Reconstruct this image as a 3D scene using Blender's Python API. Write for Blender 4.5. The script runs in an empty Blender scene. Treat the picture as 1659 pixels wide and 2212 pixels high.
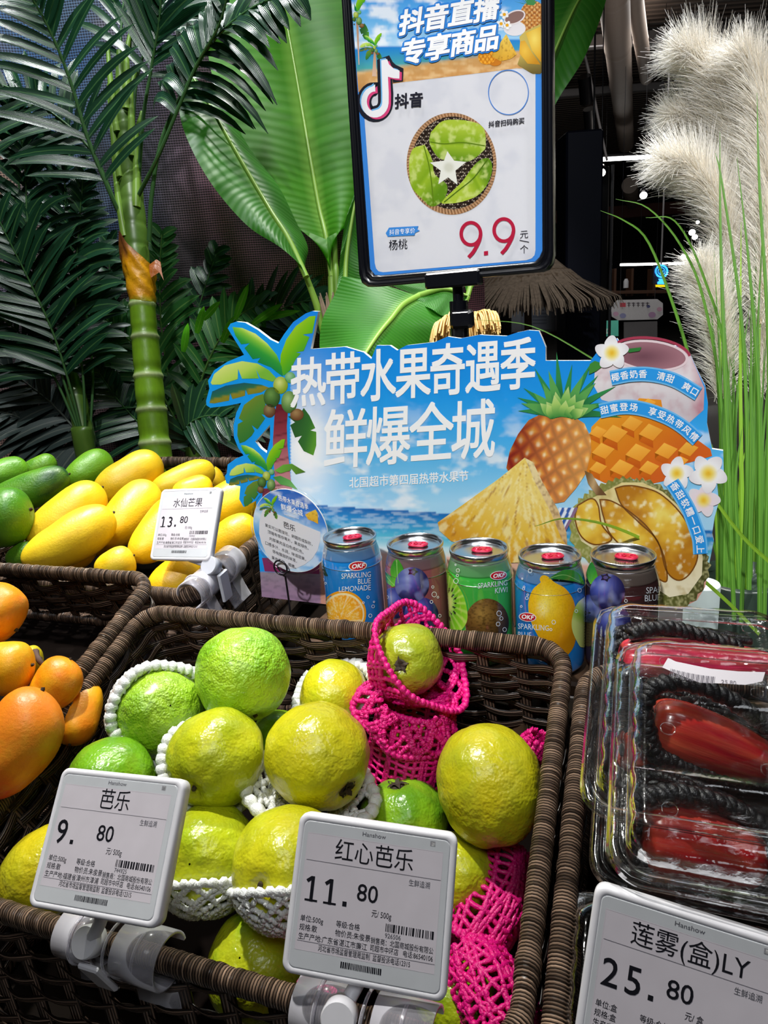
import bpy, math, random
import numpy as np
from mathutils import Matrix, Vector, noise as mnoise
from mathutils.geometry import delaunay_2d_cdt
C = bpy.context.scene.collection
V = lambda *a: np.array(a, float)
# ---------------------------------------------------------------- camera
HC = 1.35                       # lens height over the floor
FPX, CX, CY = 1474.67, 829.5, 1106.0
PITCH, ROLL = math.radians(17), math.radians(4.5)
FWD = V(0, math.cos(PITCH), -math.sin(PITCH))
_u = V(0, math.sin(PITCH), math.cos(PITCH))
RGT = math.cos(ROLL)*V(1, 0, 0) - math.sin(ROLL)*_u
UPV = math.sin(ROLL)*V(1, 0, 0) + math.cos(ROLL)*_u
EYE = V(0, 0, HC)
cam = bpy.data.objects.new('camera', bpy.data.cameras.new('camera'))
C.objects.link(cam)
cam.data.sensor_fit = 'VERTICAL'; cam.data.sensor_height = 36.0; cam.data.lens = 24.0
cam.data.clip_start = 0.02; cam.data.clip_end = 200
cam.matrix_world = Matrix(((RGT[0], UPV[0], -FWD[0], 0), (RGT[1], UPV[1], -FWD[1], 0), (RGT[2], UPV[2], -FWD[2], HC), (0, 0, 0, 1)))
S = bpy.context.scene
S.camera = cam
S.view_settings.view_transform = 'Standard'; S.view_settings.look = 'None'
S.view_settings.exposure = 0.0; S.view_settings.gamma = 1.0
S.view_settings.use_curve_mapping = False
S.cycles.use_denoising = True
S.cycles.max_bounces = 8; S.cycles.transparent_max_bounces = 24
S.cycles.caustics_reflective = False; S.cycles.caustics_refractive = False
# ---------------------------------------------------------------- world, shop lamps and added fills
w = bpy.data.worlds.new('shop_air'); S.world = w; w.use_nodes = True
w.node_tree.nodes['Background'].inputs[0].default_value = (0.75, 0.85, 1.0, 1)
w.node_tree.nodes['Background'].inputs[1].default_value = 0.10
def lamp(name, kind, loc, target, power, color=(1, 1, 1), size=0.1, cone=60, blend=0.5):
    d = bpy.data.lights.new(name, kind); d.energy = power; d.color = color
    if kind == 'SPOT':
        d.spot_size = math.radians(cone); d.spot_blend = blend; d.shadow_soft_size = size
    else:
        d.shape = 'DISK'; d.size = size
    o = bpy.data.objects.new(name, d); C.objects.link(o)
    o.location = loc
    o.rotation_euler = (Vector(target)-Vector(loc)).to_track_quat('-Z', 'Y').to_euler()
    return o
# ceiling track spots over the fruit display, and added fill lamps
lamp('track_spot_over_baskets', 'SPOT', (-0.55, 0.95, 3.6), (0.0, 0.45, 0.95), 320, (1.0, 0.98, 0.93), 0.05, 34, 0.35)
lamp('track_spot_on_board', 'SPOT', (-0.9, -1.3, 3.5), (0.10, 0.85, 1.36), 365, (0.98, 0.99, 1.0), 0.06, 21, 0.6)
lamp('track_spot_over_mangoes', 'SPOT', (-0.9, 1.2, 3.6), (-0.5, 1.0, 1.0), 62, (1.0, 0.97, 0.92), 0.05, 24, 0.6)
lamp('track_spot_on_banana', 'SPOT', (0.3, 2.2, 3.7), (-0.15, 1.25, 1.8), 250, (1.0, 1.0, 0.93), 0.05, 32, 0.5)
lamp('track_spot_on_pampas', 'SPOT', (1.2, 0.0, 3.4), (0.70, 1.0, 1.6), 330, (1.0, 0.99, 0.97), 0.05, 34, 0.6)
lamp('fill_spot_on_palms', 'SPOT', (-0.2, -0.3, 3.7), (-0.75, 1.45, 1.75), 150, (0.98, 1.0, 1.0), 0.05, 38, 0.7)  # fill spot added to lift the dim palm fronds
lamp('fill_spot_on_banner', 'SPOT', (-0.5, 1.45, 3.9), (-0.45, 1.9, 1.6), 260, (0.95, 0.97, 1.0), 0.1, 60, 0.6)  # unseen fill, put in to keep the banner from going dark
lamp('front_fill_light', 'AREA', (0.5, -1.2, 3.9), (0.1, 0.7, 1.0), 26, (0.92, 0.95, 1.0), 1.2)  # soft unseen front fill from above

lamp('hall_ceiling_fill', 'AREA', (3.2, 6.5, 1.2), (3.0, 8.5, 4.4), 24, (1.0, .90, .82), 2.0)  # fill added from below to bring out the ducts and ceiling
lamp('hall_downlight', 'AREA', (3.0, 9., 4.2), (3.0, 9.2, 0.), 90, (1.0, .95, .9), 2.0)
lamp('fill_spot_on_thatch', 'SPOT', (1.6, 2.0, 3.9), (0.75, 3.4, 1.5), 90, (1.0, .96, .9), 0.05, 30, 0.6)  # added lamp that only brightens the parasol thatch
# ---------------------------------------------------------------- helpers
def P(px, py, d):
    """the place seen at a photo pixel, d metres along the lens axis"""
    px, py, d = np.asarray(px, float), np.asarray(py, float), np.asarray(d, float)
    return EYE + d[..., None]*(FWD + ((px-CX)/FPX)[..., None]*RGT + ((CY-py)/FPX)[..., None]*UPV)
def on_plane(px, py, p0, n):
    r = P(px, py, np.ones(np.shape(px))) - EYE
    t = ((p0-EYE) @ n)/(r @ n)
    return EYE + r*t[..., None]
def unit(v):
    v = np.asarray(v, float); return v/(np.linalg.norm(v, axis=-1, keepdims=True)+1e-12)
def hexc(h, a=1.0):
    h = h.lstrip('#'); c = [int(h[i:i+2], 16)/255 for i in (0, 2, 4)]
    return np.array([x/12.92 if x <= .04045 else ((x+.055)/1.055)**2.4 for x in c]+[a])
def srgb(c):
    c = np.clip(np.asarray(c, float), 0, 1)
    return np.where(c <= .04045, c/12.92, ((c+.055)/1.055)**2.4)
ORG = {}
class MB:
    """collects pieces and links them as one mesh object"""
    def __init__(s): s.v, s.f, s.uv, s.col, s.n = [], [], [], [], 0
    def add(s, v, faces, mi=0, uv=None, col=None, smooth=True):
        v = np.asarray(v, float).reshape(-1, 3); k = len(v)
        s.v.append(v); s.uv.append(np.zeros((k, 3)) if uv is None else np.c_[np.asarray(uv, float).reshape(k, -1), np.zeros((k, 3))][:, :3])
        c = np.ones((k, 4))
        if col is not None:
            col = np.asarray(col, float); c[:, :col.shape[-1]] = col
        s.col.append(c)
        faces = np.asarray(faces, int)
        if len(faces): s.f.append((faces+s.n, mi, smooth))
        s.n += k
    def grid(s, p, cu=False, cv=False, **k):
        n, m = p.shape[:2]
        a = np.arange(n if cu else n-1)[:, None]; b = np.arange(m if cv else m-1)[None]
        a2, b2 = (a+1) % n, (b+1) % m
        f = np.stack([a*m+b, a2*m+b, a2*m+b2, a*m+b2], -1).reshape(-1, 4)
        for q in ('uv', 'col'):
            if k.get(q) is not None: k[q] = np.asarray(k[q]).reshape(n*m, -1)
        s.add(p.reshape(-1, 3), f, **k)
    def tube(s, path, r, sides=8, closed=False, caps=True, mi=0, uv=None, col=None, squash=None, up=None):
        path = np.asarray(path, float); n = len(path)
        r = np.broadcast_to(np.asarray(r, float), (n,))
        fr = frames(path, closed, up)
        a = np.linspace(0, 2*np.pi, sides, endpoint=False)
        ca, sa = np.cos(a), np.sin(a)
        if squash: ca, sa = ca*squash[0], sa*squash[1]
        p = path[:, None]+r[:, None, None]*(ca[None, :, None]*fr[0][:, None]+sa[None, :, None]*fr[1][:, None])
        L = np.r_[0, np.cumsum(np.linalg.norm(np.diff(path, axis=0), axis=1))]
        u = np.stack(np.broadcast_arrays(L[:, None], a[None]/(2*np.pi)), -1) if uv is None else uv
        c = None if col is None else np.broadcast_to(np.asarray(col, float)[:, None] if np.ndim(col) == 2 else np.asarray(col, float), (n, sides, np.shape(col)[-1]))
        s.grid(p, closed, True, mi=mi, uv=u, col=c)
        if caps and not closed:
            for i in (0, -1):
                ring = p[i]; q = np.r_[ring, [path[i]]]
                f = [(j, (j+1) % sides, sides) for j in range(sides)]
                cc = None if c is None else np.r_[c[i], c[i][:1]]
                s.add(q, f, mi=mi, uv=np.r_[u[i], u[i][:1]], col=cc)
    def loft(s, rings, cap0=True, cap1=True, mi=0, col=None, smooth=True):
        p = np.stack(rings); s.grid(p, False, True, mi=mi, smooth=smooth, col=None if col is None else np.broadcast_to(col, p.shape[:2]+(len(col),)))
        k = p.shape[1]
        for do, i in ((cap0, 0), (cap1, -1)):
            if do:
                f = [(j, (j+1) % k, k) for j in range(k)]
                s.add(np.r_[p[i], [p[i].mean(0)]], f, mi=mi, smooth=smooth, col=None if col is None else np.broadcast_to(col, (k+1, len(col))))
    def build(s, name, mats, parent=None, origin=None):
        me = bpy.data.meshes.new(name)
        v = np.concatenate(s.v)
        if parent is not None: org = ORG[parent.name]
        else: org = np.asarray(origin if origin is not None else V(*(v[:, :2].mean(0)), v[:, 2].min()), float)
        me.vertices.add(len(v)); me.vertices.foreach_set('co', (v-org).astype(np.float32).ravel())
        idx = np.concatenate([f.ravel() for f, _, _ in s.f]); cnt = np.concatenate([np.full(len(f), f.shape[1]) for f, _, _ in s.f])
        me.loops.add(len(idx)); me.loops.foreach_set('vertex_index', idx.astype(np.int32))
        me.polygons.add(len(cnt)); me.polygons.foreach_set('loop_start', np.r_[0, np.cumsum(cnt)[:-1]].astype(np.int32))
        me.polygons.foreach_set('material_index', np.concatenate([np.full(len(f), m) for f, m, _ in s.f]).astype(np.int32))
        me.polygons.foreach_set('use_smooth', np.concatenate([np.full(len(f), b) for f, _, b in s.f]))
        a = me.attributes.new('uvm', 'FLOAT_VECTOR', 'POINT'); a.data.foreach_set('vector', np.concatenate(s.uv).astype(np.float32).ravel())
        a = me.attributes.new('col', 'FLOAT_COLOR', 'POINT'); a.data.foreach_set('color', np.concatenate(s.col).astype(np.float32).ravel())
        me.update(calc_edges=True); me.validate()
        for m in (mats if isinstance(mats, (list, tuple)) else [mats]): me.materials.append(m)
        o = bpy.data.objects.new(name, me); C.objects.link(o)
        if parent is not None: o.parent = parent
        else: o.location = org
        ORG[o.name] = org
        return o
def frames(path, closed=False, up=None):
    n = len(path)
    t = np.roll(path, -1, 0)-np.roll(path, 1, 0)
    if not closed: t[0] = path[1]-path[0]; t[-1] = path[-1]-path[-2]
    t = unit(t)
    if up is not None:
        x = unit(np.cross(t, up)); return x, np.cross(x, t)
    ref = V(0, 0, 1) if abs(t[0][2]) < .9 else V(1, 0, 0)
    x = unit(np.cross(ref, t[0])); X = [x]
    for i in range(1, n):
        x = X[-1]-t[i]*(X[-1] @ t[i]); X.append(unit(x))
    X = np.array(X); return X, np.cross(t, X)
def tag(o, label, cat, group=None, kind=None):
    o['label'] = label
    if cat: o['category'] = cat
    if group: o['group'] = group
    if kind: o['kind'] = kind
    return o
def thing(name, label, cat, loc, group=None):
    o = bpy.data.objects.new(name, None); C.objects.link(o); o.location = loc; o.empty_display_size = .02
    ORG[o.name] = np.asarray(loc, float)
    return tag(o, label, cat, group)
def spline(pts, n):
    """Catmull-Rom through pts"""
    pts = np.asarray(pts, float); m = len(pts)
    q = np.r_[[2*pts[0]-pts[1]], pts, [2*pts[-1]-pts[-2]]]
    t = np.linspace(0, m-1, n); i = np.minimum(t.astype(int), m-2); f = (t-i)[:, None]
    a, b, c, d = q[i], q[i+1], q[i+2], q[i+3]
    return .5*(2*b+(c-a)*f+(2*a-5*b+4*c-d)*f*f+(3*b-a-3*c+d)*f**3)
def rrect(w, h, r, k=6):
    """outline of a rounded rectangle centred on 0"""
    o = []
    for cx, cy, a0 in ((w/2-r, h/2-r, 0), (-w/2+r, h/2-r, 90), (-w/2+r, -h/2+r, 180), (w/2-r, -h/2+r, 270)):
        a = np.radians(a0+np.linspace(0, 90, k)); o.append(np.c_[cx+r*np.cos(a), cy+r*np.sin(a)])
    return np.concatenate(o)
class Frame:
    def __init__(s, o, ex, ey, ez=None):
        s.o = np.asarray(o, float); s.x = unit(ex); ey = np.asarray(ey, float); s.y = unit(ey-s.x*(ey @ s.x)); s.z = np.cross(s.x, s.y)
    def __call__(s, p):
        p = np.asarray(p, float)
        if p.shape[-1] == 2: p = np.concatenate([p, np.zeros(p.shape[:-1]+(1,))], -1)
        return s.o+p[..., :1]*s.x+p[..., 1:2]*s.y+p[..., 2:3]*s.z
def box(mb, fr, c, size, bev=.002, mi=0, col=None):
    """bevelled box, centre c and size in frame fr"""
    w, d, h = size; bev = min(bev, w*.45, d*.45, h*.45)
    R = []
    for ins, z in ((bev, -h/2), (0, -h/2+bev), (0, h/2-bev), (bev, h/2)):
        o = rrect(w-2*ins, d-2*ins, max(bev-ins*.5, 1e-4), 2)
        R.append(fr(np.c_[o[:, 0]+c[0], o[:, 1]+c[1], np.full(len(o), z+c[2])]))
    mb.loft(R, mi=mi, smooth=False, col=col)
WF = Frame(V(0, 0, 0), V(1, 0, 0), V(0, 1, 0))
# ---- writing
_tx = {}
def glyphs(s, bold=0.0, res=3):
    k = (s, bold, res)
    if k not in _tx:
        c = bpy.data.curves.new('writing', 'FONT'); c.body = s; c.resolution_u = res; c.offset = bold
        o = bpy.data.objects.new('writing', c); C.objects.link(o)
        dg = bpy.context.evaluated_depsgraph_get(); e = o.evaluated_get(dg); m = e.to_mesh()
        v = np.array([x.co[:2] for x in m.vertices]).reshape(-1, 2)
        f = [tuple(p.vertices) for p in m.polygons]
        tri = np.array([t for p in f for t in ((p[0], p[i], p[i+1]) for i in range(1, len(p)-1))], int).reshape(-1, 3)
        e.to_mesh_clear(); bpy.data.objects.remove(o); bpy.data.curves.remove(c)
        _tx[k] = (v, tri)
    return _tx[k]
def write(mb, s, fn, org, xv, yv, bold=0., mi=0, col=(0, 0, 0, 1), align=0., shear=0., fit=None):
    """writes s; xv, yv = vectors of one em in the 2-D page that fn maps to the place"""
    v, t = glyphs(s, 0.)
    if not len(v): return
    x, y = v[:, 0].copy(), v[:, 1]
    x0, x1 = x.min(), x.max()
    if fit: x = (x-x0)*fit/(x1-x0); x0, x1 = 0, fit
    x = x-x0-align*(x1-x0)+shear*y
    n = 1 if bold < .003 else 4 if bold < .05 else 14
    for j in range(n):                      # heavier strokes: the sheet is overprinted with tiny shifts
        a = 2*math.pi*(j+.5)/n; q, r = (x, y) if n == 1 else (x+bold*math.cos(a)*1.3/(math.hypot(*xv)/math.hypot(*yv) if n > 4 else 1), y+bold*math.sin(a)*1.3)
        p = np.asarray(org, float)+q[:, None]*np.asarray(xv, float)+r[:, None]*np.asarray(yv, float)
        w3 = fn(p); w3 = w3+unit(EYE-w3)*(j*1.2e-5); mb.add(w3, t, mi=mi, col=np.broadcast_to(np.asarray(col, float), (len(v), 4)), smooth=False)
def inside(pts, poly):
    x, y = pts[:, 0], pts[:, 1]; c = np.zeros(len(pts), bool)
    for i in range(len(poly)):
        (x1, y1), (x2, y2) = poly[i-1], poly[i]
        if y1 == y2: continue
        k = (y1 > y) != (y2 > y)
        c ^= k & (x < (x2-x1)*(y-y1)/(y2-y1)+x1)
    return c
def patch(mb, outline, fn, colf, res=6., mi=0, holes=()):
    """a flat printed shape: outline (2-D page), colour by position, mapped to the place by fn"""
    pts, edges = [], []
    for o in (outline,)+tuple(holes):
        o = np.asarray(o, float); k = len(pts)
        for i in range(len(o)):
            a, b = o[i], o[(i+1) % len(o)]; m = max(1, int(np.linalg.norm(b-a)/(res*1.5)))
            pts += [a+(b-a)*j/m for j in range(m)]
        edges += [(k+i, k+(i+1) % (len(pts)-k)) for i in range(len(pts)-k)]
    nb = len(pts); B = np.array(pts); lo, hi = B.min(0), B.max(0)
    if not callable(colf):
        cc = np.asarray(colf, float); colf = lambda x, y: np.broadcast_to(cc, x.shape+(len(cc),))
        G = np.zeros((0, 2))
    else:
        gx, gy = np.meshgrid(np.arange(lo[0], hi[0], res), np.arange(lo[1], hi[1], res)); gx = gx+(np.arange(gx.shape[0]) % 2)[:, None]*res/2
        G = np.c_[gx.ravel(), gy.ravel()]; G = G[inside(G, np.asarray(outline))]
        for h in holes: G = G[~inside(G, np.asarray(h))]
    A = np.r_[B, G] if len(G) else B
    r = delaunay_2d_cdt([Vector(p) for p in A], edges, [], 0, 1e-6)
    v = np.array([tuple(p) for p in r[0]]); t = np.array([f for f in r[2] if len(f) == 3], int).reshape(-1, 3)
    cen = v[t].mean(1); k = inside(cen, np.asarray(outline))
    for h in holes: k &= ~inside(cen, np.asarray(h))
    mb.add(fn(v), t[k], mi=mi, col=colf(v[:, 0], v[:, 1]), smooth=False, uv=v)
def vnoise(p, scale, seed=0, octaves=3):
    p = np.asarray(p, float); q = p.reshape(-1, p.shape[-1])*scale+seed*17.31
    if q.shape[1] == 2: q = np.c_[q, np.full(len(q), seed*3.7)]
    return np.array([mnoise.fractal(Vector(x), .9, 2.0, octaves) for x in q]).reshape(p.shape[:-1])
# ---- materials
class NT:
    def __init__(s, name):
        s.m = bpy.data.materials.new(name); s.m.use_nodes = True; s.t = s.m.node_tree; s.t.nodes.clear()
        s.out = s.t.nodes.new('ShaderNodeOutputMaterial')
    def n(s, typ, props=None, **ins):
        x = s.t.nodes.new('ShaderNode'+typ)
        for k, v in (props or {}).items(): setattr(x, k, v)
        for k, v in ins.items():
            k = int(k[1:]) if k[0] == '_' and k[1:].isdigit() else k.replace('_', ' ')
            sk = x.inputs[k]
            if hasattr(v, 'outputs'): v = v.outputs[0]
            if isinstance(v, bpy.types.NodeSocket): s.t.links.new(v, sk)
            elif v is not None:
                if hasattr(sk.default_value, '__len__') and len(sk.default_value) == 4 and len(v) == 3: v = tuple(v)+(1,)
                sk.default_value = v
        return x
    def math(s, op, a, b=0., c=0.): return s.n('Math', {'operation': op}, _0=a, _1=b, _2=c).outputs[0]
    def mix(s, f, a, b):
        x = s.n('Mix', {'data_type': 'RGBA'}); 
        for sk, v in ((x.inputs[0], f), (x.inputs[6], a), (x.inputs[7], b)):
            if isinstance(v, bpy.types.NodeSocket): s.t.links.new(v, sk)
            else: sk.default_value = v if isinstance(v, (int, float)) else tuple(v)[:3]+(1,)
        return x.outputs[2]
    def attr(s, name): return s.n('Attribute', {'attribute_name': name})
    def noise(s, vec, scale, detail=3, rough=.5): return s.n('TexNoise', Vector=vec, Scale=scale, Detail=detail, Roughness=rough).outputs[0]
    def ramp(s, f, stops):
        x = s.n('ValToRGB', _0=f); e = x.color_ramp.elements
        while len(e) < len(stops): e.new(.5)
        for a, (p, c) in zip(e, stops): a.position = p; a.color = tuple(c)[:3]+(1,)
        return x.outputs[0]
    def bump(s, h, dist=.001, strength=1.): return s.n('Bump', Height=h, Distance=dist, Strength=strength).outputs[0]
    def surf(s, sh): s.t.links.new(sh.outputs[0] if hasattr(sh, 'outputs') else sh, s.out.inputs[0]); return s.m
    def pbr(s, **k): return s.surf(s.n('BsdfPrincipled', **k))
def plain(name, c, rough=.5, **k):
    t = NT(name); tc = t.n('TexCoord').outputs['Object']; nz = t.noise(tc, 60, 2)
    c = hexc(c)[:3] if isinstance(c, str) else np.array(c[:3])
    return t.pbr(Base_Color=t.mix(nz, c*.93, np.minimum(c*1.07, 1)), Roughness=rough, **k)
def emit(name, c, power):
    t = NT(name); return t.surf(t.n('Emission', Color=tuple(hexc(c)[:3]) if isinstance(c, str) else c, Strength=power))
def print_mat(name, rough=.4, coat=0.):
    t = NT(name); return t.pbr(Base_Color=t.attr('col').outputs['Color'], Roughness=rough, Coat_Weight=coat)
PRINT = print_mat('printed_ink'); GLOSSY_PRINT = print_mat('glossy_printed_ink', .25, .3)
# ================================================================ the setting
RNG = np.random.default_rng(7); random.seed(7)
def struct(name, mb, m): o = mb.build(name, m, origin=V(0, 0, 0)); o['kind'] = 'structure'; return o
t = NT('floor_tiles'); tc = t.n('TexCoord').outputs['Object']
FLOORM = t.pbr(Base_Color=t.mix(t.noise(tc, 1.5), (.10, .095, .09), (.16, .15, .14)), Roughness=.35)
mb = MB(); mb.grid(np.stack(np.meshgrid(np.linspace(-8, 14, 6), np.linspace(-4, 24, 6), [0.], indexing='ij'), -1)[:, :, 0]); struct('floor', mb, FLOORM)
# ================================================================ woven baskets
def wicker(name, dark, tan, gl=.32):
    t = NT(name); a = t.attr('uvm').outputs['Vector']; x = t.n('SeparateXYZ', Vector=a)
    s, l = x.outputs[0], x.outputs[1]
    fr = t.math('FRACT', s); ridge = t.math('SUBTRACT', 1., t.math('ABSOLUTE', t.math('SUBTRACT', t.math('MULTIPLY', fr, 2.), 1.)))
    rnd = t.n('TexWhiteNoise', {'noise_dimensions': '1D'}, W=t.math('FLOOR', s)).outputs['Value']
    nz = t.noise(t.n('CombineXYZ', X=t.math('MULTIPLY', s, .7), Y=t.math('MULTIPLY', l, 25.), Z=0.).outputs[0], 1.4, 3)
    f = t.math('MULTIPLY_ADD', rnd, .55, t.math('MULTIPLY', nz, .6))
    base = t.ramp(f, [(.25, dark), (.55, np.array(dark)*.5+np.array(tan)*.35), (.95, tan)])
    g = t.ramp(ridge, [(.20, (0, 0, 0)), (.55, (1, 1, 1))])
    colr = t.mix(g, np.array(dark)*.25, base)
    return t.pbr(Base_Color=colr, Roughness=gl, Normal=t.bump(ridge, .0009, 1.), Specular_IOR_Level=.45)
WICK = wicker('brown_rattan', (.024, .014, .010), (.38, .245, .175))
WRAP = wicker('wrapped_rattan', (.03, .018, .012), (.40, .265, .18))
LINER = plain('dark_basket_board', '#100b09', .95, Specular_IOR_Level=.05)
def peri(W, D, r, n):
    """closed path round a rounded rectangle with its lower left corner at 0, and outward normals"""
    Lx, Ly, q = W-2*r, D-2*r, math.pi*r/2
    tot = 2*(Lx+Ly)+4*q; s = np.linspace(0, tot, n, endpoint=False); p = np.zeros((n, 2)); nn = np.zeros((n, 2))
    segs = [('l', V(r, 0), V(1, 0), Lx), ('a', V(W-r, r), -90, q), ('l', V(W, r), V(0, 1), Ly), ('a', V(W-r, D-r), 0, q),
            ('l', V(W-r, D), V(-1, 0), Lx), ('a', V(r, D-r), 90, q), ('l', V(0, D-r), V(0, -1), Ly), ('a', V(r, r), 180, q)]
    s0 = 0.
    for k, a, b, L in segs:
        m = (s >= s0-1e-9) & (s < s0+L-1e-9); u = s[m]-s0
        if k == 'l': p[m] = a+u[:, None]*b; nn[m] = V(b[1], -b[0])
        else:
            an = np.radians(b+u/q*90); nn[m] = np.c_[np.cos(an), np.sin(an)]; p[m] = a+r*nn[m]
        s0 += L
    return s, tot, p, nn
def basket(label, fr, W, D, H, group, rimr=.0075, pitch=.0106, seed=0, rim_ratio=1.25, splay=0.):
    rg = np.random.default_rng(seed)
    root = thing('wicker_basket', label, 'basket', fr(V(W/2, D/2, -H)), group)
    n = int((W+D)*2/.0055); r0 = .028
    s, tot, p, nn = peri(W, D, r0, n)
    nst = 2*int(tot/.036/2); per = tot/nst; taper = .0
    wv = MB(); rows = int((H-.012)/pitch)
    for k in range(rows):
        h = .013+k*pitch; ph = k*math.pi
        jit = .0026*np.sin(s/tot*2*np.pi*rg.integers(5, 9)+rg.random()*6)+.0016*np.sin(s/tot*2*np.pi*rg.integers(11, 19)+rg.random()*6)
        wave = np.cos(np.pi*s/per+ph); off = .0036*wave-.0016+splay*h*np.clip(-nn[:, 1], 0, 1)
        c = np.c_[p+nn*off[:, None], -h+jit+.0012*np.sin(np.pi*s/per+ph)]
        wd = .0104*(1+.1*rg.standard_normal())
        a = np.linspace(-.5, .5, 5); cs = [(x, .0011*(1-.6*abs(2*x)**2)) for x in a]+[(x, -.0008) for x in a[::-1]]
        sec = np.array(cs); twist = .22*np.sin(np.pi*s/per*.5+rg.random()*6)
        N3 = np.c_[nn, np.zeros(n)]
        cz = sec[None, :, 0]*wd*np.cos(twist)[:, None]; cn = sec[None, :, 1]+sec[None, :, 0]*wd*np.sin(twist)[:, None]*.35
        q = c[:, None]+cn[..., None]*N3[:, None]; q[..., 2] -= cz
        uv = np.stack(np.broadcast_arrays((sec[None, :, 0]+.5)*4+k*4+4*nst, s[:, None]), -1)
        wv.grid(fr(q), True, True, uv=uv)
    wv.build('woven_wall', WICK, root)
    st = MB()
    for i in range(nst):
        j = int((i+.5)*per/tot*n) % n; h = np.linspace(0, H, 9)
        nv, tv = V(*nn[j], 0), V(-nn[j][1], nn[j][0], 0)
        base = np.c_[np.repeat(p[j][None], 9, 0)-nn[j]*(.0012-splay*h*max(0, -nn[j][1]))[:, None], -h]
        a = np.linspace(-.5, .5, 5); sec = np.array([(x, .0009) for x in a]+[(x, -.0009) for x in a[::-1]])
        q = base[:, None]+sec[None, :, :1]*.0125*tv+sec[None, :, 1:]*nv
        uv = np.stack(np.broadcast_arrays((sec[None, :, 0]+.5)*4+i*4, h[:, None]), -1)
        st.grid(fr(q), False, True, uv=uv)
    st.build('stakes', WICK, root)
    rm = MB(); m = int(tot/.0019); s2, _, p2, n2 = peri(W, D, r0, m); sd = 14
    a = np.linspace(0, 2*np.pi, sd, endpoint=False)
    bund = rg.standard_normal(int(tot/.0078)+4); bi = (s2/.0078).astype(int)
    rr = rimr*(1+.035*bund[bi])*(1+.05*np.abs(np.sin(np.pi*s2/.0078)))
    up = np.sin(a); ot = np.cos(a)
    q = np.concatenate([p2[:, None]+n2[:, None]*(rr[:, None, None]*ot[None, :, None]), (rr[:, None]*rim_ratio*up[None]+.0012*np.sin(s2*21+seed)[:, None]*0)[..., None]], -1)
    skew = .25*np.sin(a)[None]*np.sin(s2*9+seed)[:, None]
    uv = np.stack([s2[:, None]/.0021+skew*4, np.broadcast_to(a[None]/6.28*.06, (m, sd))], -1)
    rm.grid(fr(q), True, True, uv=uv); rm.build('rim', WRAP, root)
    fr2 = MB(); q2 = q.copy(); q2[..., 2] = q2[..., 2]*.8-H+.004; q2[..., :2] += (n2*(splay*H*np.clip(-n2[:, 1], 0, 1))[:, None])[:, None]; fr2.grid(fr(q2), True, True, uv=uv); fr2.build('foot_rim', WICK, root)
    bt = MB(); bt.grid(fr(np.array([[[x, y, -H+.002] for y in np.linspace(taper*H, D-taper*H, 2)] for x in np.linspace(taper*H, W-taper*H, 2)])), uv=np.array([[[x*100, y] for y in (0, D)] for x in (0, W)]))
    bt.build('base', LINER, root)
    return root
UP = V(0, 0, HC)
BX, BY = V(.933, -.36, .011), V(.327, .882, .341)
BA = V(-.279, .711, -.312)+UP                       # back left rim corner of the guava basket
BW, BD = .46, .309
MAIN = Frame(BA-BY*BD, BX, BY)
basket('brown wicker basket holding the guavas', MAIN, BW, BD, .15, 'wicker fruit baskets', seed=1, splay=.34)
ORB = Frame(MAIN(V(-.462, .039, .012)), BX, BY)
basket('brown wicker basket holding the orange mangoes, left of the guavas', ORB, .452, .309, .085, 'wicker fruit baskets', seed=2)
RIB = Frame(MAIN(V(.4785, -.02, -.002)), BX, BY)
basket('brown wicker basket under the clear boxes of rose apples', RIB, .46, .309, .09, 'wicker fruit baskets', seed=3, rim_ratio=1.1, splay=.3)
MX, MY = V(.933, -.36, 0.0), V(.35, .93, .095)
MGB = Frame(V(-.262, .728, -.3125)+UP-unit(MX)*.50+unit(MY)*.055-V(0, 0, .022), MX, MY)
basket('brown wicker basket holding the yellow and green mangoes', MGB, .50, .505, .12, 'wicker fruit baskets', seed=4, rimr=.0085)
# the sloping stepped display counter below the baskets
t = NT('dark_counter_board'); tc = t.n('TexCoord').outputs['Object']
COUNTER = t.pbr(Base_Color=t.mix(t.noise(tc, 8, 4), (.014, .010, .008), (.03, .022, .017)), Roughness=.85, Specular_IOR_Level=.1)
mb = MB(); box(mb, MAIN, V(.22, .17, -.168), V(1.75, .42, .02), .003)
ctr = thing('display_counter', 'dark sloping counter under the wicker fruit baskets', 'counter', MAIN(V(.22, .15, -.4)))
mb.build('sloping_top', COUNTER, ctr)
mb = MB(); box(mb, WF, V(0., .42, .38), V(1.5, .12, .72), .004); mb.build('front_panel', COUNTER, ctr)
mb = MB(); box(mb, Frame(MGB(V(0, 0, 0)), MX, MY), V(.25, .235, -.132), V(.54, .50, .016), .003); mb.build('upper_shelf', COUNTER, ctr)
mb = MB(); cq = MGB(V(.25, .25, 0)); box(mb, Frame(V(cq[0], cq[1], .40), MX, MY*V(1, 1, 0)), V(0, 0, 0), V(.50, .40, .80), .004); mb.build('cabinet', COUNTER, ctr)
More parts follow.
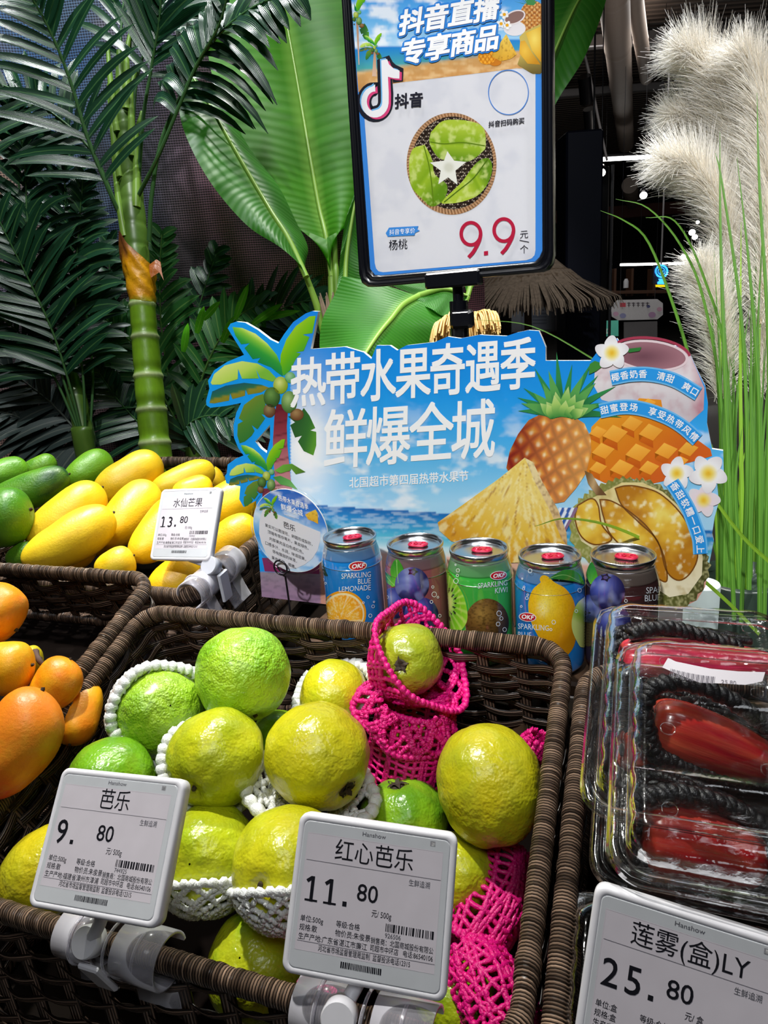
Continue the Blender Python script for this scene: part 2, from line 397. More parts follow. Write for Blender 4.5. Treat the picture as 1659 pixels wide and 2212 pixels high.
# ================================================================ fruit
def skin(name, blot, gloss=.3, lump=.0012, lscale=150, sss=.08, coat=.25):
    """fruit skin: own colour from the mesh, mottled, with a lumpy waxy surface"""
    t = NT(name); tc = t.n('TexCoord').outputs['Object']
    c = t.attr('col').outputs['Color']
    n1, n2 = t.noise(tc, 38, 4, .6), t.noise(tc, lscale, 2, .5)
    f = t.ramp(n1, [(.50, (0, 0, 0)), (.78, (.55, .55, .55))])
    base = t.mix(f, c, blot)
    sp = t.ramp(t.noise(tc, 420, 2), [(.70, (0, 0, 0)), (.78, (.3, .3, .3))])
    base = t.mix(sp, base, np.array(blot)*.35)
    h = t.math('MULTIPLY_ADD', n2, 1., t.math('MULTIPLY', t.noise(tc, lscale*4, 2), .22))
    return t.pbr(Base_Color=base, Roughness=t.math('MULTIPLY_ADD', n1, .2, gloss-.1), Normal=t.bump(h, lump, 1.),
                 Subsurface_Weight=sss, Subsurface_Radius=(.006, .005, .001), Subsurface_Scale=1., Coat_Weight=coat, Coat_Roughness=.22)
GUAVA = skin('guava_skin', (.30, .34, .02), lump=.0016, lscale=120)
GUAVAR = skin('rough_guava_skin', (.16, .33, .02), lump=.0034, lscale=150, gloss=.36)
MANGO = skin('mango_skin', (.70, .42, .02), gloss=.42, lump=.0003, lscale=330, coat=.05)
GMANGO = skin('green_mango_skin', (.16, .30, .02), gloss=.38, lump=.0006, lscale=330, coat=.1)
t = NT('dried_brown_calyx'); tc = t.n('TexCoord').outputs['Object']
CALYX = t.pbr(Base_Color=t.mix(t.noise(tc, 300), (.012, .008, .006), (.07, .045, .025)), Roughness=.8)
def axes(a):
    a = unit(a); x = unit(np.cross(V(0, 0, 1) if abs(a[2]) < .9 else V(1, 0, 0), a)); return x, np.cross(a, x), a
def guava(label, c, r, axis, c1, c2, seed, mat=None, long=1.0, end='calyx', ribs=.012, group='guavas in the wicker basket', name='guava'):
    rg = np.random.default_rng(seed); nu, nv = 72, 44
    th = np.linspace(0.02, np.pi-.02, nv)[:, None]; ph = np.linspace(0, 2*np.pi, nu, endpoint=False)[None]
    d = np.stack([np.sin(th)*np.cos(ph), np.sin(th)*np.sin(ph), np.broadcast_to(np.cos(th), (nv, nu))], -1)
    big = vnoise(d, 1.3, seed, 2); mid = vnoise(d, 4.5, seed+1, 2)
    R = 1+.045*big+.012*mid+ribs*np.sin(ph*5+seed)*np.sin(th)**2
    R = R*(1-.13*np.exp(-((th)/.22)**2))            # dimple at the stem end / crown
    R = R*(1-.05*np.exp(-((np.pi-th)/.3)**2))
    p = d*R[..., None]*V(1, 1, long)
    X, Y, Z = axes(axis); w = (p[..., :1]*X+p[..., 1:2]*Y+p[..., 2:]*Z)*r+c
    f = np.clip(.5+.9*big+.35*mid+.25*(d[..., 2]), 0, 1)[..., None]
    col = hexc(c1)[:3]*(1-f)+hexc(c2)[:3]*f
    b = (np.exp(-((th)/.22)**2)*.55*np.clip(.6+1.5*mid, 0, 1))[..., None]; col = col*(1-b)+V(.16, .10, .02)*b
    o = MB(); o.grid(w, False, True, col=col)
    g = o.build(name, mat or GUAVA, origin=c); tag(g, label, 'guava', group)
    tip = c+Z*r*long*(.875)
    m = MB()
    if end == 'calyx':
        for k in range(5):
            a = k*1.257+rg.random()*.6; L = r*(.16+.16*rg.random()); dv = X*math.cos(a)+Y*math.sin(a); tv = np.cross(Z, dv)
            q = [[tip+Z*r*.005+dv*(L*u)+tv*(s*L*(.16+.2*rg.random())*(1-u)**.7)+Z*(r*.10*math.sin(u*(1.2+2*rg.random())+rg.random()*.6)) for s in (-1, 0, 1)] for u in (0, .35, .7, 1)]
            m.grid(np.array(q)+0)
        a = np.linspace(0, 2*np.pi, 12, endpoint=False)
        m.loft([tip+(np.cos(a)[:, None]*X+np.sin(a)[:, None]*Y)*r*q+Z*r*h for q, h in ((.16, -.05), (.17, .03), (.10, .05), (.05, .0))], False, True)
        m.build('calyx', CALYX, g)
    else:
        m.tube(np.array([tip-Z*r*.06, tip+Z*r*.01, tip+Z*r*.05+X*r*.015]), np.array([.055, .05, .045])*r, 8); m.build('stem_scar', CALYX, g)
    return g
gl = 'ripe'
Y1, Y2, L1, L2, K1, K2 = '#cfc51c', '#b3bd1a', '#a9d02e', '#7fb81c', '#8fbb1d', '#62991a'
toward = lambda x, y, z: x*RGT+y*UPV-z*FWD            # direction given as (right, up, towards the lens)
G = {}
def G_(k, label, px, py, d, D, axis, c1, c2, seed, **kw):
    r = D/2*d/FPX; c = P(px, py, d); G[k] = (c, r, unit(axis)); return guava(label, c, r, axis, c1, c2, seed, **kw)
G_(1, 'bright green lumpy guava with a ridge, at the back beside the white-netted one', 525, 1458, .629, 202, toward(.35, -.75, .45), L1, L2, 11, mat=GUAVAR, end='stem', long=1.04)
G_(2, 'green bumpy guava wrapped round the edge in white foam net, far left', 345, 1540, .63, 190, toward(-.5, -.4, -.8), '#a3c92c', '#86b522', 12, mat=GUAVAR, long=1.05)
G_(3, 'yellow-green guava with a brown stem scar facing the viewer', 468, 1637, .573, 208, toward(-.28, -.35, .88), '#c6c61c', '#a6b31a', 13, end='stem', long=1.0, ribs=.03)
G_(4, 'yellow guava with a dark dried calyx at its lower right', 686, 1632, .564, 226, toward(.62, -.42, .62), Y1, '#c6c41a', 14, long=1.02)
G_(5, 'yellow guava at the back behind the one with dark calyx', 722, 1500, .66, 150, toward(.1, .5, -.8), Y1, '#bcc41c', 15)
G_(6, 'olive guava sitting in the open pink net, dark calyx on its face', 880, 1425, .63, 155, toward(-.22, .05, .95), '#b0b42a', '#93a01e', 16)
G_(7, 'largest guava, yellow with light brown marks, right end of the basket', 1058, 1694, .55, 228, toward(.12, -.9, .45), '#ccc01a', '#b0b31a', 17, end='stem', long=1.13)
G_(8, 'green guava directly above the larger white price tag', 870, 1776, .587, 196, toward(-.15, .98, .1), K1, K2, 18, long=.95)
G_(9, 'yellow-green guava standing in white net between the two price tags', 450, 1848, .545, 214, toward(.1, -.3, -.9), '#bcc41c', '#9db519', 19, long=1.07)
G_(10, 'yellow guava half hidden behind the larger tag, in white net', 625, 1868, .505, 238, toward(-.38, .12, .9), '#cfc81c', '#bcbf1c', 20, long=1.08, end='stem')
G_(11, 'green guava peeping over the smaller guava tag', 240, 1690, .575, 188, toward(-.4, .3, -.5), L2, K2, 21)
G_(12, 'yellow guava at the left end, half behind the smaller tag', 108, 1880, .565, 184, toward(-.75, -.5, .3), '#c9b91c', '#b2ad1c', 22, long=1.15, end='stem')
G_(13, 'green and yellow guava low in the basket between the tags', 556, 2085, .515, 222, toward(.2, -.6, -.7), '#b5bd1c', '#7fae1c', 23)
G_(14, 'yellow guava in pink net behind the larger tag', 985, 1890, .54, 170, toward(.5, -.5, -.5), '#c6c41c', '#acb51c', 24)
G_(15, 'small green guava at the bottom edge right of the clip', 985, 2160, .49, 172, toward(.3, .5, -.5), '#a6b41c', '#6c961a', 25)
G_(16, 'guava hidden inside the upright pink sleeve', 890, 1640, .65, 150, toward(.6, -.5, .2), '#b9b82e', '#97a126', 26)
G_(17, 'small green guava deep between the green and yellow ones', 600, 1590, .68, 110, toward(.3, .5, .5), L1, L2, 27)
# ---- foam nets
def foam(name, c, trans=.15):
    t = NT(name); tc = t.n('TexCoord').outputs['Object']; n = t.noise(tc, 900, 2)
    c = hexc(c)[:3]
    return t.pbr(Base_Color=t.mix(n, c*.8, np.minimum(c*1.15, 1)), Roughness=.38, Normal=t.bump(n, .0006, 1.), Subsurface_Weight=trans,
                 Subsurface_Radius=(.004, .004, .004), Subsurface_Scale=1., Coat_Weight=.15)
WNET, PNET, KNET = foam('white_foam', '#eceeec'), foam('pink_foam', '#e0107c', .1), foam('black_foam', '#151416', 0)
def net(name, label, path, radii, mat, ns=16, tw=1.4, th=.0017, seed=0, group=None, rim=True, wob=.06, squash=(1, 1), parent=None, up=None, rows=0, rimk=1.5):
    """a knitted foam sleeve swept along path: two crossing families of strands and a knotted edge"""
    rg = np.random.default_rng(seed); n = 46
    pth = spline(path, n); rad = np.maximum(spline(np.c_[radii, radii], n)[:, 0], .003); X, Y = frames(pth)
    def surf(u, v):
        i = np.clip(v*(n-1), 0, n-1.001); k = i.astype(int); f = (i-k)[:, None]
        L = lambda A: A[k]*(1-f)+A[k+1]*f
        w = 1+wob*(np.sin(3*u+seed)*.6+np.sin(5*u+4*v+seed*2)*.5)*np.minimum(1, v*2)
        r = (rad[k]*(1-f[:, 0])+rad[k+1]*f[:, 0])*w
        return L(pth)+r[:, None]*(np.cos(u)[:, None]*L(X)*squash[0]+np.sin(u)[:, None]*L(Y)*squash[1])
    m = MB(); sd = 6
    for s in (1, -1):
        for k in range(ns):
            v = np.linspace(0.0, 1, n*2); u = 2*np.pi*k/ns+s*tw*v+.12*rg.standard_normal()
            p = surf(u, v); lift = .35*th*np.sin(v*n*.9+k*3.1)*s
            p = p+rg.standard_normal(p.shape)*th*.10
            m.tube(p, th*(1+.35*np.sin(v*ns*tw*1.3+k)**2+.12*rg.standard_normal(len(v))), sd)
    for j in range(rows):
        u = np.linspace(0, 2*np.pi, 90, endpoint=False); v = np.full(90, (j+.6)/rows)+.012*np.sin(u*7+j)
        m.tube(surf(u, np.clip(v, 0, 1)), th*1.1*(1+.2*rg.standard_normal(90)), sd, True)
    if rim:
        u = np.linspace(0, 2*np.pi, ns*10, endpoint=False)
        for q in (0, 1):
            v = 1-.018+.02*np.sin(u*ns+q*np.pi); p = surf(u, np.clip(v, 0, 1))
            m.tube(p+.5*th*np.sin(u*ns*2)[:, None]*V(0, 0, 1), th*rimk*(1+.3*np.sin(u*ns*2+q)), sd, True)
    o = m.build(name, mat, parent)
    if parent is None: tag(o, label, 'net', group)
    return o
WG, PG = 'white foam nets on the guavas', 'pink foam nets on the guavas'
def cup(k, label, axis, a0, a1, mat=WNET, grp=WG, gap=1.06, flare=0., **kw):
    """net cup round guava k: polar angles a0..a1 (degrees) measured from the closed end, opening towards axis"""
    c, r, _ = G[k]; ax = unit(axis); a = np.radians(np.linspace(a0, a1, 7)); f = np.linspace(0, 1, 7)
    pth = c[None]-np.cos(a)[:, None]*ax*r*gap
    return net('foam_net', label, pth, r*gap*np.sin(a)*(1+flare*f**3), mat, group=grp, **kw)
cup(2, 'white foam net round the far left green guava', toward(.50, .15, .80), 25, 104, gap=1.10, ns=18, th=.0023, rimk=2., seed=1, wob=.05)
cup(5, 'white foam net below the rear yellow guava', toward(-.25, .75, .55), 20, 88, gap=1.18, ns=18, th=.0023, rimk=2., seed=2, wob=.07)
cup(9, 'white foam net under the guava between the tags', toward(-.05, .80, -.42), 12, 64, gap=1.10, ns=18, th=.0017, rimk=1.5, seed=3, flare=.06, wob=.05)
cup(10, 'white foam net under the guava half hidden by the larger tag', toward(-.05, .78, -.40), 15, 70, gap=1.1, ns=18, th=.0017, rimk=1.5, seed=4, wob=.04)
cup(4, 'white foam net crumpled under the yellow guava with dark calyx', toward(.15, .85, .3), 25, 52, gap=1.16, ns=14, th=.0023, rimk=2., seed=5, flare=.35)
cup(3, 'white foam net at the lower left of the guava with the brown stem scar', toward(.35, .5, .65), 28, 66, gap=1.12, ns=16, th=.0023, rimk=2., seed=6)
cup(12, 'white foam net under the guava at the left end of the basket', toward(.25, .75, .3), 20, 62, gap=1.14, ns=16, th=.0023, rimk=2., seed=7)
c6, r6, _ = G[6]
ax = unit(toward(.12, .72, .62))
net('foam_net', 'pink foam net flaring open round the olive guava', c6+ax[None]*np.array([-1.15, -.8, -.4, -.02, .22])[:, None]*r6+RGT[None]*np.array([.0, .0, .10, .26, .42])[:, None]*r6,
    r6*np.array([.5, .95, 1.18, 1.42, 1.66]), PNET, ns=30, tw=1.1, th=.0017, seed=11, group=PG, wob=.07)
ax2 = unit(toward(.15, .8, .55)); b = P(888, 1520, .622)
net('foam_net', 'pink foam net folded into a frill under the olive guava', b+ax2[None]*np.array([.012, .004, -.006, -.014])[:, None], np.array([.030, .037, .045, .047]), PNET, ns=28, tw=.55, th=.0018, seed=12, group=PG, wob=.10)
top, bot = P(900, 1535, .630), P(868, 1720, .628)
net('foam_net', 'upright pink foam net sleeve in the middle of the basket', np.array([bot, bot*.6+top*.4, bot*.3+top*.7, top]), np.array([.034, .036, .036, .033]), PNET, ns=26, tw=.05, th=.0014, seed=13, group=PG, rows=13, wob=.04)
a, b = P(1095, 1840, .56), P(1000, 2055, .505)
net('foam_net', 'pink foam net sleeve lying along the right wall of the basket', spline([a, a*.5+b*.5+RGT*.005, b], 5), np.array([.020, .026, .027, .026, .022]), PNET, ns=20, tw=.5, th=.0016, seed=14, group=PG, rows=13)
a, b = P(1000, 2055, .50), P(1110, 2260, .455)
net('foam_net', 'pink foam net sleeve at the front right corner of the basket', spline([a, a*.5+b*.5+UPV*.004, b], 5), np.array([.018, .024, .026, .026, .026]), PNET, ns=20, tw=.9, th=.0016, seed=15, group=PG, rows=12)
a, b = P(1165, 1590, .585), P(1130, 1650, .60)
net('foam_net', 'scrap of pink foam net behind the largest guava', spline([a, b], 4), np.array([.008, .012, .013, .012]), PNET, ns=12, tw=.8, th=.0016, seed=16, group=PG)
a, b = P(665, 2135, .445), P(720, 2170, .455)
net('foam_net', 'scrap of pink foam net beside the clip of the larger tag', spline([a, b], 4), np.array([.010, .014, .014, .012]), PNET, ns=12, tw=.8, th=.0016, seed=17, group=PG)
# ---- mangoes
def mango(label, a, b, wpx, c1, c2, seed, d, d2=None, mat=None, group='yellow mangoes', bend=.12, tipc=None, flat=.86):
    """mango whose long axis runs from photo point a (narrow end) to b (stem end, broad)"""
    A, B = P(*a, d), P(*b, d2 or d); r = wpx*1.07/2*((d+(d2 or d))/2)/FPX; A, B = A-(B-A)*.06, B+(B-A)*.06
    mid = (A+B)/2; L = np.linalg.norm(B-A); ax = unit(B-A); side = unit(np.cross(ax, FWD)); front = np.cross(side, ax)
    nv, nu = 40, 48; t = np.linspace(0, 1, nv); x = np.sin((t-.5)*np.pi)          # dense at the ends
    prof = np.clip(1-np.abs(x)**2.5, 0, 1)**.46*(1+.13*x)+.002
    cen = mid+ax*(x*L/2)[:, None]+side*(bend*r*(x**2-.5))[:, None]
    ph = np.linspace(0, 2*np.pi, nu, endpoint=False)
    dd = np.stack(np.broadcast_arrays(np.cos(ph)[None], np.sin(ph)[None], x[:, None]*1.4), -1)
    nz = vnoise(dd, 1.1, seed, 2); nz2 = vnoise(dd, 3.2, seed+3, 2)
    rr = r*prof[:, None]*(1+.035*nz)
    w = cen[:, None]+rr[..., None]*(np.cos(ph)[None, :, None]*side+np.sin(ph)[None, :, None]*front*flat)
    f = np.clip(.5+.9*nz+.3*nz2-.25*x[:, None], 0, 1)[..., None]
    col = hexc(c1)[:3]*(1-f)+hexc(c2)[:3]*f
    if tipc: 
        g = np.clip((x[:, None]*tipc[1]-.25+.8*nz)*1.2, 0, 1)[..., None]; col = col*(1-g)+hexc(tipc[0])[:3]*g
    o = MB(); o.grid(w, False, True, col=col); g = o.build('mango', mat or MANGO, origin=mid); tag(g, label, 'mango', group)
    tip = cen[-1]; m = MB(); m.tube(np.array([tip-ax*r*.05, tip+ax*r*.03, tip+ax*r*.08+side*r*.03]), np.array([.07, .06, .05])*r, 7)
    m.build('stem_scar', CALYX, g); return g
yl = '#ecbf0c'; ym = '#efcd26'
mango('yellow mango lying in front of the dark green one, black specks on it', (70, 1168), (214, 1062), 96, ym, yl, 31, 1.02, 1.08)
mango('pale yellow mango at the front rim, lowest of the left group', (62, 1216), (236, 1116), 96, ym, '#eecb22', 32, .95, 1.0)
mango('yellow mango against the back rim, tallest in the basket', (215, 1066), (340, 997), 84, yl, ym, 33, 1.16, 1.22)
mango('long yellow mango left of the mango price tag', (226, 1172), (326, 1054), 92, ym, yl, 34, 1.03, 1.1)
mango('yellow mango half hidden behind the mango price tag', (298, 1205), (400, 1085), 92, yl, '#f0c314', 35, .98, 1.05)
mango('yellow mango with a dark spot, right of the tallest one', (335, 1062), (455, 1014), 66, '#ecc81b', ym, 36, 1.17, 1.22, flat=.95)
mango('yellow mango just above the price tag top edge', (378, 1066), (455, 1050), 56, yl, ym, 37, 1.10, 1.12)
mango('yellow mango right of the tag, against the printed palm', (440, 1112), (556, 1058), 92, '#f2c512', yl, 38, 1.07, 1.11)
mango('yellow mango right of the tag, above the grey clip', (442, 1206), (552, 1136), 94, '#f2bd0c', '#eeb90c', 39, .98, 1.0)
mango('small yellow mango wedged at the front rim left of the clip', (212, 1238), (285, 1204), 70, '#e9cd2d', yl, 40, .93, .94)
mango('golden mango under the clip at the front right corner', (332, 1290), (430, 1222), 100, '#f4bb08', '#efc115', 41, .93, .95)
for lb, a, b, w_, d_ in (('yellow mango buried under the pale front one', (110, 1230), (190, 1150), 84, 1.03), ('yellow mango buried between the pale front one and the long one', (190, 1190), (250, 1110), 80, 1.12), ('yellow mango buried behind the long one left of the tag', (280, 1100), (350, 1060), 74, 1.2),
                       ('yellow mango buried right under the price tag', (360, 1200), (430, 1120), 90, 1.05), ('yellow mango buried at the right wall of its basket', (480, 1160), (545, 1110), 80, 1.14), ('yellow mango buried below the tallest one', (250, 1080), (330, 1040), 72, 1.26), ('yellow mango buried beside the one with a dark spot', (420, 1060), (480, 1030), 66, 1.28)):
    mango(lb, a, b, w_, yl, '#e2b916', len(lb), d_)
GGR = 'green mangoes'
g1, g2 = '#5f9a1e', '#41801a'
mango('green mango at the far left of the back row', (-35, 1040), (52, 1006), 60, g1, '#6fae22', 42, 1.15, 1.2, mat=GMANGO, group=GGR)
mango('small light green mango at the back rim', (52, 1022), (118, 996), 46, '#7db522', g1, 43, 1.23, 1.25, mat=GMANGO, group=GGR)
mango('bright green mango beside the tallest yellow one', (150, 1040), (232, 988), 66, '#69a51e', '#77b025', 44, 1.2, 1.25, mat=GMANGO, group=GGR)
mango('long dark green mango with a darker tip', (-30, 1092), (140, 1030), 74, g1, g2, 45, 1.1, 1.14, mat=GMANGO, group=GGR, tipc=('#1f4d24', 1.))
mango('large green mango cut by the left edge of the photo', (-70, 1128), (58, 1106), 118, g1, g2, 46, 1.0, 1.0, mat=GMANGO, group=GGR)
mango('green mango deep under the yellow ones at the front', (20, 1215), (75, 1190), 56, '#5b8a18', g2, 47, 1.0, 1.0, mat=GMANGO, group=GGR)
OGR = 'orange mangoes'
og, oy = '#f08a12', '#f3ab12'
mango('round orange mango at the left edge, highest of its basket', (-60, 1290), (28, 1356), 128, og, '#ef9a14', 51, .70, .70, group=OGR, bend=0)
mango('yellow-orange mango under the highest one', (-45, 1442), (62, 1440), 108, oy, '#efbd1c', 52, .66, .66, group=OGR)
mango('yellow-green mango behind the yellow-orange one', (45, 1430), (86, 1424), 62, '#d8c322', '#c5b41e', 53, .70, .70, group=OGR)
mango('orange mango against the right rim of its basket', (84, 1530), (150, 1432), 92, og, oy, 54, .66, .67, group=OGR)
mango('large orange mango blushed red at its lower end', (-40, 1715), (92, 1508), 146, '#ee8420', '#f0901a', 55, .58, .60, group=OGR, tipc=('#d8431c', -1.3), bend=.25)
mango('orange mango deep in the left basket behind the wicker', (190, 1480), (150, 1600), 90, og, oy, 56, .70, .66, group=OGR)
t = NT('brown_twig'); TWIG = t.pbr(Base_Color=(.09, .05, .035), Roughness=.8)
m = MB(); m.tube(spline([P(76, 1408, .69), P(84, 1425, .68), P(97, 1443, .68)], 8), np.array([.004, .003, .0025, .003, .0028, .0025, .002, .0015]), 7)
tag(m.build('fruit_stalk', TWIG), 'short brown stalk lying among the orange mangoes', 'stalk')
# ================================================================ flat art helpers
def stroke(mb, pts, w, fn, col, closed=False, mi=0):
    """a line of width w drawn along pts on the page"""
    p = np.asarray(pts, float); n = len(p)
    if closed: t = np.roll(p, -1, 0)-np.roll(p, 1, 0)
    else: t = np.gradient(p, axis=0)
    t = unit(t); nr = np.c_[-t[:, 1], t[:, 0]]; wv = np.broadcast_to(np.asarray(w, float), (n,))[:, None]/2
    q = np.stack([p-nr*wv, p+nr*wv], 1); k = n if closed else n-1
    i = np.arange(k); j = (i+1) % n; f = np.stack([2*i, 2*j, 2*j+1, 2*i+1], 1)
    mb.add(fn(q.reshape(-1, 2)), f, mi=mi, col=np.broadcast_to(np.asarray(col, float), (2*n, 4)), smooth=False)
def ell(cx, cy, rx, ry, k=28, rot=0.):
    a = np.linspace(0, 2*np.pi, k, endpoint=False); x, y = rx*np.cos(a), ry*np.sin(a); c, s = math.cos(rot), math.sin(rot)
    return np.c_[cx+x*c-y*s, cy+x*s+y*c]
def lerpc(stops, t):
    """colour ramp in display colours, returned linear"""
    t = np.asarray(t, float); xs = [a for a, _ in stops]; cs = np.array([[int(h[i:i+2], 16)/255 for i in (1, 3, 5)] for _, h in stops])
    o = np.stack([np.interp(t, xs, cs[:, i]) for i in range(3)], -1); return np.concatenate([srgb(o), np.ones(o.shape[:-1]+(1,))], -1)
def blend(a, b, f):
    f = np.clip(f, 0, 1)[..., None]; return a*(1-f)+np.broadcast_to(b, a.shape)*f
def shade(c1, c2, cx, cy, rx, ry):
    """printed ball: c1 at (cx, cy) running to c2"""
    return lambda x, y: lerpc([(0, c1), (1, c2)], np.sqrt(((x-cx)/rx)**2+((y-cy)/ry)**2))
def grad(stops, a, b):
    a, b = V(*a), V(*b); d = (b-a)/((b-a) @ (b-a)); return lambda x, y: lerpc(stops, (x-a[0])*d[0]+(y-a[1])*d[1])
def pnoise(x, y, s, seed=0, oc=3): return vnoise(np.stack([x, y], -1), s, seed, oc)
def write_along(mb, s, pts, size, fn, col, bold=.02, width=1.):
    """characters one after another along a curve"""
    q = spline(pts, 200); L = np.r_[0, np.cumsum(np.linalg.norm(np.diff(q, axis=0), axis=1))]; n = len(s)
    for i, ch in enumerate(s):
        if ch == ' ': continue
        u = L[-1]*(i+.5)/n; c = V(np.interp(u, L, q[:, 0]), np.interp(u, L, q[:, 1])); e = V(np.interp(u+2, L, q[:, 0]), np.interp(u+2, L, q[:, 1]))
        t = unit(e-c) if np.linalg.norm(e-c) > 1e-6 else V(1, 0); nr = V(t[1], -t[0])
        write(mb, ch, fn, c-nr*size*.36, t*size*width, nr*size, bold, col=col, align=.5)
# ================================================================ electronic price tags
CASE = plain('white_tag_casing', '#dcdbe0', .38); BEZEL = plain('grey_tag_bezel', '#bfc2c6', .35); EINK = plain('grey_paper_display', '#c9c3ca', .45)
t = NT('clear_clip_plastic')
fr_ = t.n('LayerWeight', Blend=.25).outputs['Fresnel']
CLEARC = t.surf(t.n('MixShader', _0=t.math('MULTIPLY_ADD', fr_, .7, .20), _1=t.n('BsdfTransparent', Color=(.96, .95, .97, 1)),
                    _2=t.n('BsdfPrincipled', Base_Color=(.58, .57, .62, 1), Roughness=.18, Coat_Weight=.5)))
GREYC = plain('frosted_grey_plastic', '#b9bbc3', .35)
INK = hexc('#15151c'); GREY = hexc('#55555c'); LINE = hexc('#77747c')
def price_tag(label, tl, right, down, w, h, title, whole, cents, unitt, rows, code, foot, clip, tscale=1.):
    tl = np.asarray(tl, float)+UP; right, down = unit(right), unit(down); down = unit(down-right*(down @ right))
    cen = tl+right*w/2+down*h/2; fr = Frame(cen, right, -down)
    root = thing('price_tag', label, 'price tag', cen)
    r = .0062
    rect = lambda ins, z, rr=r: fr(np.c_[rrect(w-2*ins, h-2*ins, max(rr-ins*.6, .001), 7), np.full(28, z)])
    m = MB(); m.loft([rect(.002, -.0105), rect(.0004, -.009), rect(0, -.004), rect(.0002, -.0012), rect(.0012, 0.), rect(.0036, .0003), rect(.0042, -.0004)], True, True); m.build('casing', CASE, root)
    m = MB(); m.loft([rect(.0040, -.0003), rect(.0042, .0001), rect(.0047, .0002)], False, True); m.build('bezel', BEZEL, root)
    pg = lambda z: (lambda p: fr(np.c_[(p[:, 0]-.5)*w, (.5-p[:, 1])*h, np.full(len(p), z)]))
    m = MB(); patch(m, [(.072, .122), (.918, .122), (.918, .842), (.072, .842)], pg(.00022), hexc('#cdc7ce'), 1)
    stroke(m, [(.072, .122), (.918, .122), (.918, .842), (.072, .842)], .006, pg(.00026), hexc('#6f6c74'), True); m.build('display', EINK, root)
    o = MB(); f = pg(.00032); a = w/h
    em = lambda s: (V(s, 0), V(0, -s*a))
    W_ = lambda s, x, y, sz, bold=0., sx=1., col=INK, al=0., fit=None: write(o, s, f, (x, y), (sz*sx, 0), (0, -sz*a), bold, col=col, align=al, fit=fit and fit/(sz*sx))
    W_('Hanshow', .49, .093, .034, 0, 1.15, GREY, .5)
    W_(title, .50, .258, .135*tscale, -.004, .92, al=.5)
    stroke(o, [(.08, .292), (.918, .292)], .003, f, LINE); stroke(o, [(.08, .788), (.918, .788)], .003, f, LINE)
    [W_(ch, .137+.118*i, .545, .205, .006, .93, al=.5) for i, ch in enumerate(whole)]; W_(cents, .42, .492, .135, .004, 1.0)
    x0 = .085+.115*len(whole)+.02
    for i, ch in enumerate(whole):
        if ch == '1': g_ = .137+.118*i; stroke(o, [(g_-.036, .424), (g_-.004, .398)], .022, f, INK); patch(o, [(g_-.040, .532), (g_+.040, .532), (g_+.040, .545), (g_-.040, .545)], f, INK, 1)
    patch(o, [(x0, .512), (x0+.026, .512), (x0+.026, .542), (x0, .542)], f, INK, 1)
    W_(unitt, .52, .572, .045, 0, .78); W_('生鲜追溯', .728, .350, .040, 0, .82, GREY)
    for s, x, y in rows: W_(s, x, y, .040, 0, .88)
    rg = np.random.default_rng(len(title)*7+int(code)); x = .612
    while x < .90:
        b = rg.choice([.004, .004, .008, .012]); patch(o, [(x, .60), (x+b, .60), (x+b, .648), (x, .648)], f, INK, 1); x += b+rg.choice([.004, .006, .010])
    W_(code, .612, .684, .036, 0, .9, GREY)
    W_('销售商：北国商城股份有限公', .53, .728, .038, 0, .8, fit=.375); W_('司超市中环店   电话:86540106', .53, .772, .038, 0, .8, fit=.375)
    W_(foot, .215, .828, .038, 0, .8, fit=.56)
    x = .362
    while x < .61:
        b = rg.choice([.004, .005, .008]); patch(o, [(x, .868), (x+b, .868), (x+b, .905), (x, .905)], f, INK, 1); x += b+rg.choice([.004, .005])
    patch(o, [(.838, .062), (.868, .062), (.868, .092), (.838, .092)], f, hexc('#8d8d92'), 1); patch(o, [(.846, .068), (.868, .068), (.868, .092), (.846, .092)], f, hexc('#e6e6e6'), 1)
    o.build('lettering', PRINT, root)
    clip(root, fr, w, h)
    return root
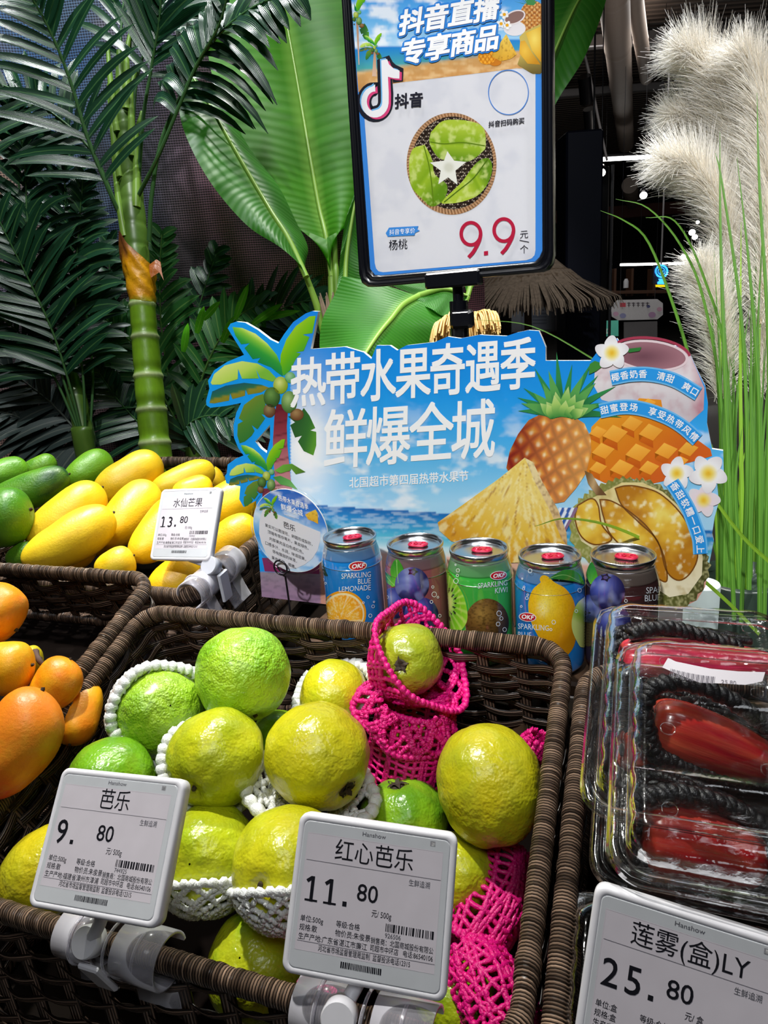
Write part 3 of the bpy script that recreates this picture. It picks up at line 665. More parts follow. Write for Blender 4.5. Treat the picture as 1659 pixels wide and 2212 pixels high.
def rail_clip(at, ax, out, upd, size=1., disc=True, dark=False):
    """clear plastic clip: a hollow half round jaw gripping the rim, a tongue over it and a round ball joint"""
    def f(root, fr, w, h):
        c = np.asarray(at, float); X = unit(ax); Z = unit(np.asarray(upd, float)-X*(upd @ X)); Y = np.cross(Z, X)     # Y = out of the rim
        if Y @ out < 0: Y = -Y
        jaw = lambda a, b, r0, r1, x0, x1: np.stack([np.stack([c+X*x+(Y*math.cos(t)+Z*math.sin(t))*r for t in np.linspace(a, b, 20) for r in (0,)]) for x in (x0, x1)])
        m = MB()
        for x0, x1, r in ((-.046, -.012, .0165), (.006, .042, .0185)):
            t = np.radians(np.linspace(-75, 200, 26))*1.
            ring = lambda rr, x: np.stack([c+X*x*size+(Y*np.cos(a)+Z*np.sin(a))*rr*size for a in t])
            sec = np.stack([ring(r, x0), ring(r, x1), ring(r-.0022, x1), ring(r-.0022, x0)], 1); m.grid(sec, False, True)
            flap = [c+X*x*size+(Y*math.cos(t[0])+Z*math.sin(t[0]))*r*size for x in (x0, x1)]
            dn = unit(-Z+Y*.25)
            q = np.array([[p+dn*L*size+Y*(.004*(L/.03)**2)*size+Y*th for th in (0, .0018)] for L in (0, .01, .02, .027) for p in flap]).reshape(4, 4, 3)[:, [0, 2, 3, 1]]
            m.grid(q, False, True)
        for x in (-.03, .0, .024):                       # rib plates
            t = np.radians(np.linspace(-60, 190, 20)); p = np.stack([c+X*x*size+(Y*np.cos(a)+Z*np.sin(a))*.0172*size for a in t]); m.tube(p, .0012*size, 5)
        m.build('clip_jaw', CLEARC, root)
        m = MB(); q = c-X*.008*size+Y*.016*size
        box(m, Frame(q, X, Z), V(0, -.006, .003)*size, V(.017, .034, .004)*size, .0012); m.build('clip_tongue', CASE if not dark else GREYC, root)
        m = MB(); k = c-X*.012*size+Z*.020*size+Y*.008*size; e1 = fr.x; e2 = fr.y; e3 = fr.z
        a = np.linspace(0, 2*np.pi, 28, endpoint=False); R = lambda r, z: k+(np.cos(a)[:, None]*e1+np.sin(a)[:, None]*e2)*r*size+e3*z*size
        m.loft([R(.008, -.009), R(.0105, -.008), R(.0105, .002), R(.0097, .003)]); m.build('ball_joint', GREYC if dark else CASE, root)
        foot = fr(V(0, -h*.42, -.010)); m = MB(); m.tube(spline([foot, (foot+k)/2-fr.z*.006, k-e3*.004*size], 8), .0045*size, 10); m.build('neck', CASE if not dark else GREYC, root)
    return f
def rows_(unit_, spec, place): return [('单位:'+unit_, .085, .668), ('规格:'+spec, .085, .722), ('生产产地:'+place, .085, .776), ('等级:合格', .31, .668), ('物价员:朱俊景', .31, .722)]
FOOT = '河北省市场监督管理局监制  监督投诉电话12315'
price_tag('white electronic price tag reading 9.80, clipped to the front rim of the guava basket', (-.238, .409, -.292), (.951, -.306, .05), (-.171, -.633, -.755), .1, .0855,
          '芭乐', '9', '80', '元/ 500g', rows_('500g', '散', '福建省漳州市漳浦'), '744925', FOOT, rail_clip(MAIN(V(.185, 0, .001)), BX, -BY, MAIN.z, 1.))
price_tag('white electronic price tag reading 11.80, the larger one before the guavas', (-.068, .359, -.303), (.973, -.216, -.076), (-.177, -.497, -.849), .1, .0908,
          '红心芭乐', '11', '80', '元/ 500g', rows_('500g', '散', '广东省湛江市廉江'), '926506', FOOT, rail_clip(MAIN(V(.372, 0, .001)), BX, -BY, MAIN.z, 1.))
price_tag('white electronic price tag reading 13.80, standing among the yellow mangoes', (-.295, .891, -.216), (.913, -.402, .067), (-.128, -.53, -.838), .097, .0965,
          '水仙芒果', '13', '80', '元/ 500g', rows_('500g', '散', '海南省海口市龙华'), '730940', FOOT,
          rail_clip(MGB(V(.500, .047, .005)), MGB.y, MGB.x, MGB.z, 1.15, dark=True))
price_tag('white electronic price tag reading 25.80, at the boxes of rose apples', (.1004, .298, -.3144), (.917, -.386, -.101), (-.256, -.375, -.891), .1, .0905,
          '莲雾(盒)LY', '25', '80', '元/ 盒', rows_('盒', '盒', '海南省'), '812250', FOOT, rail_clip(RIB(V(.12, 0, .001)), BX, -BY, MAIN.z, 1.), tscale=.98)
# ================================================================ cut-out promotion board
BE, BN = V(.899, -.438, 0), V(-.438, -.899, 0)             # along the board, and its face
BP0 = V(.117, .700, 0)+UP
def face(p0, n, z=0.):
    n = unit(n); return lambda p: on_plane(np.asarray(p)[:, 0], np.asarray(p)[:, 1], p0+n*0, n)+n*z
bd = lambda z: face(BP0, BN, z*.4 if z > 0 else z)
c1 = lambda pts: [(440+x/4.809, 650+y/4.809) for x, y in pts]
c2 = lambda pts: [(1050+x/2.724, 680+y/2.724) for x, y in pts]
LEFT = c1([(1190, 110), (1130, 105), (1060, 130), (930, 220), (840, 340), (775, 440), (690, 400), (560, 300), (430, 225), (340, 215), (280, 235), (250, 285), (320, 400), (420, 560), (250, 630), (110, 720), (45, 830), (60, 910),
           (25, 1040), (30, 1085), (70, 1110), (240, 1090), (390, 1060), (340, 1160), (310, 1290), (315, 1420), (360, 1530), (415, 1605), (330, 1640), (250, 1700), (240, 1790), (220, 1820), (235, 1895), (380, 1925),
           (370, 2060), (415, 2140), (545, 2075)])
BOT = [(558, 1180), (565.5, 1289), (687, 1303), (900, 1330), (1100, 1352), (1300, 1345)]
RIGHT = c2([(1010, 1690), (1150, 1725), (1240, 1680), (1290, 1600), (1310, 1480), (1340, 1330), (1330, 1290), (1345, 1190), (1370, 1100), (1360, 1000), (1400, 950), (1395, 800), (1330, 790), (1300, 640), (1305, 520), (1290, 420), (1245, 330),
            (1200, 230), (1150, 185), (1040, 178), (915, 190), (835, 200), (800, 190), (770, 138), (720, 165), (660, 210), (615, 270), (350, 270), (350, 190), (330, 140), (310, 95), (250, 90), (180, 105), (120, 125), (0, 120)])
TOP = [(1036, 723), (995, 731), (967, 727), (939, 739), (878, 746), (858, 757), (842, 746), (814, 746), (802, 775), (785, 761), (745, 749), (671, 754)]
OUT = LEFT+BOT+RIGHT+TOP
HOLE = c1([(690, 1285), (600, 1390), (535, 1460), (590, 1530), (655, 1580), (690, 1440)])
bc = bd(0.)(np.array([(1000, 1340)]))[0]
board = thing('promotion_board', 'blue cut-out foam board printed with palms, tropical fruit and white writing, behind the cans', 'sign', V(bc[0], bc[1], .994))
FOAM = plain('white_foam_board_edge', '#e4e4e2', .6)
m = MB(); th = .005
ou = np.array(OUT); ho = np.array(HOLE)
patch(m, ou, bd(-th), hexc('#dddddd'), 12, holes=(ho,)); patch(m, ou, bd(0), hexc('#dddddd'), 12, holes=(ho,))
for lp in (ou, ho):
    lp = np.concatenate([lp, lp[:1]]); q = np.stack([bd(0)(lp), bd(-th)(lp)], 1); m.grid(q, smooth=False)
m.build('foam_panel', FOAM, board)
def bg(x, y):
    sea = 1094+.062*(x-725)
    c = lerpc([(0, '#0a86e4'), (.35, '#1c9bee'), (.7, '#56b9f2'), (1, '#a9dcf7')], (y-730)/360)
    n = pnoise(x, y*1.8, .012, 3, 4); n2 = pnoise(x, y*2.2, .03, 5, 3)
    c = blend(c, hexc('#f4fafd'), np.clip((n*.9+n2*.35-.05)*1.5, 0, .8)*np.clip((y-850)/150, 0, 1))
    c = blend(c, hexc('#ffffff'), 1.05*np.exp(-((x-662)/62)**2-((y-965)/120)**2))
    s = lerpc([(0, '#1668b2'), (.25, '#2a8fcb'), (.6, '#5cc0d6'), (.85, '#c9e8ea'), (1, '#eedccb')], (y-sea)/95)
    s = blend(s, hexc('#e4f6fa'), np.clip(pnoise(x*.6, y*3, .05, 9, 3)*1.2, 0, .35))
    c = blend(c, s[..., :], ((y > sea) & (x > 600)).astype(float)) if True else c
    sand = lerpc([(0, '#e9b9a0'), (1, '#d99a86')], (y-1190)/120); c = blend(c, sand, np.clip((y-1185-.06*(x-725))/6, 0, 1))
    g = lerpc([(0, '#9c8f9c'), (.4, '#a48aa0'), (1, '#a986a6')], (y-1235)/60); g = blend(g, hexc('#5f5867'), np.clip(pnoise(x, y*2.5, .06, 4, 3), 0, .35))
    c = blend(c, hexc('#149bf0'), ((x < 628-.0*(y-900)) & (y < 1236)).astype(float)); c = blend(c, g, ((x < 692) & (y > 1236)).astype(float))
    return c
m = MB(); ins = ou.copy(); patch(m, ins, bd(.0003), bg, 3.6, holes=(ho,)); m.build('sky_and_sea_print', PRINT, board)
def palm(fn, T, mb, light=1.):
    g = lambda pts: [T(x, y) for x, y in pts]
    def leaf(pts, stops, a, b, z): patch(mb, g(pts), fn(z), grad(stops, T(*a), T(*b)), 5)
    leaf([(60, 1060), (90, 940), (230, 880), (420, 850), (600, 870), (680, 900), (600, 950), (460, 975), (435, 920), (430, 985), (300, 1020), (275, 960), (265, 1035), (110, 1065)], [(0, '#19506a'), (.5, '#2c6f4a'), (.55, '#8f8526'), (1, '#6f7a2a')], (300, 840), (360, 1060), .0006)
    leaf([(620, 965), (540, 990), (420, 1080), (365, 1220), (410, 1250), (355, 1280), (350, 1400), (375, 1480), (430, 1460), (500, 1400), (530, 1350), (500, 1290), (560, 1335), (640, 1220), (600, 1175), (650, 1190), (640, 1050)], [(0, '#7b8a2e'), (.5, '#4f8330'), (1, '#2f7431')], (380, 1050), (600, 1350), .0007)
    leaf([(875, 1200), (950, 1260), (900, 1290), (950, 1420), (1020, 1400), (980, 1460), (1040, 1560), (1140, 1605), (1170, 1500), (1170, 1360), (1110, 1345), (1160, 1320), (1100, 1190), (1040, 1110), (1000, 1180)], [(0, '#2a5a2c'), (.6, '#336e2d'), (1, '#5b9a2e')], (930, 1350), (1170, 1400), .0006)
    leaf([(300, 270), (400, 280), (540, 340), (660, 440), (760, 560), (810, 680), (825, 785), (760, 740), (700, 690), (560, 635), (590, 590), (510, 605), (425, 490), (480, 440), (390, 450), (330, 360)], [(0, '#0e7a48'), (.55, '#2f9a38'), (.85, '#8cc83c'), (1, '#d9ec7a')], (500, 640), (640, 420), .0008)
    leaf([(1165, 155), (1100, 160), (960, 260), (860, 400), (800, 560), (795, 680), (830, 780), (900, 720), (960, 600), (1010, 545), (960, 535), (1040, 520), (1100, 375), (1030, 350), (1130, 335)], [(0, '#a4cf2a'), (.5, '#76bb12'), (1, '#3f9f2a')], (860, 330), (1080, 520), .0007)
    leaf([(75, 850), (110, 760), (220, 670), (400, 625), (560, 650), (680, 720), (755, 800), (720, 840), (640, 815), (590, 800), (545, 710), (575, 805), (400, 808), (360, 705), (355, 812), (180, 868), (90, 870)], [(0, '#d3e37a'), (.6, '#b4d555'), (1, '#79b83a')], (300, 640), (420, 850), .0009)
    for a_, b_ in (((300, 275), (825, 785)),):
        pass
    for cx, cy, rx, ry, ca, cb in ((685, 1140, 62, 72, '#9a8a5a', '#5b3b26'), (970, 1180, 70, 62, '#a88a5a', '#6a4226'), (900, 795, 55, 58, '#a8d0a0', '#4f9a5a'), (710, 1000, 86, 106, '#6f9a4a', '#2c4f22'), (890, 1050, 82, 115, '#a9c87c', '#3f6a30'), (800, 875, 76, 90, '#dbe38a', '#7f9a1e')):
        o = T(cx, cy); s = abs(T(cx+100, cy)[0]-o[0])/100
        patch(mb, ell(o[0], o[1], rx*s, ry*s), fn(.0011), shade(ca, cb, o[0]-rx*s*.15, o[1]-ry*s*.3, rx*s*1.2, ry*s*1.2), 4)
m = MB()
trunk = c1([(760, 1070), (870, 1080), (875, 1150), (865, 1300), (870, 1500), (890, 1700), (905, 1850), (960, 2250), (700, 2250), (740, 1850), (720, 1550), (720, 1450), (735, 1200), (745, 1130)])
def trunkc(x, y):
    c = lerpc([(0, '#6a1c26'), (.25, '#8a3440'), (.5, '#b46c72'), (.8, '#cf9096'), (1, '#b5667a')], (y-872)/230)
    return blend(c, hexc('#5a1c2a'), np.clip(1-np.abs(((y-872+.25*(x-605))/27) % 1-.5)*9, 0, .8))
patch(m, trunk, bd(.0004), trunkc, 4)
patch(m, [(566, 1205), (690, 1205), (690, 1240), (572, 1234)], bd(.0004), hexc('#8a2f62'), 8)
palm(bd, lambda x, y: (440+x/4.809, 650+y/4.809), m); m.build('large_palm_print', PRINT, board)
m = MB(); patch(m, [(567, 1055), (582, 1055), (590, 1090), (598, 1150), (566, 1150)], bd(.0005), hexc('#7b2f45'), 5)
palm(lambda z: bd(z+.0008), lambda x, y: (440+(655+(x-800)*.53)/4.809, 650+(1830+(y-900)*.53)/4.809), m)
patch(m, c1([(740, 1760), (830, 1700), (920, 1690), (1060, 1775), (960, 1800), (910, 1740), (905, 1760), (800, 1790)]), bd(.0016), grad([(0, '#6fb83e'), (1, '#4f7a26')], (600, 1000), (655, 1025)), 4)
patch(m, c1([(720, 1830), (800, 1815), (900, 1860), (980, 1960), (900, 1930), (800, 1905)]), bd(.0016), grad([(0, '#3f8a3c'), (1, '#7fc06a')], (590, 1030), (640, 1060)), 4); m.build('small_palm_print', PRINT, board)
# --- writing on the board
WHITE = hexc('#fbfbfb')
m = MB()
for i, ch in enumerate('热带水果奇遇季'):
    o = V(629, 870)+i*V(75.5, -6.2); write(m, ch, bd(.0012), o, V(80, -6.5), V(1, -118 if i else -112), .018, col=WHITE)
for i, ch in enumerate('鲜爆全城'):
    o = V(700, 1001)+i*V(92, -6.5); write(m, ch, bd(.0012), o, V(99, -7), V(3, -136), .013, col=WHITE)
write(m, '北国超市第四届热带水果节', bd(.0012), (755, 1052), V(21.4, -1.25), V(0, -25), .012, col=WHITE, fit=12.)
m.build('board_lettering', PRINT, board)
# --- printed fruit
m = MB()
co = c2([(730, 215), (900, 188), (1040, 178), (1150, 190), (1200, 232), (1243, 332), (1285, 430), (1280, 560), (1190, 640), (900, 560), (680, 500), (635, 420), (640, 330), (700, 290)])
def cococ(x, y):
    c = lerpc([(0, '#c77f8c'), (.15, '#e7d5da'), (.5, '#e9e2e4'), (1, '#cfc4c9')], (y-750)/150); return blend(c, hexc('#b7677a'), np.clip((x-1490)/40, 0, .6)+np.clip(pnoise(x, y, .04, 2)*.5, 0, .3))
patch(m, co, bd(.0005), cococ, 5)
patch(m, ell(1405, 768, 78, 30, rot=.10), bd(.0007), shade('#6f4652', '#a3727c', 1390, 770, 80, 30), 5); stroke(m, ell(1405, 768, 79, 31, 40, .10), 5, bd(.0008), hexc('#e8d2d6'), True); stroke(m, ell(1405, 766, 86, 36, 40, .10)[18:42], 6, bd(.00075), hexc('#a63850'))
m.build('coconut_print', PRINT, board)
m = MB()
mg = c2([(620, 660), (680, 600), (780, 590), (860, 560), (900, 490), (1030, 500), (1040, 560), (1000, 610), (1150, 690), (1250, 740), (1320, 790), (1330, 830), (1230, 860), (1110, 890), (1080, 970), (950, 1000), (850, 960), (700, 990), (600, 940), (575, 870), (610, 770)])
patch(m, mg, bd(.0009), grad([(0, '#f3a62a'), (.5, '#e2821a'), (1, '#d9631e')], (1300, 890), (1400, 1040)), 6)
rg = np.random.default_rng(5)
for (x, y, s) in ((760, 700, 1.), (860, 640, .85), (970, 690, .95), (690, 800, .9), (895, 810, 1.), (1060, 800, .9), (800, 900, .95), (960, 900, .8), (660, 690, .7), (1190, 790, .8), (660, 900, .7), (960, 520, .55), (1150, 860, .55)):
    a, b = V(88, 40)*s, V(-62, 66)*s; o = V(x, y); top = [o-a*.5-b*.5, o+a*.5-b*.5, o+a*.5+b*.5, o-a*.5+b*.5]
    dn = V(2, 46)*s
    patch(m, c2([top[3], top[2], top[2]+dn, top[3]+dn*.9]), bd(.0011), grad([(0, '#e07a14'), (1, '#c95a12')], (0, 680+y/2.724), (0, 680+(y+80)/2.724)), 6)
    patch(m, c2([top[0], top[3], top[3]+dn*.9, top[0]+dn*.8]), bd(.0011), hexc('#ee9422'), 6)
    patch(m, c2(top), bd(.0013), grad([(0, '#ffbf4a'), (1, '#f0982a')], c2([top[0]])[0], c2([top[2]])[0]), 6)
m.build('cubed_mango_print', PRINT, board)
m = MB()
pb = c2([(400, 575), (330, 580), (250, 620), (190, 700), (140, 800), (120, 900), (180, 1010), (300, 1100), (400, 1110), (460, 1100), (530, 1020), (590, 930), (620, 800), (615, 720), (580, 640), (520, 600), (460, 585)])
def pinec(x, y):
    u, v = x-1180, y-960; a = math.radians(14); p, q = u*math.cos(a)+v*math.sin(a), -u*math.sin(a)+v*math.cos(a)
    q = q-.0012*p*p; nz_ = pnoise(x, y, .022, 4, 2); p = p+5*nz_; q = q+5*pnoise(x, y, .025, 8, 2); s, t_ = (p/37+q/44), (p/37-q/44); fs, ft = (s % 1)-.5, (t_ % 1)-.5
    e = np.minimum(.5-np.abs(fs), .5-np.abs(ft)); hs = np.sin(np.floor(s)*12.9+np.floor(t_)*78.2)*43758.5; hs = hs-np.floor(hs)
    c = lerpc([(0, '#8a1e12'), (.12, '#b5421c'), (.3, '#e0862a'), (.5, '#f6cf7e')], e+.10*(hs-.5)); c = blend(c, hexc('#fff3d6'), np.clip(1-np.hypot(fs-.06, ft+.08)*5, 0, .85)); c = blend(c, hexc('#f6c46a'), np.clip(.45*((x-1100)/150), 0, .45))
    return blend(c, hexc('#7a1216'), np.clip(.75-(x-1100)/110, 0, .55))
patch(m, pb, bd(.0015), pinec, 2.6)
rg = np.random.default_rng(8); cr = V(455, 590)
L = []
for k, (n, ln, wd, sp) in enumerate(((11, 330, 30, 1.25), (9, 250, 44, 1.05), (7, 165, 52, .9), (5, 105, 48, .7))):
    for i in range(n):
        a = -math.pi/2+.12+(i/(n-1)-.5)*2*sp+rg.normal()*.06; l = ln*(1-.25*abs(i/(n-1)-.5))*(1+.15*rg.normal()); d = V(math.cos(a), math.sin(a)); p = V(-d[1], d[0]); b = cr+V((i/(n-1)-.5)*120, -15*k*0)-d*10
        bend = V(.0, .22)*l*abs(math.cos(a)); tip = b+d*l+bend
        q = spline([b-p*wd*.5, b+d*l*.45-p*wd*.62+bend*.2, tip], 9)
        q2 = spline([tip, b+d*l*.45+p*wd*.62+bend*.2, b+p*wd*.5], 9); c = [('#2f8a4a', '#0f4a2c'), ('#5aa552', '#1c6236'), ('#7fbb58', '#2c7a3c'), ('#a9cf6a', '#3f8a3c')][k]
        patch(m, c2(np.r_[q, q2[1:]]), bd(.0017+.00018*k+.00001*i), grad([(0, c[1]), (.6, c[0]), (1, '#c4d98a' if k > 1 else c[0])], c2([b])[0], c2([tip])[0]), 6)
m.build('pineapple_print', PRINT, board)
m = MB()
hus = c2([(590, 1060), (640, 1020), (720, 985), (800, 960), (880, 970), (950, 975), (1060, 1030), (1150, 1120), (1230, 1250), (1290, 1400), (1310, 1500), (1250, 1640), (1150, 1715), (1000, 1690), (600, 1450), (500, 1300), (530, 1120)])
q = spline(hus+[hus[0]], 200)[:-1]; nr = np.c_[np.gradient(q[:, 1]), -np.gradient(q[:, 0])]; nr = unit(nr); q = q+nr*(np.abs((np.arange(199) % 6)-3)/3*7-2)[:, None]
patch(m, q, bd(.0018), lambda x, y: blend(lerpc([(0, '#9a9a4a'), (.5, '#6f7434'), (1, '#4a4a22')], (x-1230)/300), hexc('#c9c58a'), np.clip(pnoise(x, y, .22, 1, 2)*1.6, 0, .7)), 4)
inn = c2([(560, 1110), (680, 1050), (800, 985), (920, 985), (1040, 1040), (1140, 1130), (1220, 1270), (1275, 1420), (1270, 1530), (1190, 1640), (1080, 1660), (800, 1480), (560, 1330), (520, 1220)])
patch(m, inn, bd(.0020), lambda x, y: blend(lerpc([(0, '#e6d594'), (1, '#f0e6c4')], (y-1050)/230), hexc('#b79a4a'), np.clip(pnoise(x, y, .05, 6, 3), 0, .5)), 5)
for pts, lo in (([(760, 1020), (820, 1005), (900, 1010), (1020, 1050), (1140, 1160), (1220, 1300), (1245, 1420), (1200, 1520), (1130, 1560), (1060, 1500), (1010, 1330), (900, 1220), (800, 1120)], (1440, 1110)),
                ([(670, 1085), (740, 1095), (850, 1160), (960, 1260), (1040, 1400), (1065, 1560), (1000, 1540), (900, 1450), (740, 1300), (690, 1180)], (1360, 1160)),
                ([(540, 1120), (620, 1080), (660, 1120), (680, 1230), (740, 1320), (640, 1350), (560, 1300), (525, 1200)], (1270, 1120))):
    s = spline(c2(pts+[pts[0]]), 70)[:-1]
    patch(m, s, bd(.0022), (lambda lo: lambda x, y: blend(lerpc([(0, '#f3dc6a'), (.4, '#e8b93a'), (1, '#b97a1a')], np.hypot((x-lo[0])/80, (y-lo[1])/95)+.35*pnoise(x, y, .03, 3, 3)), hexc('#fbf3c0'), np.clip(pnoise(x+y*.6, y-x*.6, .05, 7, 2)*2.4-.5, 0, .75)))(lo), 3.5)
    stroke(m, s, 3, bd(.0023), hexc('#7a4a14'), True)
patch(m, c2([(580, 915), (625, 935), (660, 1000), (710, 1060), (650, 1060), (600, 990)]), bd(.0024), grad([(0, '#7a5a32'), (.5, '#c9a878'), (1, '#6a4a2a')], (1265, 1040), (1300, 1050)), 4); m.build('durian_print', PRINT, board)
m = MB()
wd = [(1134, 988), (1152, 998), (1172, 1040), (1206, 1100), (1224, 1150), (1226, 1180), (1190, 1213), (1100, 1215), (1040, 1190), (975, 1168), (950, 1146), (946, 1128), (1000, 1090), (1080, 1032)]
def wedc(x, y):
    a = np.arctan2(x-1136, y-980); r = np.hypot(x-1136, y-980); n = pnoise(a*60, r*.12, .35, 4, 3)
    c = lerpc([(0, '#f0cf5e'), (.4, '#f3d877'), (.8, '#e9b93c'), (1, '#d99a2a')], r/230); c = blend(c, hexc('#fbeeb0'), np.clip(n*1.5, 0, .6)); return blend(c, hexc('#a8641a'), np.clip(pnoise(a*40, r*.05, .5, 9, 2)*2.2-.9, 0, .75))
patch(m, wd, bd(.0026), wedc, 3.5); patch(m, [(1134, 988), (1152, 998), (1172, 1040), (1206, 1100), (1224, 1150), (1226, 1180), (1212, 1160), (1190, 1105), (1158, 1045)], bd(.0027), lambda x, y: blend(lerpc([(0, '#f3e2a8'), (1, '#d7b07a')], (y-990)/180), hexc('#8a5a32'), np.clip(pnoise(x, y, .12, 2, 2)*1.6, 0, .6)), 3.5)
m.build('pineapple_wedge_print', PRINT, board)
m = MB()
def flower(cx, cy, r, rot, cw='#fafafa', z=.0028):
    for k in range(5):
        a = rot+k*1.2566; d, p = V(math.cos(a), math.sin(a)), V(-math.sin(a), math.cos(a)); b = V(cx, cy)
        s = spline([b-p*r*.08, b+d*r*.5-p*r*.42, b+d*r*.95-p*r*.15, b+d*r*.98+p*r*.18, b+d*r*.5+p*r*.36, b+p*r*.08], 22)
        patch(m, s, bd(z+.00004*k), (lambda b: lambda x, y: lerpc([(0, '#f2b81c'), (.22, '#f7dd6a'), (.5, cw), (1, '#e6e2e6')], np.hypot(x-b[0], y-b[1])/r))(b), 3.5)
patch(m, c2([(610, 290), (640, 270), (700, 290), (650, 330), (605, 350)]), bd(.0026), hexc('#3f8a35'), 6); patch(m, c2([(830, 200), (915, 190), (905, 212), (840, 222)]), bd(.0026), hexc('#2f7a35'), 6)
flower(1322, 762, 37, -1.6); m.build('flower_print', PRINT, board); m = MB()
flower(1462, 1022, 36, 2.3, z=.0026); flower(1530, 1022, 42, .3); flower(1520, 1080, 36, 1.2, '#efdfe4', z=.0025)
patch(m, c2([(1100, 845), (1150, 870), (1170, 900), (1120, 880)]), bd(.0025), hexc('#2c6a2e'), 5); m.build('flower_print', PRINT, board)
m = MB()
for s, pts, sz in (('椰香奶香 清甜 爽口', [(735, 372), (860, 350), (980, 352), (1110, 385), (1250, 465)], 19), ('甜蜜登场 享受热带风情', [(670, 565), (800, 542), (920, 552), (1060, 600), (1160, 660), (1245, 735)], 19), ('香甜软糯一口爱上', [(1095, 985), (1150, 1070), (1195, 1150), (1230, 1240), (1255, 1320), (1262, 1405)], 19)):
    q = spline(c2(pts), 40); stroke(m, q, 25, bd(.0030), hexc('#2a9bea')); stroke(m, q, 32, bd(.00295), hexc('#6fbdf0')); write_along(m, s, q, sz, bd(.0032), WHITE, .015, .98)
m.build('ribbon_lettering', PRINT, board)
m = MB(); st = [(1200, 1095), (1240, 1095), (1218, 1140), (1205, 1125)]
patch(m, [(1206, 1096), (1242, 1096), (1222, 1142), (1212, 1128)], bd(.00235), lambda x, y: lerpc([(0, '#2f5aa8'), (.49, '#2f5aa8'), (.5, '#e8eef5'), (1, '#e8eef5')], ((x+y*.4)/14) % 1), 2.5); stroke(m, [(1246, 1096), (1218, 1150)], 6, bd(.0025), hexc('#8a6a8a')); m.build('striped_chair_print', PRINT, board)

# ================================================================ starfruit price poster on its stand
PE, PN = BE, BN
PP0 = V(.117, .700, 0)+UP-BN*.085
po = lambda z: face(PP0, PN, z)
pq = lambda z: face(PP0, PN, .0004+z*.3)
p1 = lambda pts: [(740+x/3.456, y/3.456) for x, y in pts]
p2 = lambda pts: [(740+x/6.9125, y/6.9125) for x, y in pts]
p3 = lambda pts: [(980+x/6.9125, y/6.9125) for x, y in pts]
FRO = [(737, -48), (1192, -72), (1196, 560), (1188, 580), (1176, 587), (800, 621), (786, 616), (778, 600)]
FRI = [(757, -30), (1169, -52), (1172, 545), (1160, 565), (812, 596), (800, 582)]
FBLK = plain('black_plastic', '#0b0c12', .28, Coat_Weight=.3)
foot = po(0)(np.array([(985, 640)]))[0]
stand = thing('poster_stand', 'tall black poster stand showing the 9.9 starfruit offer', 'sign stand', V(foot[0], foot[1], .0))
m = MB()
def rs(poly, n=96):
    p = np.array(poly+[poly[0]], float); L = np.r_[0, np.cumsum(np.linalg.norm(np.diff(p, axis=0), axis=1))]; u = np.linspace(0, L[-1], n, endpoint=False); return np.c_[np.interp(u, L, p[:, 0]), np.interp(u, L, p[:, 1])]
ang = lambda p: np.arctan2(p[:, 1]-270, p[:, 0]-975)
def byang(poly, n=160):
    q = rs(poly, 1600); t = ang(q); w_ = np.linspace(-np.pi, np.pi, n, endpoint=False); i = [int(np.argmin(np.abs(np.angle(np.exp(1j*(t-x)))))) for x in w_]; return q[i]
A_, I_ = byang(FRO), byang(FRI)
lp = lambda f: A_*(1-f)+I_*f
m.loft([po(-.012)(lp(0)), po(.002)(lp(0)), po(.0045)(lp(.1)), po(.0045)(lp(.38)), po(.003)(lp(.46)), po(.003)(lp(.62)), po(.0042)(lp(.7)), po(.0042)(lp(.86)), po(.0012)(lp(1)), po(.0005)(lp(1.02))], True, False); m.build('poster_frame', FBLK, stand)
m = MB(); patch(m, FRI, pq(.0006), hexc('#3f8ae0'), 20)
patch(m, [(784, 200), (793, 188), (870, 176), (1055, 154), (1157, 140), (1157, 540), (1155, 551), (1149, 558), (1138, 562), (828, 588), (818, 586), (813, 580), (810, 568)], pq(.0008), lambda x, y: blend(np.broadcast_to(hexc('#dcdce2'), x.shape+(4,)).copy(), hexc('#c9cbd6'), np.clip(pnoise(x, y, .02, 5, 3), 0, .5)), 8)
def beach(x, y):
    c = lerpc([(0, '#2f86da'), (.5, '#5fb0ea'), (1, '#bcdcf2')], (y+40)/150); c = blend(c, hexc('#f2f6fa'), np.clip(pnoise(x, y*2, .02, 8, 4)*2.0-.1, 0, .85))
    sea = 100-.06*(x-850); c = blend(c, lerpc([(0, '#1f7fd0'), (1, '#4fa8a8')], (y-sea)/45), ((y > sea)).astype(float)); sd = 140-.13*(x-870)
    return blend(c, blend(lerpc([(0, '#d9a868'), (1, '#c98f50')], (y-sd)/50), hexc('#f0cf9a'), np.clip(pnoise(x, y*3, .04, 2, 3)*1.5, 0, .6)), np.clip((y-sd)/6, 0, 1))
patch(m, [(757, -30), (1169, -52), (1171, 150), (1116, 148), (1055, 156), (870, 178), (793, 190), (775, 200)], pq(.0010), beach, 5)
for T in ((lambda x, y: (742+(170+(x-760)*.52)/6.9, (240+(y-900)*.52)/6.9)), (lambda x, y: (740+(480+(x-800)*.30)/6.9, (720+(y-900)*.30)/6.9))):
    q = T(770, 1080), T(870, 1080), T(900, 2300), T(680, 2300); patch(m, [(max(a[0], 768+max(0, a[1]-20)*.06), a[1]) for a in q], pq(.0012), grad([(0, '#b98a6a'), (1, '#d9b8a0')], q[0], q[3]), 5)
    mb2 = MB(); palm(lambda z: pq(z*.5+.0012), lambda x, y, T=T: (max(T(x, y)[0], 766), T(x, y)[1]), mb2)
    for a in ('v', 'uv', 'col'): getattr(m, a).extend(getattr(mb2, a))
    m.f.extend([(f+m.n, i, s) for f, i, s in mb2.f]); m.n += mb2.n
m.build('poster_sheet', GLOSSY_PRINT, stand)
m = MB()                                            # fruit group in the upper right corner
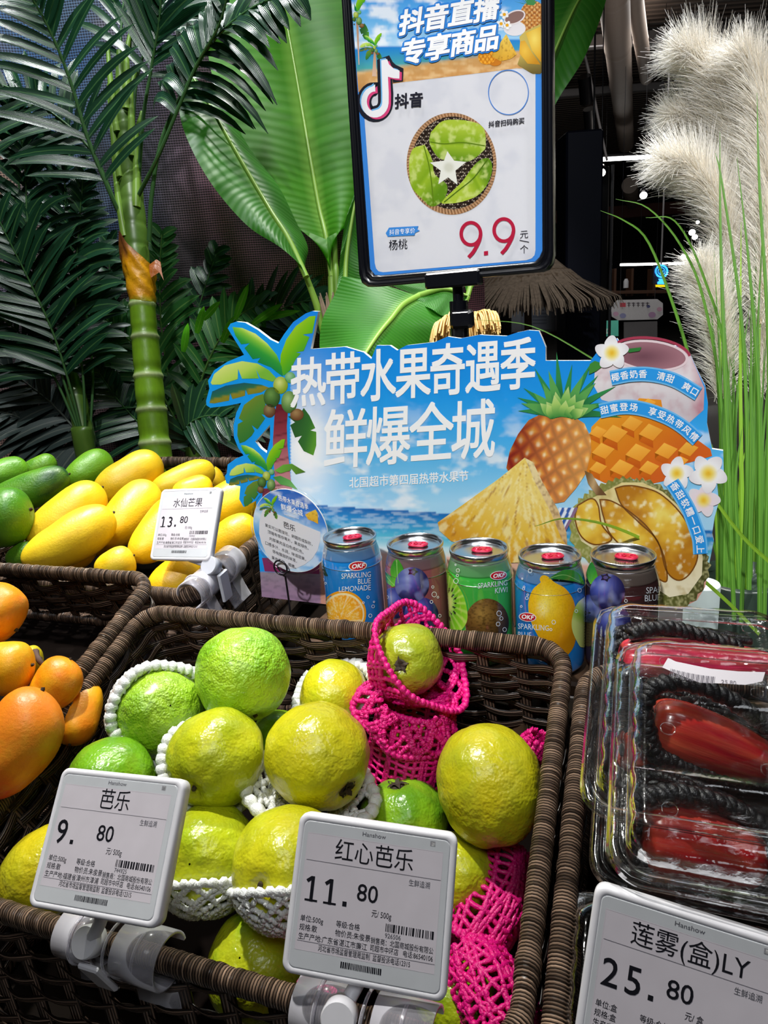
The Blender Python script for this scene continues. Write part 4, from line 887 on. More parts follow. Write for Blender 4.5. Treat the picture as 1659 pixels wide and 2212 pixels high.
patch(m, ell(1152, 40, 30, 38), pq(.0012), lambda x, y: lerpc([(0, '#8a4a1c'), (.3, '#c97a2a'), (.6, '#ecc07a')], np.minimum(np.abs(((x+y)/11) % 1-.5), np.abs(((x-y)/11) % 1-.5))*2), 3)
for k in range(9):
    a = -2.9+k*.33; patch(m, [(1140, 10), (1140+26*math.cos(a)-4, 8+20*math.sin(a)), (1148+6*math.cos(a), 12)], pq(.0012+k*.00001), hexc('#3f8a4a'), 4)
patch(m, ell(1112, 38, 22, 12, rot=-.4), pq(.0013), hexc('#8a6a62'), 4); stroke(m, ell(1112, 38, 23, 13, rot=-.4), 3, pq(.0014), hexc('#e6dcdc'), True); patch(m, ell(1112, 62, 24, 16), pq(.00125), hexc('#e3dfe2'), 4)
q = rs([(1135, 68), (1169, 52), (1170, 160), (1150, 160), (1118, 140), (1128, 110), (1122, 80)], 50); patch(m, q, pq(.0014), grad([(0, '#c9b25a'), (1, '#6a5a2a')], (1140, 110), (1150, 160)), 4)
patch(m, [(1136, 72), (1168, 58), (1169, 135), (1150, 110)], pq(.0016), shade('#f6dc6a', '#d99a1c', 1155, 85, 30, 50), 4); patch(m, [(1124, 90), (1134, 88), (1150, 115), (1168, 140), (1140, 138), (1122, 115)], pq(.0015), shade('#eec24a', '#c98a1c', 1135, 110, 30, 40), 4)
patch(m, [(1094, 74), (1108, 100), (1117, 118), (1103, 128), (1082, 133), (1062, 122), (1076, 100)], pq(.0017), lambda x, y: blend(lerpc([(0, '#f0cf5e'), (1, '#dba22e')], (y-74)/60), hexc('#8a5a1a'), np.clip(pnoise(x*2, y*.5, .2, 1)*1.6-.3, 0, .6)), 3)
patch(m, ell(1052, 124, 19, 16), pq(.0016), lambda x, y: lerpc([(0, '#b5620f'), (.25, '#e8941c'), (.6, '#f6b43a')], np.minimum(np.abs(((x+y*.7)/9) % 1-.5), np.abs(((x-y*.7)/9) % 1-.5))*2), 2); patch(m, ell(1070, 134, 14, 9), pq(.0015), hexc('#c9781c'), 4)
for cx, cy in ((1090, 32), (1096, 55), (1083, 52)):
    for k in range(5): a = k*1.257+cx; patch(m, ell(cx+5*math.cos(a), cy+5*math.sin(a), 5, 3.6, 10, a), pq(.0018), hexc('#f4f4f2'), 3)
    patch(m, ell(cx, cy, 3.6, 3.6, 10), pq(.0019), hexc('#e8a81c'), 3)
m.build('fruit_print', GLOSSY_PRINT, stand)
m = MB()                                            # basket of starfruit
def ringc(x, y):
    a = np.arctan2(y-354, x-976); return lerpc([(0, '#3a2416'), (.5, '#9a6a44'), (1, '#c9a27c')], np.abs(np.sin(a*48+np.hypot(x-976, y-354)*.12)))
patch(m, ell(976, 354, 97, 110, 90), pq(.0012), ringc, 2.4); patch(m, ell(978, 352, 88, 100, 60), pq(.0014), lambda x, y: lerpc([(0, '#1f1510'), (.7, '#2f221a'), (1, '#c9b8a4')], np.clip(np.sin(x*1.1)*np.sin(y*.9)*1.4, 0, 1)), 2.4)
for pts, a, b in (([(660, 990), (740, 910), (850, 895), (990, 915), (1060, 970), (1070, 1090), (1050, 1130), (960, 1200), (880, 1205), (740, 1190), (680, 1130), (650, 1060)], (955, 275), (950, 345)),
                  ([(500, 1180), (530, 1110), (600, 1085), (620, 1090), (670, 1190), (690, 1300), (780, 1380), (770, 1470), (720, 1525), (660, 1540), (600, 1490), (520, 1400), (500, 1290)], (895, 350), (960, 400)),
                  ([(1090, 1180), (1115, 1220), (1115, 1290), (1080, 1380), (1010, 1460), (900, 1505), (800, 1520), (740, 1510), (830, 1420), (900, 1350), (980, 1240), (1040, 1190)], (1010, 400), (1050, 380))):
    s = spline(p1(pts+[pts[0]]), 60)[:-1]; patch(m, s, pq(.0016), (lambda a, b: lambda x, y: blend(grad([(0, '#a9c23a'), (.45, '#7fa41e'), (.55, '#97b72c'), (1, '#5f8a18')], a, b)(x, y), hexc('#d6e08a'), np.clip(pnoise(x, y, .06, 3, 3)*1.5-.1, 0, .6)))(a, b), 3)
stroke(m, spline(p1([(655, 1060), (760, 1075), (900, 1065), (1065, 1090)]), 16), 2.5, pq(.0018), hexc('#5f7f16')); stroke(m, spline(p1([(610, 1090), (650, 1250), (670, 1400), (680, 1530)]), 16), 2.5, pq(.0018), hexc('#5f7f16')); stroke(m, spline(p1([(1085, 1190), (980, 1330), (870, 1420), (760, 1510)]), 16), 2.5, pq(.0018), hexc('#4f6f16'))
patch(m, p1([(785, 1130), (835, 1200), (925, 1210), (845, 1275), (860, 1380), (790, 1325), (718, 1375), (735, 1275), (655, 1215), (760, 1200)]), pq(.0020), lambda x, y: blend(np.broadcast_to(hexc('#e6e6dc'), x.shape+(4,)).copy(), hexc('#b9b9a0'), np.clip(1-np.hypot(x-970, y-362)/14, 0, .5)), 3)
m.build('starfruit_print', GLOSSY_PRINT, stand)
m = MB()                                            # note emblem
ar = lambda cx, cy, rx, ry, a0, a1, k=18: [(cx+rx*math.cos(math.radians(a)), cy+ry*math.sin(math.radians(a))) for a in np.linspace(a0, a1, k)]
note = [(585, 905), (672, 888), (700, 965), (770, 1030), (858, 1058), (855, 1178), (770, 1172), (685, 1150), (697, 1400), (695, 1525)]+ar(490, 1525, 205, 235, 5, 260)+[(492, 1262), (497, 1370)]+ar(488, 1520, 118, 150, 272, 110)+ar(510, 1520, 90, 120, 80, 0, 8)+[(600, 1400)]
note = np.array(note)
stroke(m, p2(note), 19, pq(.0021), hexc('#22232e'), True)
for d, c, z in ((V(0, 0), '#22232e', .0022), (V(-20, -18), '#6fb2e6', .0024), (V(34, 26), '#d6447a', .0025), (V(0, 0), '#ecebee', .0027)): patch(m, p2(note+d), pq(z), hexc(c), 6)
m.build('note_emblem', GLOSSY_PRINT, stand)
m = MB(); BL = hexc('#2f86dc'); CR = hexc('#b5203f'); DK = hexc('#23232e'); SH = hexc('#3d5f9a')
for row, s, o in ((0, '抖音直播', V(863, 73)), (1, '专享商品', V(867, 137))):
    for i, ch in enumerate(s):
        b = o+i*V(53.5, -9.3); xv, yv = V(55, -9.5), V(7, -58)
        write(m, ch, pq(.0030), b, xv, yv, .085, col=BL); write(m, ch, pq(.0034), b+V(1.2, 1.6), xv, yv, .035, col=SH); write(m, ch, pq(.0037), b, xv, yv, .035, col=WHITE)
write(m, '抖音', pq(.0030), (854, 233), V(31, -2.8), V(1, -34), .03, col=DK); write(m, '抖音扫码购买', pq(.0030), (1056, 275), V(13, -1.5), V(.5, -14.5), .02, col=DK)
m.build('headline_lettering', GLOSSY_PRINT, stand); m = MB()
patch(m, p1([(325, 1742), (350, 1700), (450, 1694), (570, 1688), (560, 1712), (580, 1722), (545, 1740), (540, 1758), (440, 1762), (340, 1768)]), pq(.0028), hexc('#3f8ad8'), 6)
write(m, '抖音专享价', pq(.0030), (842, 507), V(11.2, -.9), V(.2, -13), 0, col=WHITE); write(m, '杨桃', pq(.0030), (841, 539), V(20.5, -1.7), V(0, -24), 0, col=DK)
m.build('name_lettering', GLOSSY_PRINT, stand); m = MB()
for o in (V(994, 557), V(1065, 549)):                # the two thin round nines
    q = [(o[0]+24+21*math.cos(t), o[1]-52+24*math.sin(t)) for t in np.linspace(0, 2*np.pi, 40, endpoint=False)]; stroke(m, q, 7.5, pq(.0030), CR, True)
    stroke(m, spline([(o[0]+45, o[1]-50), (o[0]+41, o[1]-34), (o[0]+30, o[1]-14), (o[0]+19, o[1]-1)], 14), 7.8, pq(.0031), CR)
patch(m, [(1046, 543), (1055, 542), (1055, 551), (1046, 552)], pq(.0030), CR, 5)
write(m, '元', pq(.0030), (1124, 514), V(19, -1.6), V(0, -19), 0, col=DK); write(m, '个', pq(.0030), (1124, 546), V(19, -1.6), V(0, -19), 0, col=DK); stroke(m, [(1123, 519), (1143, 523)], 1.6, pq(.0030), DK)
m.build('price_lettering', GLOSSY_PRINT, stand); m = MB()
stroke(m, ell(1099, 200, 43, 48, 60), 1.8, pq(.0030), hexc('#3f7fd0'), True)
m.build('printed_ring', GLOSSY_PRINT, stand)
m = MB(); fr = Frame(po(0)(np.array([(980, 605)]))[0], PE, V(0, 0, 1)); frz = fr.z
box(m, Frame(po(.002)(np.array([(981, 603)]))[0], PE-V(0, 0, .0), V(0, 0, 1)), V(0, 0, 0), V(.064, .017, .016), .002); m.build('clamp', FBLK, stand)
top, low = po(-.006)(np.array([(985, 612)]))[0], None
m = MB(); q = top.copy(); q2 = top.copy(); q2[2] = .02; m.tube(np.array([q, q2]), .0062, 16); m.build('pole', FBLK, stand)
m = MB(); z = po(-.006)(np.array([(988, 690)]))[0][2]; m.tube(np.array([V(top[0], top[1], z+.02), V(top[0], top[1], z-.022)]), .0105, 16); box(m, Frame(V(top[0], top[1], z)+PN*.008+PE*.006, PE, V(0, 0, 1)), V(0, 0, 0), V(.026, .02, .014), .003); m.build('height_collar', FBLK, stand)
m = MB(); m.tube(np.array([V(top[0], top[1], .0), V(top[0], top[1], .012), V(top[0], top[1], .016)]), np.array([.15, .15, .13]), 40); m.build('base_plate', FBLK, stand)

# ================================================================ round guava description card in a wire holder
DP = P(626.5, 1147.5, .80)
dk = lambda z: face(DP, BN, .0004+z*.3)
holder = thing('card_holder', 'round guava description card held by a black wire stand', 'sign', V(DP[0], DP[1], .994))
CRD = Frame(DP, BE, V(0, 0, 1)); R0 = .0515
a = np.linspace(0, 2*np.pi, 72, endpoint=False); circ = lambda r, z: CRD(np.c_[r*np.cos(a), r*np.sin(a), np.full(72, z)])
m = MB(); m.loft([circ(R0, -.0008), circ(R0, .0003)]); m.build('card', FOAM, holder)
t = NT('clear_laminate'); LAM = t.surf(t.n('MixShader', _0=t.math('MULTIPLY_ADD', t.n('LayerWeight', Blend=.2).outputs['Fresnel'], .35, .01), _1=t.n('BsdfTransparent'), _2=t.n('BsdfGlossy', Roughness=.1)))
m = MB(); m.loft([circ(R0+.0002, -.0011), circ(R0+.0040, -.0010), circ(R0+.0040, .0002), circ(R0+.0002, .0004)], False, False); m.build('laminate', LAM, holder)
d1 = lambda pts: [(540+x/7.63, 1040+y/7.63) for x, y in pts]
def toc(p3): return np.stack([(p3-DP) @ CRD.x, (p3-DP) @ CRD.y], -1)
m = MB(); n_ = lambda z: (lambda p: CRD(np.c_[np.asarray(p), np.full(len(p), z)]))
patch(m, ell(0, 0, R0-.0006, R0-.0006, 72), n_(.00042), lambda x, y: blend(lerpc([(0, '#dfeefa'), (.3, '#3f95e0'), (.55, '#d7e9f6'), (.75, '#2f80d8'), (1, '#1c62c4')], (y+x*.3+.055)/.11), hexc('#eef6fb'), np.clip(pnoise(x, y*1.8, 60, 5, 3)*1.3-.1, 0, .6)), .0025)
patch(m, d1([(225, 440), (180, 560), (160, 680), (155, 850), (190, 1000), (260, 1160), (360, 1300), (470, 1400), (600, 1440), (760, 1430), (900, 1370), (1030, 1270), (1120, 1130), (1165, 960), (1165, 830), (700, 640)]), dk(.0008), hexc('#dedde3'), 8)
palm(lambda z: dk(.0007+z*.3), lambda x, y: (540+(360+(x-800)*.27)/7.63, 1040+(430+(y-900)*.27)/7.63), m)
patch(m, d1([(1085, 460), (1120, 520), (1130, 700), (1060, 660), (960, 620), (915, 545), (990, 500)]), dk(.0011), lambda x, y: blend(lerpc([(0, '#f0c84a'), (1, '#d9a02a')], (y-1100)/35), hexc('#8a5a1a'), np.clip(pnoise(x, y, .3, 1)*1.2-.2, 0, .5)), 3); m.build('card_print', GLOSSY_PRINT, holder)
m = MB(); xv, yv = V(8.6, 3.0), V(-1.2, -12)
for s, o, sx, sy, b in (('热带水果奇遇季', (478, 300), V(9.3, 3.05), V(-1.5, -14), .01), ('鲜爆全城', (520, 450), V(12, 3.9), V(-1.5, -15), .01)): write(m, s, dk(.0012), d1([o])[0], sx, sy, b, col=WHITE)
write(m, '北国超市第四届热带水果节', dk(.0012), d1([(570, 545)])[0], V(2.7, .85), V(-.2, -3), .01, col=WHITE)
write(m, '芭乐', dk(.0012), d1([(560, 745)])[0], V(13.4, 5.4), V(-1, -15), .01, col=DK)
for s, o in (('果实可以是球形、卵圆形或梨形，', (255, 735)), ('顶端有宿存萼片，果皮绿色，', (300, 845)), ('内部果肉呈白色或红色。', (330, 960)), ('口感多汁、水润，味道甜美，', (262, 1030)), ('带有酸甜的味道，', (380, 1170)), ('果肉柔软、细嫩。', (365, 1270))):
    write(m, s, dk(.0012), d1([o])[0], V(7.15, 2.95), V(-.6, -8.3), .006, col=DK)
m.build('card_lettering', PRINT, holder)
m = MB(); c = face(DP, BN, .006)(np.array(d1([(545, 1395)])))[0]; F2 = Frame(c, BE, V(0, 0, 1)); tt = np.linspace(-1.3, 2*np.pi*1.0-1.35, 44)
m.tube(F2(np.c_[.0092*np.cos(tt), .0092*np.sin(tt)+.0, np.linspace(0, -.001, 44)]), .0011, 8); tt = np.linspace(-1.3, 2*np.pi*1.0-1.8, 44); m.tube(F2(np.c_[.0092*np.cos(tt), .0092*np.sin(tt), np.linspace(-.0085, -.0075, 44)]), .0011, 8)
m.tube(np.array([F2(V(.0025, -.0090, 0)), F2(V(.0035, -.012, -.003)), F2(V(.0035, -.04, -.004)), V(*F2(V(.0035, -.05, -.004))[:2], .995)]), .0012, 8); m.build('wire_clip', FBLK, holder)
# ================================================================ ledge and drink cans
m = MB(); LF = Frame(V(.095, .665, .985), BE, -BN)
t = NT('dark_wood_ledge'); tc = t.n('TexCoord').outputs['Object']
LEDGE = t.pbr(Base_Color=t.ramp(t.n('TexWave', {'bands_direction': 'Y'}, Vector=tc, Scale=9., Distortion=6., Detail=3.).outputs[0], [(0, (.035, .02, .012)), (1, (.10, .055, .03))]), Roughness=.5)
ld = thing('can_ledge', 'dark wooden ledge carrying the cans and the cut-out board', 'ledge', V(.095, .665, .90))
box(m, LF, V(.045, -.005, 0), V(.50, .105, .016), .003); m.build('plank', LEDGE, ld)
for x in (-.15, .05, .24):
    m = MB(); box(m, LF, V(x, -.005, -.05), V(.018, .09, .084), .002); m.build('support', LEDGE, ld)
ALU = plain('brushed_can_aluminium', '#c9ccd0', .22, Metallic=1.); TABM = plain('red_pull_tab', '#c4123f', .3, Metallic=.35, Coat_Weight=.3)
CANZ = .9945; CR_ = .033
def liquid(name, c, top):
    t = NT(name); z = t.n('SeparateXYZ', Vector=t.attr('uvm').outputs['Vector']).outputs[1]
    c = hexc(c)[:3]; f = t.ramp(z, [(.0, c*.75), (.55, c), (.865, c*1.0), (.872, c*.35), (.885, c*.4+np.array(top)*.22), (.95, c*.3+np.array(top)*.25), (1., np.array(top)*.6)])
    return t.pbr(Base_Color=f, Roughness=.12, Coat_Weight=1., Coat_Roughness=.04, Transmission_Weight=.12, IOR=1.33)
def cyl(c, z=0.):
    R = CR_+z
    def f(p):
        p = np.asarray(p, float); r = P(p[:, 0], p[:, 1], np.ones(len(p)))-EYE; o = EYE-c
        a = r[:, 0]**2+r[:, 1]**2; b = o[0]*r[:, 0]+o[1]*r[:, 1]; k = o[0]**2+o[1]**2-R*R; D = b*b-a*k
        t_ = np.where(D > 0, (-b-np.sqrt(np.maximum(D, 0)))/a, -b/a); q = EYE+r*t_[:, None]
        d = q[:, :2]-c[:2]; L = np.linalg.norm(d, axis=1, keepdims=True); q[:, :2] = c[:2]+d/L*R; return q
    return f
def can(label, px, py, w, liq, art, tabrot=0.):
    d = FPX*.066/w; c = P(px, py, d); c[2] = CANZ; root = thing('drink_can', label, 'can', c, 'clear fruit soda cans')
    a = np.linspace(0, 2*np.pi, 96, endpoint=False); ring = lambda r, z: c+np.c_[r*np.cos(a), r*np.sin(a), np.full(96, z)]
    prof = [(.024, .0), (.027, .0005), (.031, .005), (.033, .012), (.033, .05), (.033, .085), (.0328, .090), (.0318, .0965), (.0300, .1035), (.0285, .1085), (.0275, .1115)]
    pr = spline(prof, 60); m = MB(); q = np.stack([ring(r, z) for r, z in pr]); uv = np.stack(np.broadcast_arrays((a/6.28)[None], pr[:, 1:2]/.1115), -1)
    m.grid(q, False, True, uv=uv); m.build('body', liq, root)
    lid = [(.0275, .1100), (.0286, .1118), (.0293, .1140), (.0293, .1165), (.0287, .1176), (.0277, .1174), (.0268, .1150), (.0262, .1125), (.0255, .1120), (.0246, .1128), (.0235, .1130), (.010, .1130), (.0, .1131)]
    m = MB(); m.grid(np.stack([ring(r, z) for r, z in lid]), False, True); m.build('lid', ALU, root)
    vd = unit(V(c[0], c[1], 0)); ang = math.atan2(vd[1], vd[0])+tabrot-math.pi/2; F = Frame(c+V(0, 0, .1143), V(math.cos(ang), math.sin(ang), 0), V(-math.sin(ang), math.cos(ang), 0))
    m = MB(); o1 = rrect(.021, .0125, .0055, 8)+V(.003, 0)
    oo = lambda s, z: F(np.c_[(o1[:, 0]-.003)*s+.003, o1[:, 1]*s, np.full(len(o1), z)])
    hole = ell(.0088, 0, .0030, .0042, 32); m.loft([oo(.92, -.0008), oo(1, 0), oo(1, .0009), oo(.9, .0015), oo(.84, .0011)], True, True)
    m.tube(F(np.c_[hole, np.full(32, .0012)]), .0008, 6, True); m.loft([F(np.c_[ell(-.002, 0, r, r, 20), np.full(20, z)]) for r, z in ((.0024, .001), (.0022, .0021), (.0012, .0023))], False, True); m.tube(F(np.c_[ell(-.002, 0, .0045, .0042, 32), np.full(32, .0013)]), .0006, 6, True)
    m.build('pull_tab', TABM, root)
    m = MB(); art(m, lambda z: cyl(c, z)); 
    m.build('label_print', CANP, root)
    m = MB(); m.tube(ring(.0331, .0888), .0003, 5, True); m.tube(ring(.0283, .1085), .0004, 5, True); m.build('sleeve_edge', ALU, root)
    return root
CANP = print_mat('can_sleeve_ink', .18, 1.)
k1 = lambda pts: [(540+x/1.8433, 1030+y/1.8433) for x, y in pts]
def emblem(m, fn, cx, cy, s, rot):
    patch(m, ell(cx, cy, 21*s, 11*s, 36, rot), fn(.00042), hexc('#e9e6e6'), 6); patch(m, ell(cx, cy, 19*s, 9.2*s, 36, rot), fn(.00052), hexc('#c01423'), 6)
    c, n = math.cos(rot), math.sin(rot); write(m, 'OKF', fn(.0006), (cx-n*-4.6*s*-1, cy+4.8*s*c), V(15*c, 15*n)*s, V(2.5, -14)*s, .03, col=WHITE, align=.5)
def bubbles(m, fn, pts):
    for x, y, r in pts: stroke(m, ell(x, y, r, r*1.1, 14), 1.1, fn(.0006), hexc('#eef4f8'), True)
def berry(m, fn, cx, cy, r, z=.0003, crown=(.0, -.6)):
    def f(x, y):
        c = lerpc([(0, '#8fa0dc'), (.35, '#4b54a8'), (.75, '#23265e'), (1, '#14143a')], np.hypot(x-cx+r*.25, y-cy+r*.35)/(r*1.35)); return blend(c, hexc('#9aa6e6'), np.clip(pnoise(x, y, .035, int(cx) % 9, 2)*1.0, 0, .35))
    patch(m, ell(cx, cy, r, r*1.02, 40), fn(z), f, 2.5)
    ux, uy = cx+crown[0]*r, cy+crown[1]*r; st = [(ux+(r*.34 if k % 2 == 0 else r*.2)*math.cos(k*.628), uy+(r*.26 if k % 2 == 0 else r*.15)*math.sin(k*.628)) for k in range(10)]
    patch(m, st, fn(z+.00008), hexc('#15143a'), 4); patch(m, ell(ux, uy, r*.14, r*.1, 12), fn(z+.00012), hexc('#4a4a80'), 3)
def leaf(m, fn, pts, z=.0003, a='#6fc23a', b='#2f8a2a'):
    q = spline(c_(pts), 24); patch(m, q, fn(z), grad([(0, a), (1, b)], q[0], q[len(q)//2]), 3)
c_ = lambda p: p+[p[0]]
def thin(m, fn, s, x, y, xv, yv, right=False): write(m, s, fn(.0006), (x, y), xv, yv, -.012, col=hexc('#dfeaf0'), align=1. if right else 0.)
def art1(m, fn):
    emblem(m, fn, 772.7, 1222.6, .95, -.10)
    thin(m, fn, 'SPARKLING', 801, 1246, V(12.6, -.9), V(.4, -16.5), True); thin(m, fn, 'BLUE', 801, 1260, V(12.9, -.9), V(.4, -16.5), True); thin(m, fn, 'LEMONADE', 801, 1274.5, V(13.3, -.9), V(.4, -16.5), True)
    patch(m, [(686, 1255), (694, 1262), (700, 1285), (696, 1320), (694, 1372), (686, 1372)], fn(.0002), hexc('#e87a12'), 4)
    patch(m, ell(741, 1325, 50, 49, 48), fn(.0003), hexc('#f2a21c'), 5); patch(m, ell(741, 1326, 46, 45, 48), fn(.0004), hexc('#f7e6b0'), 5)
    def seg(x, y):
        a = np.arctan2(y-1340, x-733); r = np.hypot(x-733, y-1340); e = np.abs(((a/.62) % 1)-.5); c = lerpc([(0, '#f7a81c'), (.5, '#f9b92e'), (1, '#f59a12')], r/60); c = blend(c, hexc('#ffe08a'), np.clip(pnoise(a*40, r*.3, .5, 2, 2)*1.6, 0, .7)); return blend(c, hexc('#fae9b8'), np.clip((e-.44)*18, 0, 1))
    patch(m, ell(741, 1327, 42.5, 41.5, 48), fn(.0005), seg, 2.2); leaf(m, fn, [(694, 1205), (703, 1232), (708, 1244), (697, 1238)], a='#1f4a3a', b='#16382a')
    bubbles(m, fn, [(697, 1252, 3), (703, 1260, 2), (795, 1290, 2.5), (785, 1302, 2), (806, 1310, 3), (800, 1330, 3.5), (808, 1300, 1.6), (700, 1195, 1.5)])
def art2(m, fn):
    leaf(m, fn, [(852, 1262), (843, 1232), (857, 1207), (874, 1236), (868, 1262)]); leaf(m, fn, [(848, 1268), (833, 1255), (826, 1232), (845, 1245), (857, 1262)], a='#7fd04a'); 
    for q in ([(857, 1210), (858, 1235), (860, 1260)], [(828, 1236), (842, 1254), (852, 1264)]): stroke(m, spline(q, 10), .9, fn(.0004), hexc('#a9e07a'))
    berry(m, fn, 851, 1303, 33, .0003, (-.2, .2)); berry(m, fn, 910, 1328, 37, .00034, (.12, .1)); berry(m, fn, 890, 1263, 37, .0004, (.05, -.75))
    patch(m, ell(835, 1338, 9, 5), fn(.0003), hexc('#c01423'), 4); bubbles(m, fn, [(935, 1268, 2.5), (938, 1284, 5), (932, 1300, 3), (946, 1290, 2), (836, 1290, 3), (950, 1330, 3), (830, 1330, 4)])
def art3(m, fn):
    patch(m, spline(c_([(962, 1215), (968, 1232), (990, 1258), (1008, 1290), (1015, 1330), (1008, 1356), (990, 1372), (960, 1372)]), 60)[:-1], fn(.0003), hexc('#b5d84a'), 5)
    def kw(x, y):
        a = np.arctan2((y-1303)/1.6, x-962); r = np.hypot((y-1303)/1.6, x-962); c = lerpc([(0, '#e9f0b8'), (.25, '#d6e87a'), (.45, '#6fb81c'), (.8, '#7fca22'), (1, '#98d83a')], r/50); c = blend(c, hexc('#cfe87a'), np.clip(np.cos(a*24)*.5, 0, .45)*(r > 14)); return blend(c, hexc('#15200c'), ((np.abs(r-21-3*np.sin(a*13)) < 3.2) & (np.cos(a*22) > .25)).astype(float))
    patch(m, spline(c_([(962, 1224), (966, 1237), (987, 1262), (1003, 1292), (1010, 1330), (1004, 1352), (988, 1366), (960, 1366)]), 60)[:-1], fn(.0004), kw, 1.6)
    patch(m, ell(1052, 1345, 47, 52, 48), fn(.00034), lambda x, y: blend(lerpc([(0, '#a8843f'), (.5, '#6f4f22'), (1, '#33220f')], np.hypot(x-1040, y-1325)/62), hexc('#241608'), np.clip(pnoise(x*.5, y*2, .25, 3, 3)*1.2, 0, .6)), 2.4)
    emblem(m, fn, 1077, 1243, .88, -.12)
    thin(m, fn, 'SPARKLING', 1096, 1264, V(12.6, -1.5), V(.3, -16.5), True); thin(m, fn, 'KIWI', 1096, 1279, V(13, -1.5), V(.3, -17), True)
    bubbles(m, fn, [(989, 1232, 3.5), (985, 1255, 5), (988, 1243, 2.5), (1078, 1325, 5), (1083, 1336, 3.5), (1076, 1348, 4), (1090, 1360, 4), (984, 1220, 1.5)])
def art4(m, fn):
    lm = spline(c_([(1168, 1258), (1150, 1275), (1141, 1305), (1146, 1340), (1160, 1370), (1180, 1400), (1215, 1420), (1240, 1395), (1246, 1345), (1240, 1300), (1222, 1272), (1198, 1258), (1183, 1245), (1172, 1243), (1166, 1250)]), 80)[:-1]
    def lc(x, y):
        c = lerpc([(0, '#f8e25a'), (.4, '#eec21c'), (.8, '#d99a10'), (1, '#b5780c')], np.hypot((x-1180)/72, (y-1300)/105)); n = pnoise(x, y, .55, 3, 2); c = blend(c, hexc('#fff6b8'), np.clip(1-np.hypot((x-1172)/17, (y-1315)/24), 0, 1)*np.clip(.6+n*2, 0, 1)); return blend(c, hexc('#b5860c'), np.clip(n*.7, 0, .35))
    patch(m, lm, fn(.0003), lc, 2.2); leaf(m, fn, [(1184, 1250), (1200, 1240), (1222, 1230), (1248, 1237), (1263, 1262), (1240, 1256), (1212, 1252)], .0005, '#1f6a2a', '#3f9a35'); stroke(m, spline([(1184, 1250), (1220, 1242), (1260, 1260)], 12), 1, fn(.0006), hexc('#8fc87a'))
    patch(m, spline(c_([(1264, 1288), (1246, 1305), (1236, 1335), (1236, 1360), (1246, 1385), (1256, 1398), (1266, 1385)]), 50)[:-1], fn(.0005), grad([(0, '#e9f2c8'), (.25, '#bcd86a'), (.6, '#8fb52a'), (1, '#c9d87a')], (1260, 1300), (1238, 1340)), 3)
    emblem(m, fn, 1139.5, 1333, .9, .10)
    thin(m, fn, 'SPARKLING', 1119, 1358, V(13.2, 1.0), V(0, -17)); thin(m, fn, 'BLUE', 1119, 1376, V(13.4, 1.0), V(0, -17)); thin(m, fn, 'LEMONADE', 1119, 1394, V(13.6, 1.0), V(0, -17))
    bubbles(m, fn, [(1145, 1233, 4), (1131, 1272, 2.5), (1138, 1292, 3), (1132, 1268, 2), (1126, 1310, 2), (1140, 1285, 2), (1252, 1275, 4), (1196, 1344, 4), (1190, 1360, 2.5), (1128, 1250, 1.5), (1245, 1320, 3)])
    thin(m, fn, 'E.11.08.2025', 1208, 1216, V(7, .4), V(0, -7))
def art5(m, fn):
    leaf(m, fn, [(1275, 1262), (1266, 1240), (1278, 1214), (1290, 1240), (1290, 1258)]); berry(m, fn, 1276, 1315, 30, .0003, (-.3, .3)); berry(m, fn, 1325, 1345, 38, .0003, (.3, .4)); berry(m, fn, 1312, 1278, 38, .0004, (-.1, -.8))
    thin(m, fn, 'SPARKLING', 1396, 1282, V(15.5, -1.2), V(0, -19)); thin(m, fn, 'BLUEBERRY', 1393, 1299, V(15.5, -1.2), V(0, -19))
    write(m, 'E.11.08.2025.00', fn(.0006), (1329, 1220), V(8.2, -.2), V(0, -9), 0, col=hexc('#120c0c')); bubbles(m, fn, [(1352, 1298, 3), (1400, 1300, 0.1), (1345, 1312, 2)])
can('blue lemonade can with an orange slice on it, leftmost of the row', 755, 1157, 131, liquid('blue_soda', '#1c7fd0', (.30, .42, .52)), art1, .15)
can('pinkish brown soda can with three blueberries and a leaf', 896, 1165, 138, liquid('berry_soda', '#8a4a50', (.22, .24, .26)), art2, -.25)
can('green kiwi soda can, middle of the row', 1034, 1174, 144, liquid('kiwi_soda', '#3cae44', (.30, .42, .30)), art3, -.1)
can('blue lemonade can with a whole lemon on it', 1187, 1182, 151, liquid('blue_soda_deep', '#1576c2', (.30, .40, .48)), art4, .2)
can('dark blueberry soda can at the right end, behind the clear boxes', 1346, 1191, 154, liquid('dark_berry_soda', '#3a2424', (.28, .24, .20)), art5, -.15)
